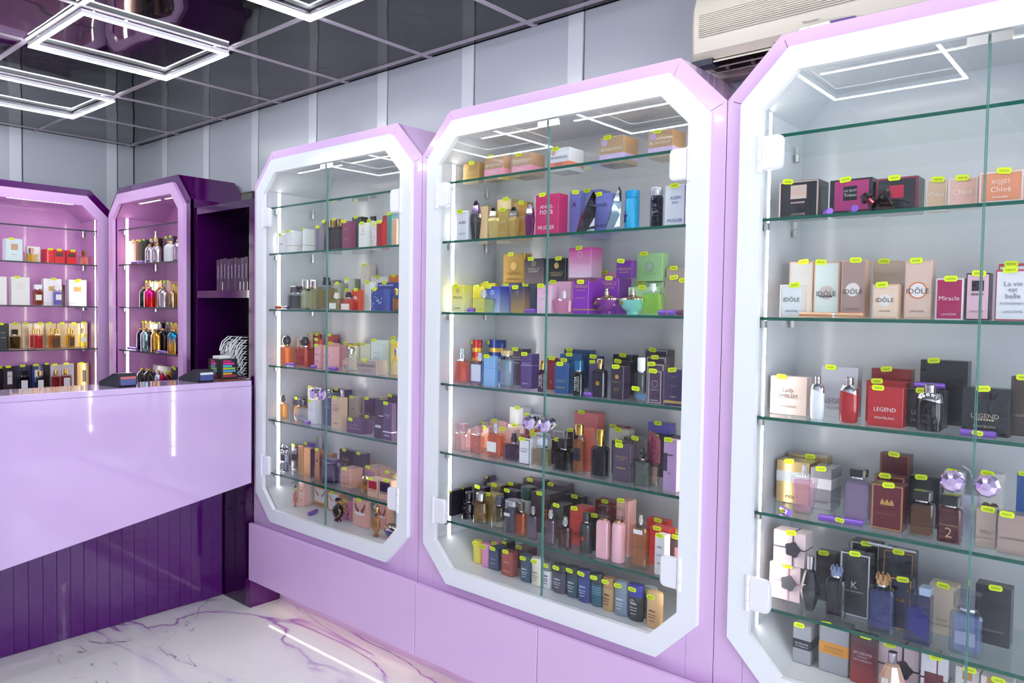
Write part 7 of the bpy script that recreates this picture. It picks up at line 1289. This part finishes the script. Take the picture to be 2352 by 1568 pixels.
        MB().bbox(-a * 0.35, a * 0.35, yc - b * 0.62 - 0.001, yc - b * 0.6, h * 0.42, h * 0.62, 0.0004).build('chest_plate', mat('2A2A30', 0.2, 0.4), o)
        MB().lathe([(a * 0.3, h * 0.70), (a * 0.3, h * 0.76), (a * 0.55, h * 0.78), (a * 0.55, h * 0.92), (a * 0.35, h)], 14, c=(0, yc), sy=b / a).build('head', mat('D0D0D8', 0.06, 1), o, smooth=True)
        for s in (-1, 1):
            MB().lathe([(0.0, 0), (a * 0.28, 0.001), (a * 0.28, h * 0.07), (0, h * 0.075)], 10).build('eye', mat('4A2A3A', 0.15, 0.4), o, (s * a * 0.42, yc - b * 0.35, h * 0.82))
            MB().bbox(s * a * 0.78 - a * 0.14, s * a * 0.78 + a * 0.14, yc - b * 0.3, yc + b * 0.3, h * 0.26, h * 0.66, 0.002).build('arm', mat('B8B8C4', 0.08, 1), o)
            MB().bbox(s * a * 0.3 - a * 0.2, s * a * 0.3 + a * 0.2, yc - b * 0.35, yc + b * 0.35, h * 0.04, h * 0.34, 0.002).build('leg', mat('C0C0CA', 0.08, 1), o)
            MB().bbox(s * a * 0.34 - a * 0.3, s * a * 0.34 + a * 0.3, yc - b * 0.8, yc + b * 0.4, 0, h * 0.045, 0.001).build('foot', mat('D0D0D8', 0.08, 1), o)
    elif kind == 'vial':
        r = 0.0085; L = max(w, 0.03); 
        if p['col'] == 'E6EAF0': r = 0.004
        if p['col'] == 'E0AA84': r = 0.0075
        ang = math.radians(p.get('ang', 0)); L = min(L / max(0.45, math.cos(ang)), 0.16) if ang else L
        ca, sa = math.cos(ang), math.sin(ang)
        P = lambda t: ((t - 0.5) * L * ca, yc - (t - 0.5) * L * sa * 0.9, r)
        m = MB(); m.tube([P(0), P(0.03), P(0.52)], r, 12); m.build('barrel', mat(p['col'], 0.22, 0.45), o, smooth=True)
        m = MB(); m.tube([P(0.52), P(0.56)], r * 0.92, 12); m.build('ring', CHROME, o, smooth=True)
        m = MB(); m.tube([P(0.56), P(0.96), P(0.985)], r, 12); m.tube([P(0.985), P(1.0)], r * 0.55, 10); m.build('cap', mat(p['col'], 0.25, 0.4), o, smooth=True)
        if p.get('tag'):
            t = price_tag(o, 0, r * 1.2, yc - r - 0.001); t.scale = (0.8, 1, 0.8)
NAMES = dict(box=('perfume_carton', 'carton', 'cartons'), vial=('atomiser_tube', 'atomiser', 'atomiser tubes'), stick=('deodorant_stick', 'deodorant', 'deodorant sticks'),
             can=('spray_flask', 'bottle', 'perfume bottles'), tin=('gift_tin', 'tin', 'gift tins'))
SHN = ['top shelf', 'second shelf', 'third shelf', 'fourth shelf', 'fifth shelf', 'sixth shelf', 'floor']
CABN = dict(c1='left white cabinet', c2='middle white cabinet', c3='right white cabinet', p2='nearer purple cabinet', p3='far purple cabinet')
SPECIAL = {'D8302C': ('lipstick', 'lipstick'), 'E0AA84': ('cosmetic_pen', 'pen'), 'E6EAF0': ('glass_stick', 'stick')}
for kind, cab, sh, x0, x1, y, d, zb, h, label, p in ITEMS:
    nm, cat, gr = NAMES.get(kind, ('perfume_bottle', 'bottle', 'perfume bottles'))
    if kind == 'vial' and p['col'] in SPECIAL: nm, cat = SPECIAL[p['col']]
    w = x1 - x0; xc = (x0 + x1) / 2
    if cab == 'p3': loc, rz = (-3.46 - y, xc, zb), math.pi / 2
    else: loc, rz = (xc, y, zb), 0.0
    o = put(nm, bpy.data.meshes.new('carton') if kind == 'box' else None, None, loc, rz)
    tag(o, label, cat, '%s on the %s of the %s' % (gr, SHN[sh], CABN[cab]))
    if kind == 'box': carton(o, w - 0.0006, d - 0.0006, h, p)
    else: item(kind, o, w - 0.0008, d - 0.0008, h, p)
for k in [m for m in bpy.data.meshes if m.users == 0]: bpy.data.meshes.remove(k)

# ------------------------------------------------------------------ things on the counter and in the shelf unit
def terminal(x, y, rz, label, screen):
    t = thing('card_terminal', label, 'card terminal', (x, y, 1.1402), rz, 'card terminals on the counter')
    prof = [(-0.085, 0.0), (0.075, 0.0), (0.085, 0.012), (0.085, 0.045), (0.07, 0.06), (0.03, 0.058), (0.005, 0.046), (-0.085, 0.016)]
    m = MB(); m.prism(prof, -0.041, 0.041); m.build('body', mat('2C2A34', 0.35), t)
    m = MB(); m.prism([(0.012, 0.0505), (0.03, 0.0592), (0.0695, 0.0612), (0.069, 0.0604), (0.031, 0.0584), (0.0125, 0.0497)], -0.036, 0.036); m.build('top_cover', mat('3A3842', 0.3), t)
    MB().box(0.0852, 0.0862, -0.034, 0.034, 0.008, 0.034).build('paper_cover', mat('4A5590', 0.3), t)
    MB().box(0.0852, 0.0862, -0.034, 0.034, 0.035, 0.046).build('sticker', mat(screen, 0.4), t)
    m = MB()
    for i in range(4):
        for j in range(3):
            x0 = -0.07 + i * 0.018; z0 = 0.0165 + (x0 + 0.085) * 0.333; m.box(x0, x0 + 0.012, -0.03 + j * 0.021, -0.013 + j * 0.021, z0, z0 + 0.006)
    m.build('keypad', mat('55535E', 0.5), t)
    return t
terminal(-1.66, -0.60, 0.12, 'dark grey card terminal with red and blue sticker near the far cabinet', 'C86A72')
terminal(-1.665, -0.235, 0.1, 'dark grey card terminal with white sticker beside the patterned black box', 'D8DCE8')
tr = thing('wooden_tray', 'small brown wooden tray under the patterned black box', 'tray', (-1.655, -0.103, 1.1402), 0.1)
MB().bbox(-0.085, 0.085, -0.055, 0.055, 0, 0.006, 0.001).build('board', mat('7A4630', 0.4), tr)
MB().bbox(-0.085, 0.085, -0.0551, -0.049, 0.006, 0.010, 0.001).build('rim', mat('6E3C28', 0.4), tr)
cb = thing('memo_box', 'black cube box with coloured word strips on wooden tray', 'box', (-1.655, -0.105, 1.1467), 0.1)
MB().bbox(-0.055, 0.055, -0.045, 0.045, 0, 0.098, 0.0015).build('body', mat('1E1C20', 0.45), cb)
cols = ['B02A6A', 'D8308A', '3AB0C8', '9AB83A', '4A9AD0', 'D8A030', 'A02848']
for k, c in enumerate(cols[::-1]):
    z = 0.010 + k * 0.0122; ln = [0.075, 0.05, 0.07, 0.068, 0.05, 0.062, 0.045][k]
    MB().box(0.0551, 0.0556, -0.036, -0.036 + ln, z, z + 0.0095).build('word_strip', mat(c, 0.5), cb)
    MB().box(-0.03, -0.03 + ln * 0.7, -0.0456, -0.0451, z, z + 0.0095).build('word_strip', mat(c, 0.5), cb)
MB().bbox(-0.04, 0.02, -0.03, 0.03, 0.0982, 0.112, 0.001).build('note_stack', mat('ECECEC', 0.6), cb)
# pile of black paper bags with white cord handles
rr = random.Random(3); prev = 0
for k in range(15):
    z = 1.137 + k * 0.0145; n = ['lowest', 'second', 'third', 'fourth', 'fifth', 'sixth', 'seventh', 'eighth', 'ninth', 'tenth', 'eleventh', 'twelfth', 'thirteenth', 'fourteenth', 'topmost'][k]
    b = thing('paper_bag', 'folded black paper bag with white cord handles, %s of the pile' % n, 'bag', (-1.84 + rr.uniform(-.006, .006), 0.075, z), rr.uniform(-.02, .02), 'folded bags in the shelf unit')
    MB().bbox(-0.09, 0.10, 0.0, 0.20, 0.0, 0.008, 0.001).build('bag_body', mat('17161A' if k % 3 else '2C2A34', 0.4), b)
    MB().box(-0.09, 0.10, -0.0005, 0.0, 0.001, 0.0045).build('fold', mat('B8B6BC', 0.5), b)
    for s in (0, 1):
        m = MB(); x = (-0.068, 0.028, -0.022, 0.078)[2 * (k % 2) + s]; ly = 0.009 + (k // 2) * 0.0075
        dr = min(0.012 + 0.009 * (k // 2) + 0.01 * s, z - 1.1450)
        pts = [(x + (q / 8 - 0.5) * 0.034, -ly * math.sin(math.pi * q / 8) ** 0.4 if 0 < q < 8 else -0.0035, 0.0045 - dr * math.sin(math.pi * q / 8)) for q in range(9)]
        m.tube(pts, 0.0031, 6); m.build('cord_handle', mat('E4E4E8', 0.6), b, smooth=True)
# boxes standing like books in the upper compartment
for k in range(9):
    x = -2.06 + k * 0.0365; n = ['first', 'second', 'third', 'fourth', 'fifth', 'sixth', 'seventh', 'eighth', 'last'][k]
    b = thing('slim_case', 'slim dark purple case standing upright in the shelf unit, %s from the left' % n, 'case', (x, 0.075, 1.5885), 0, 'slim cases in the shelf unit')
    hh = 0.168 + 0.0035 * (k % 3)
    MB().bbox(0, 0.034, 0, 0.12, 0, hh, 0.001).build('case_body', mat(['25142E', '301D3A', '22122C', '3A2A48'][k % 4], 0.2, 0, 0.3), b)
    m = MB(); z = hh * 0.38
    while z < hh * 0.8:
        q = rr.uniform(0.003, 0.007); m.box(0.012 + rr.uniform(0, 0.003), 0.020 + rr.uniform(0, 0.004), -0.0006, -0.0003, z, z + q * 0.6); z += q
    m.build('lettering', mat('A890B4', 0.4), b)
    if k in (1, 6, 7, 8): MB().box(0.027, 0.0335, -0.0008, -0.0001, 0.002, 0.045).build('white_mark', mat('E2E2E6', 0.5), b)
# small dark box on top of the shelf unit
jb = thing('junction_box', 'small grey-brown box standing on the dark shelf unit', 'box', (-2.02, 0.26, 2.0505))
MB().bbox(-0.06, 0.05, -0.03, 0.03, 0, 0.085, 0.003).build('body', mat('5A564E', 0.5), jb)
MB().bbox(-0.062, 0.052, -0.032, 0.032, 0.0852, 0.093, 0.002).build('lid', mat('6A665C', 0.5), jb)
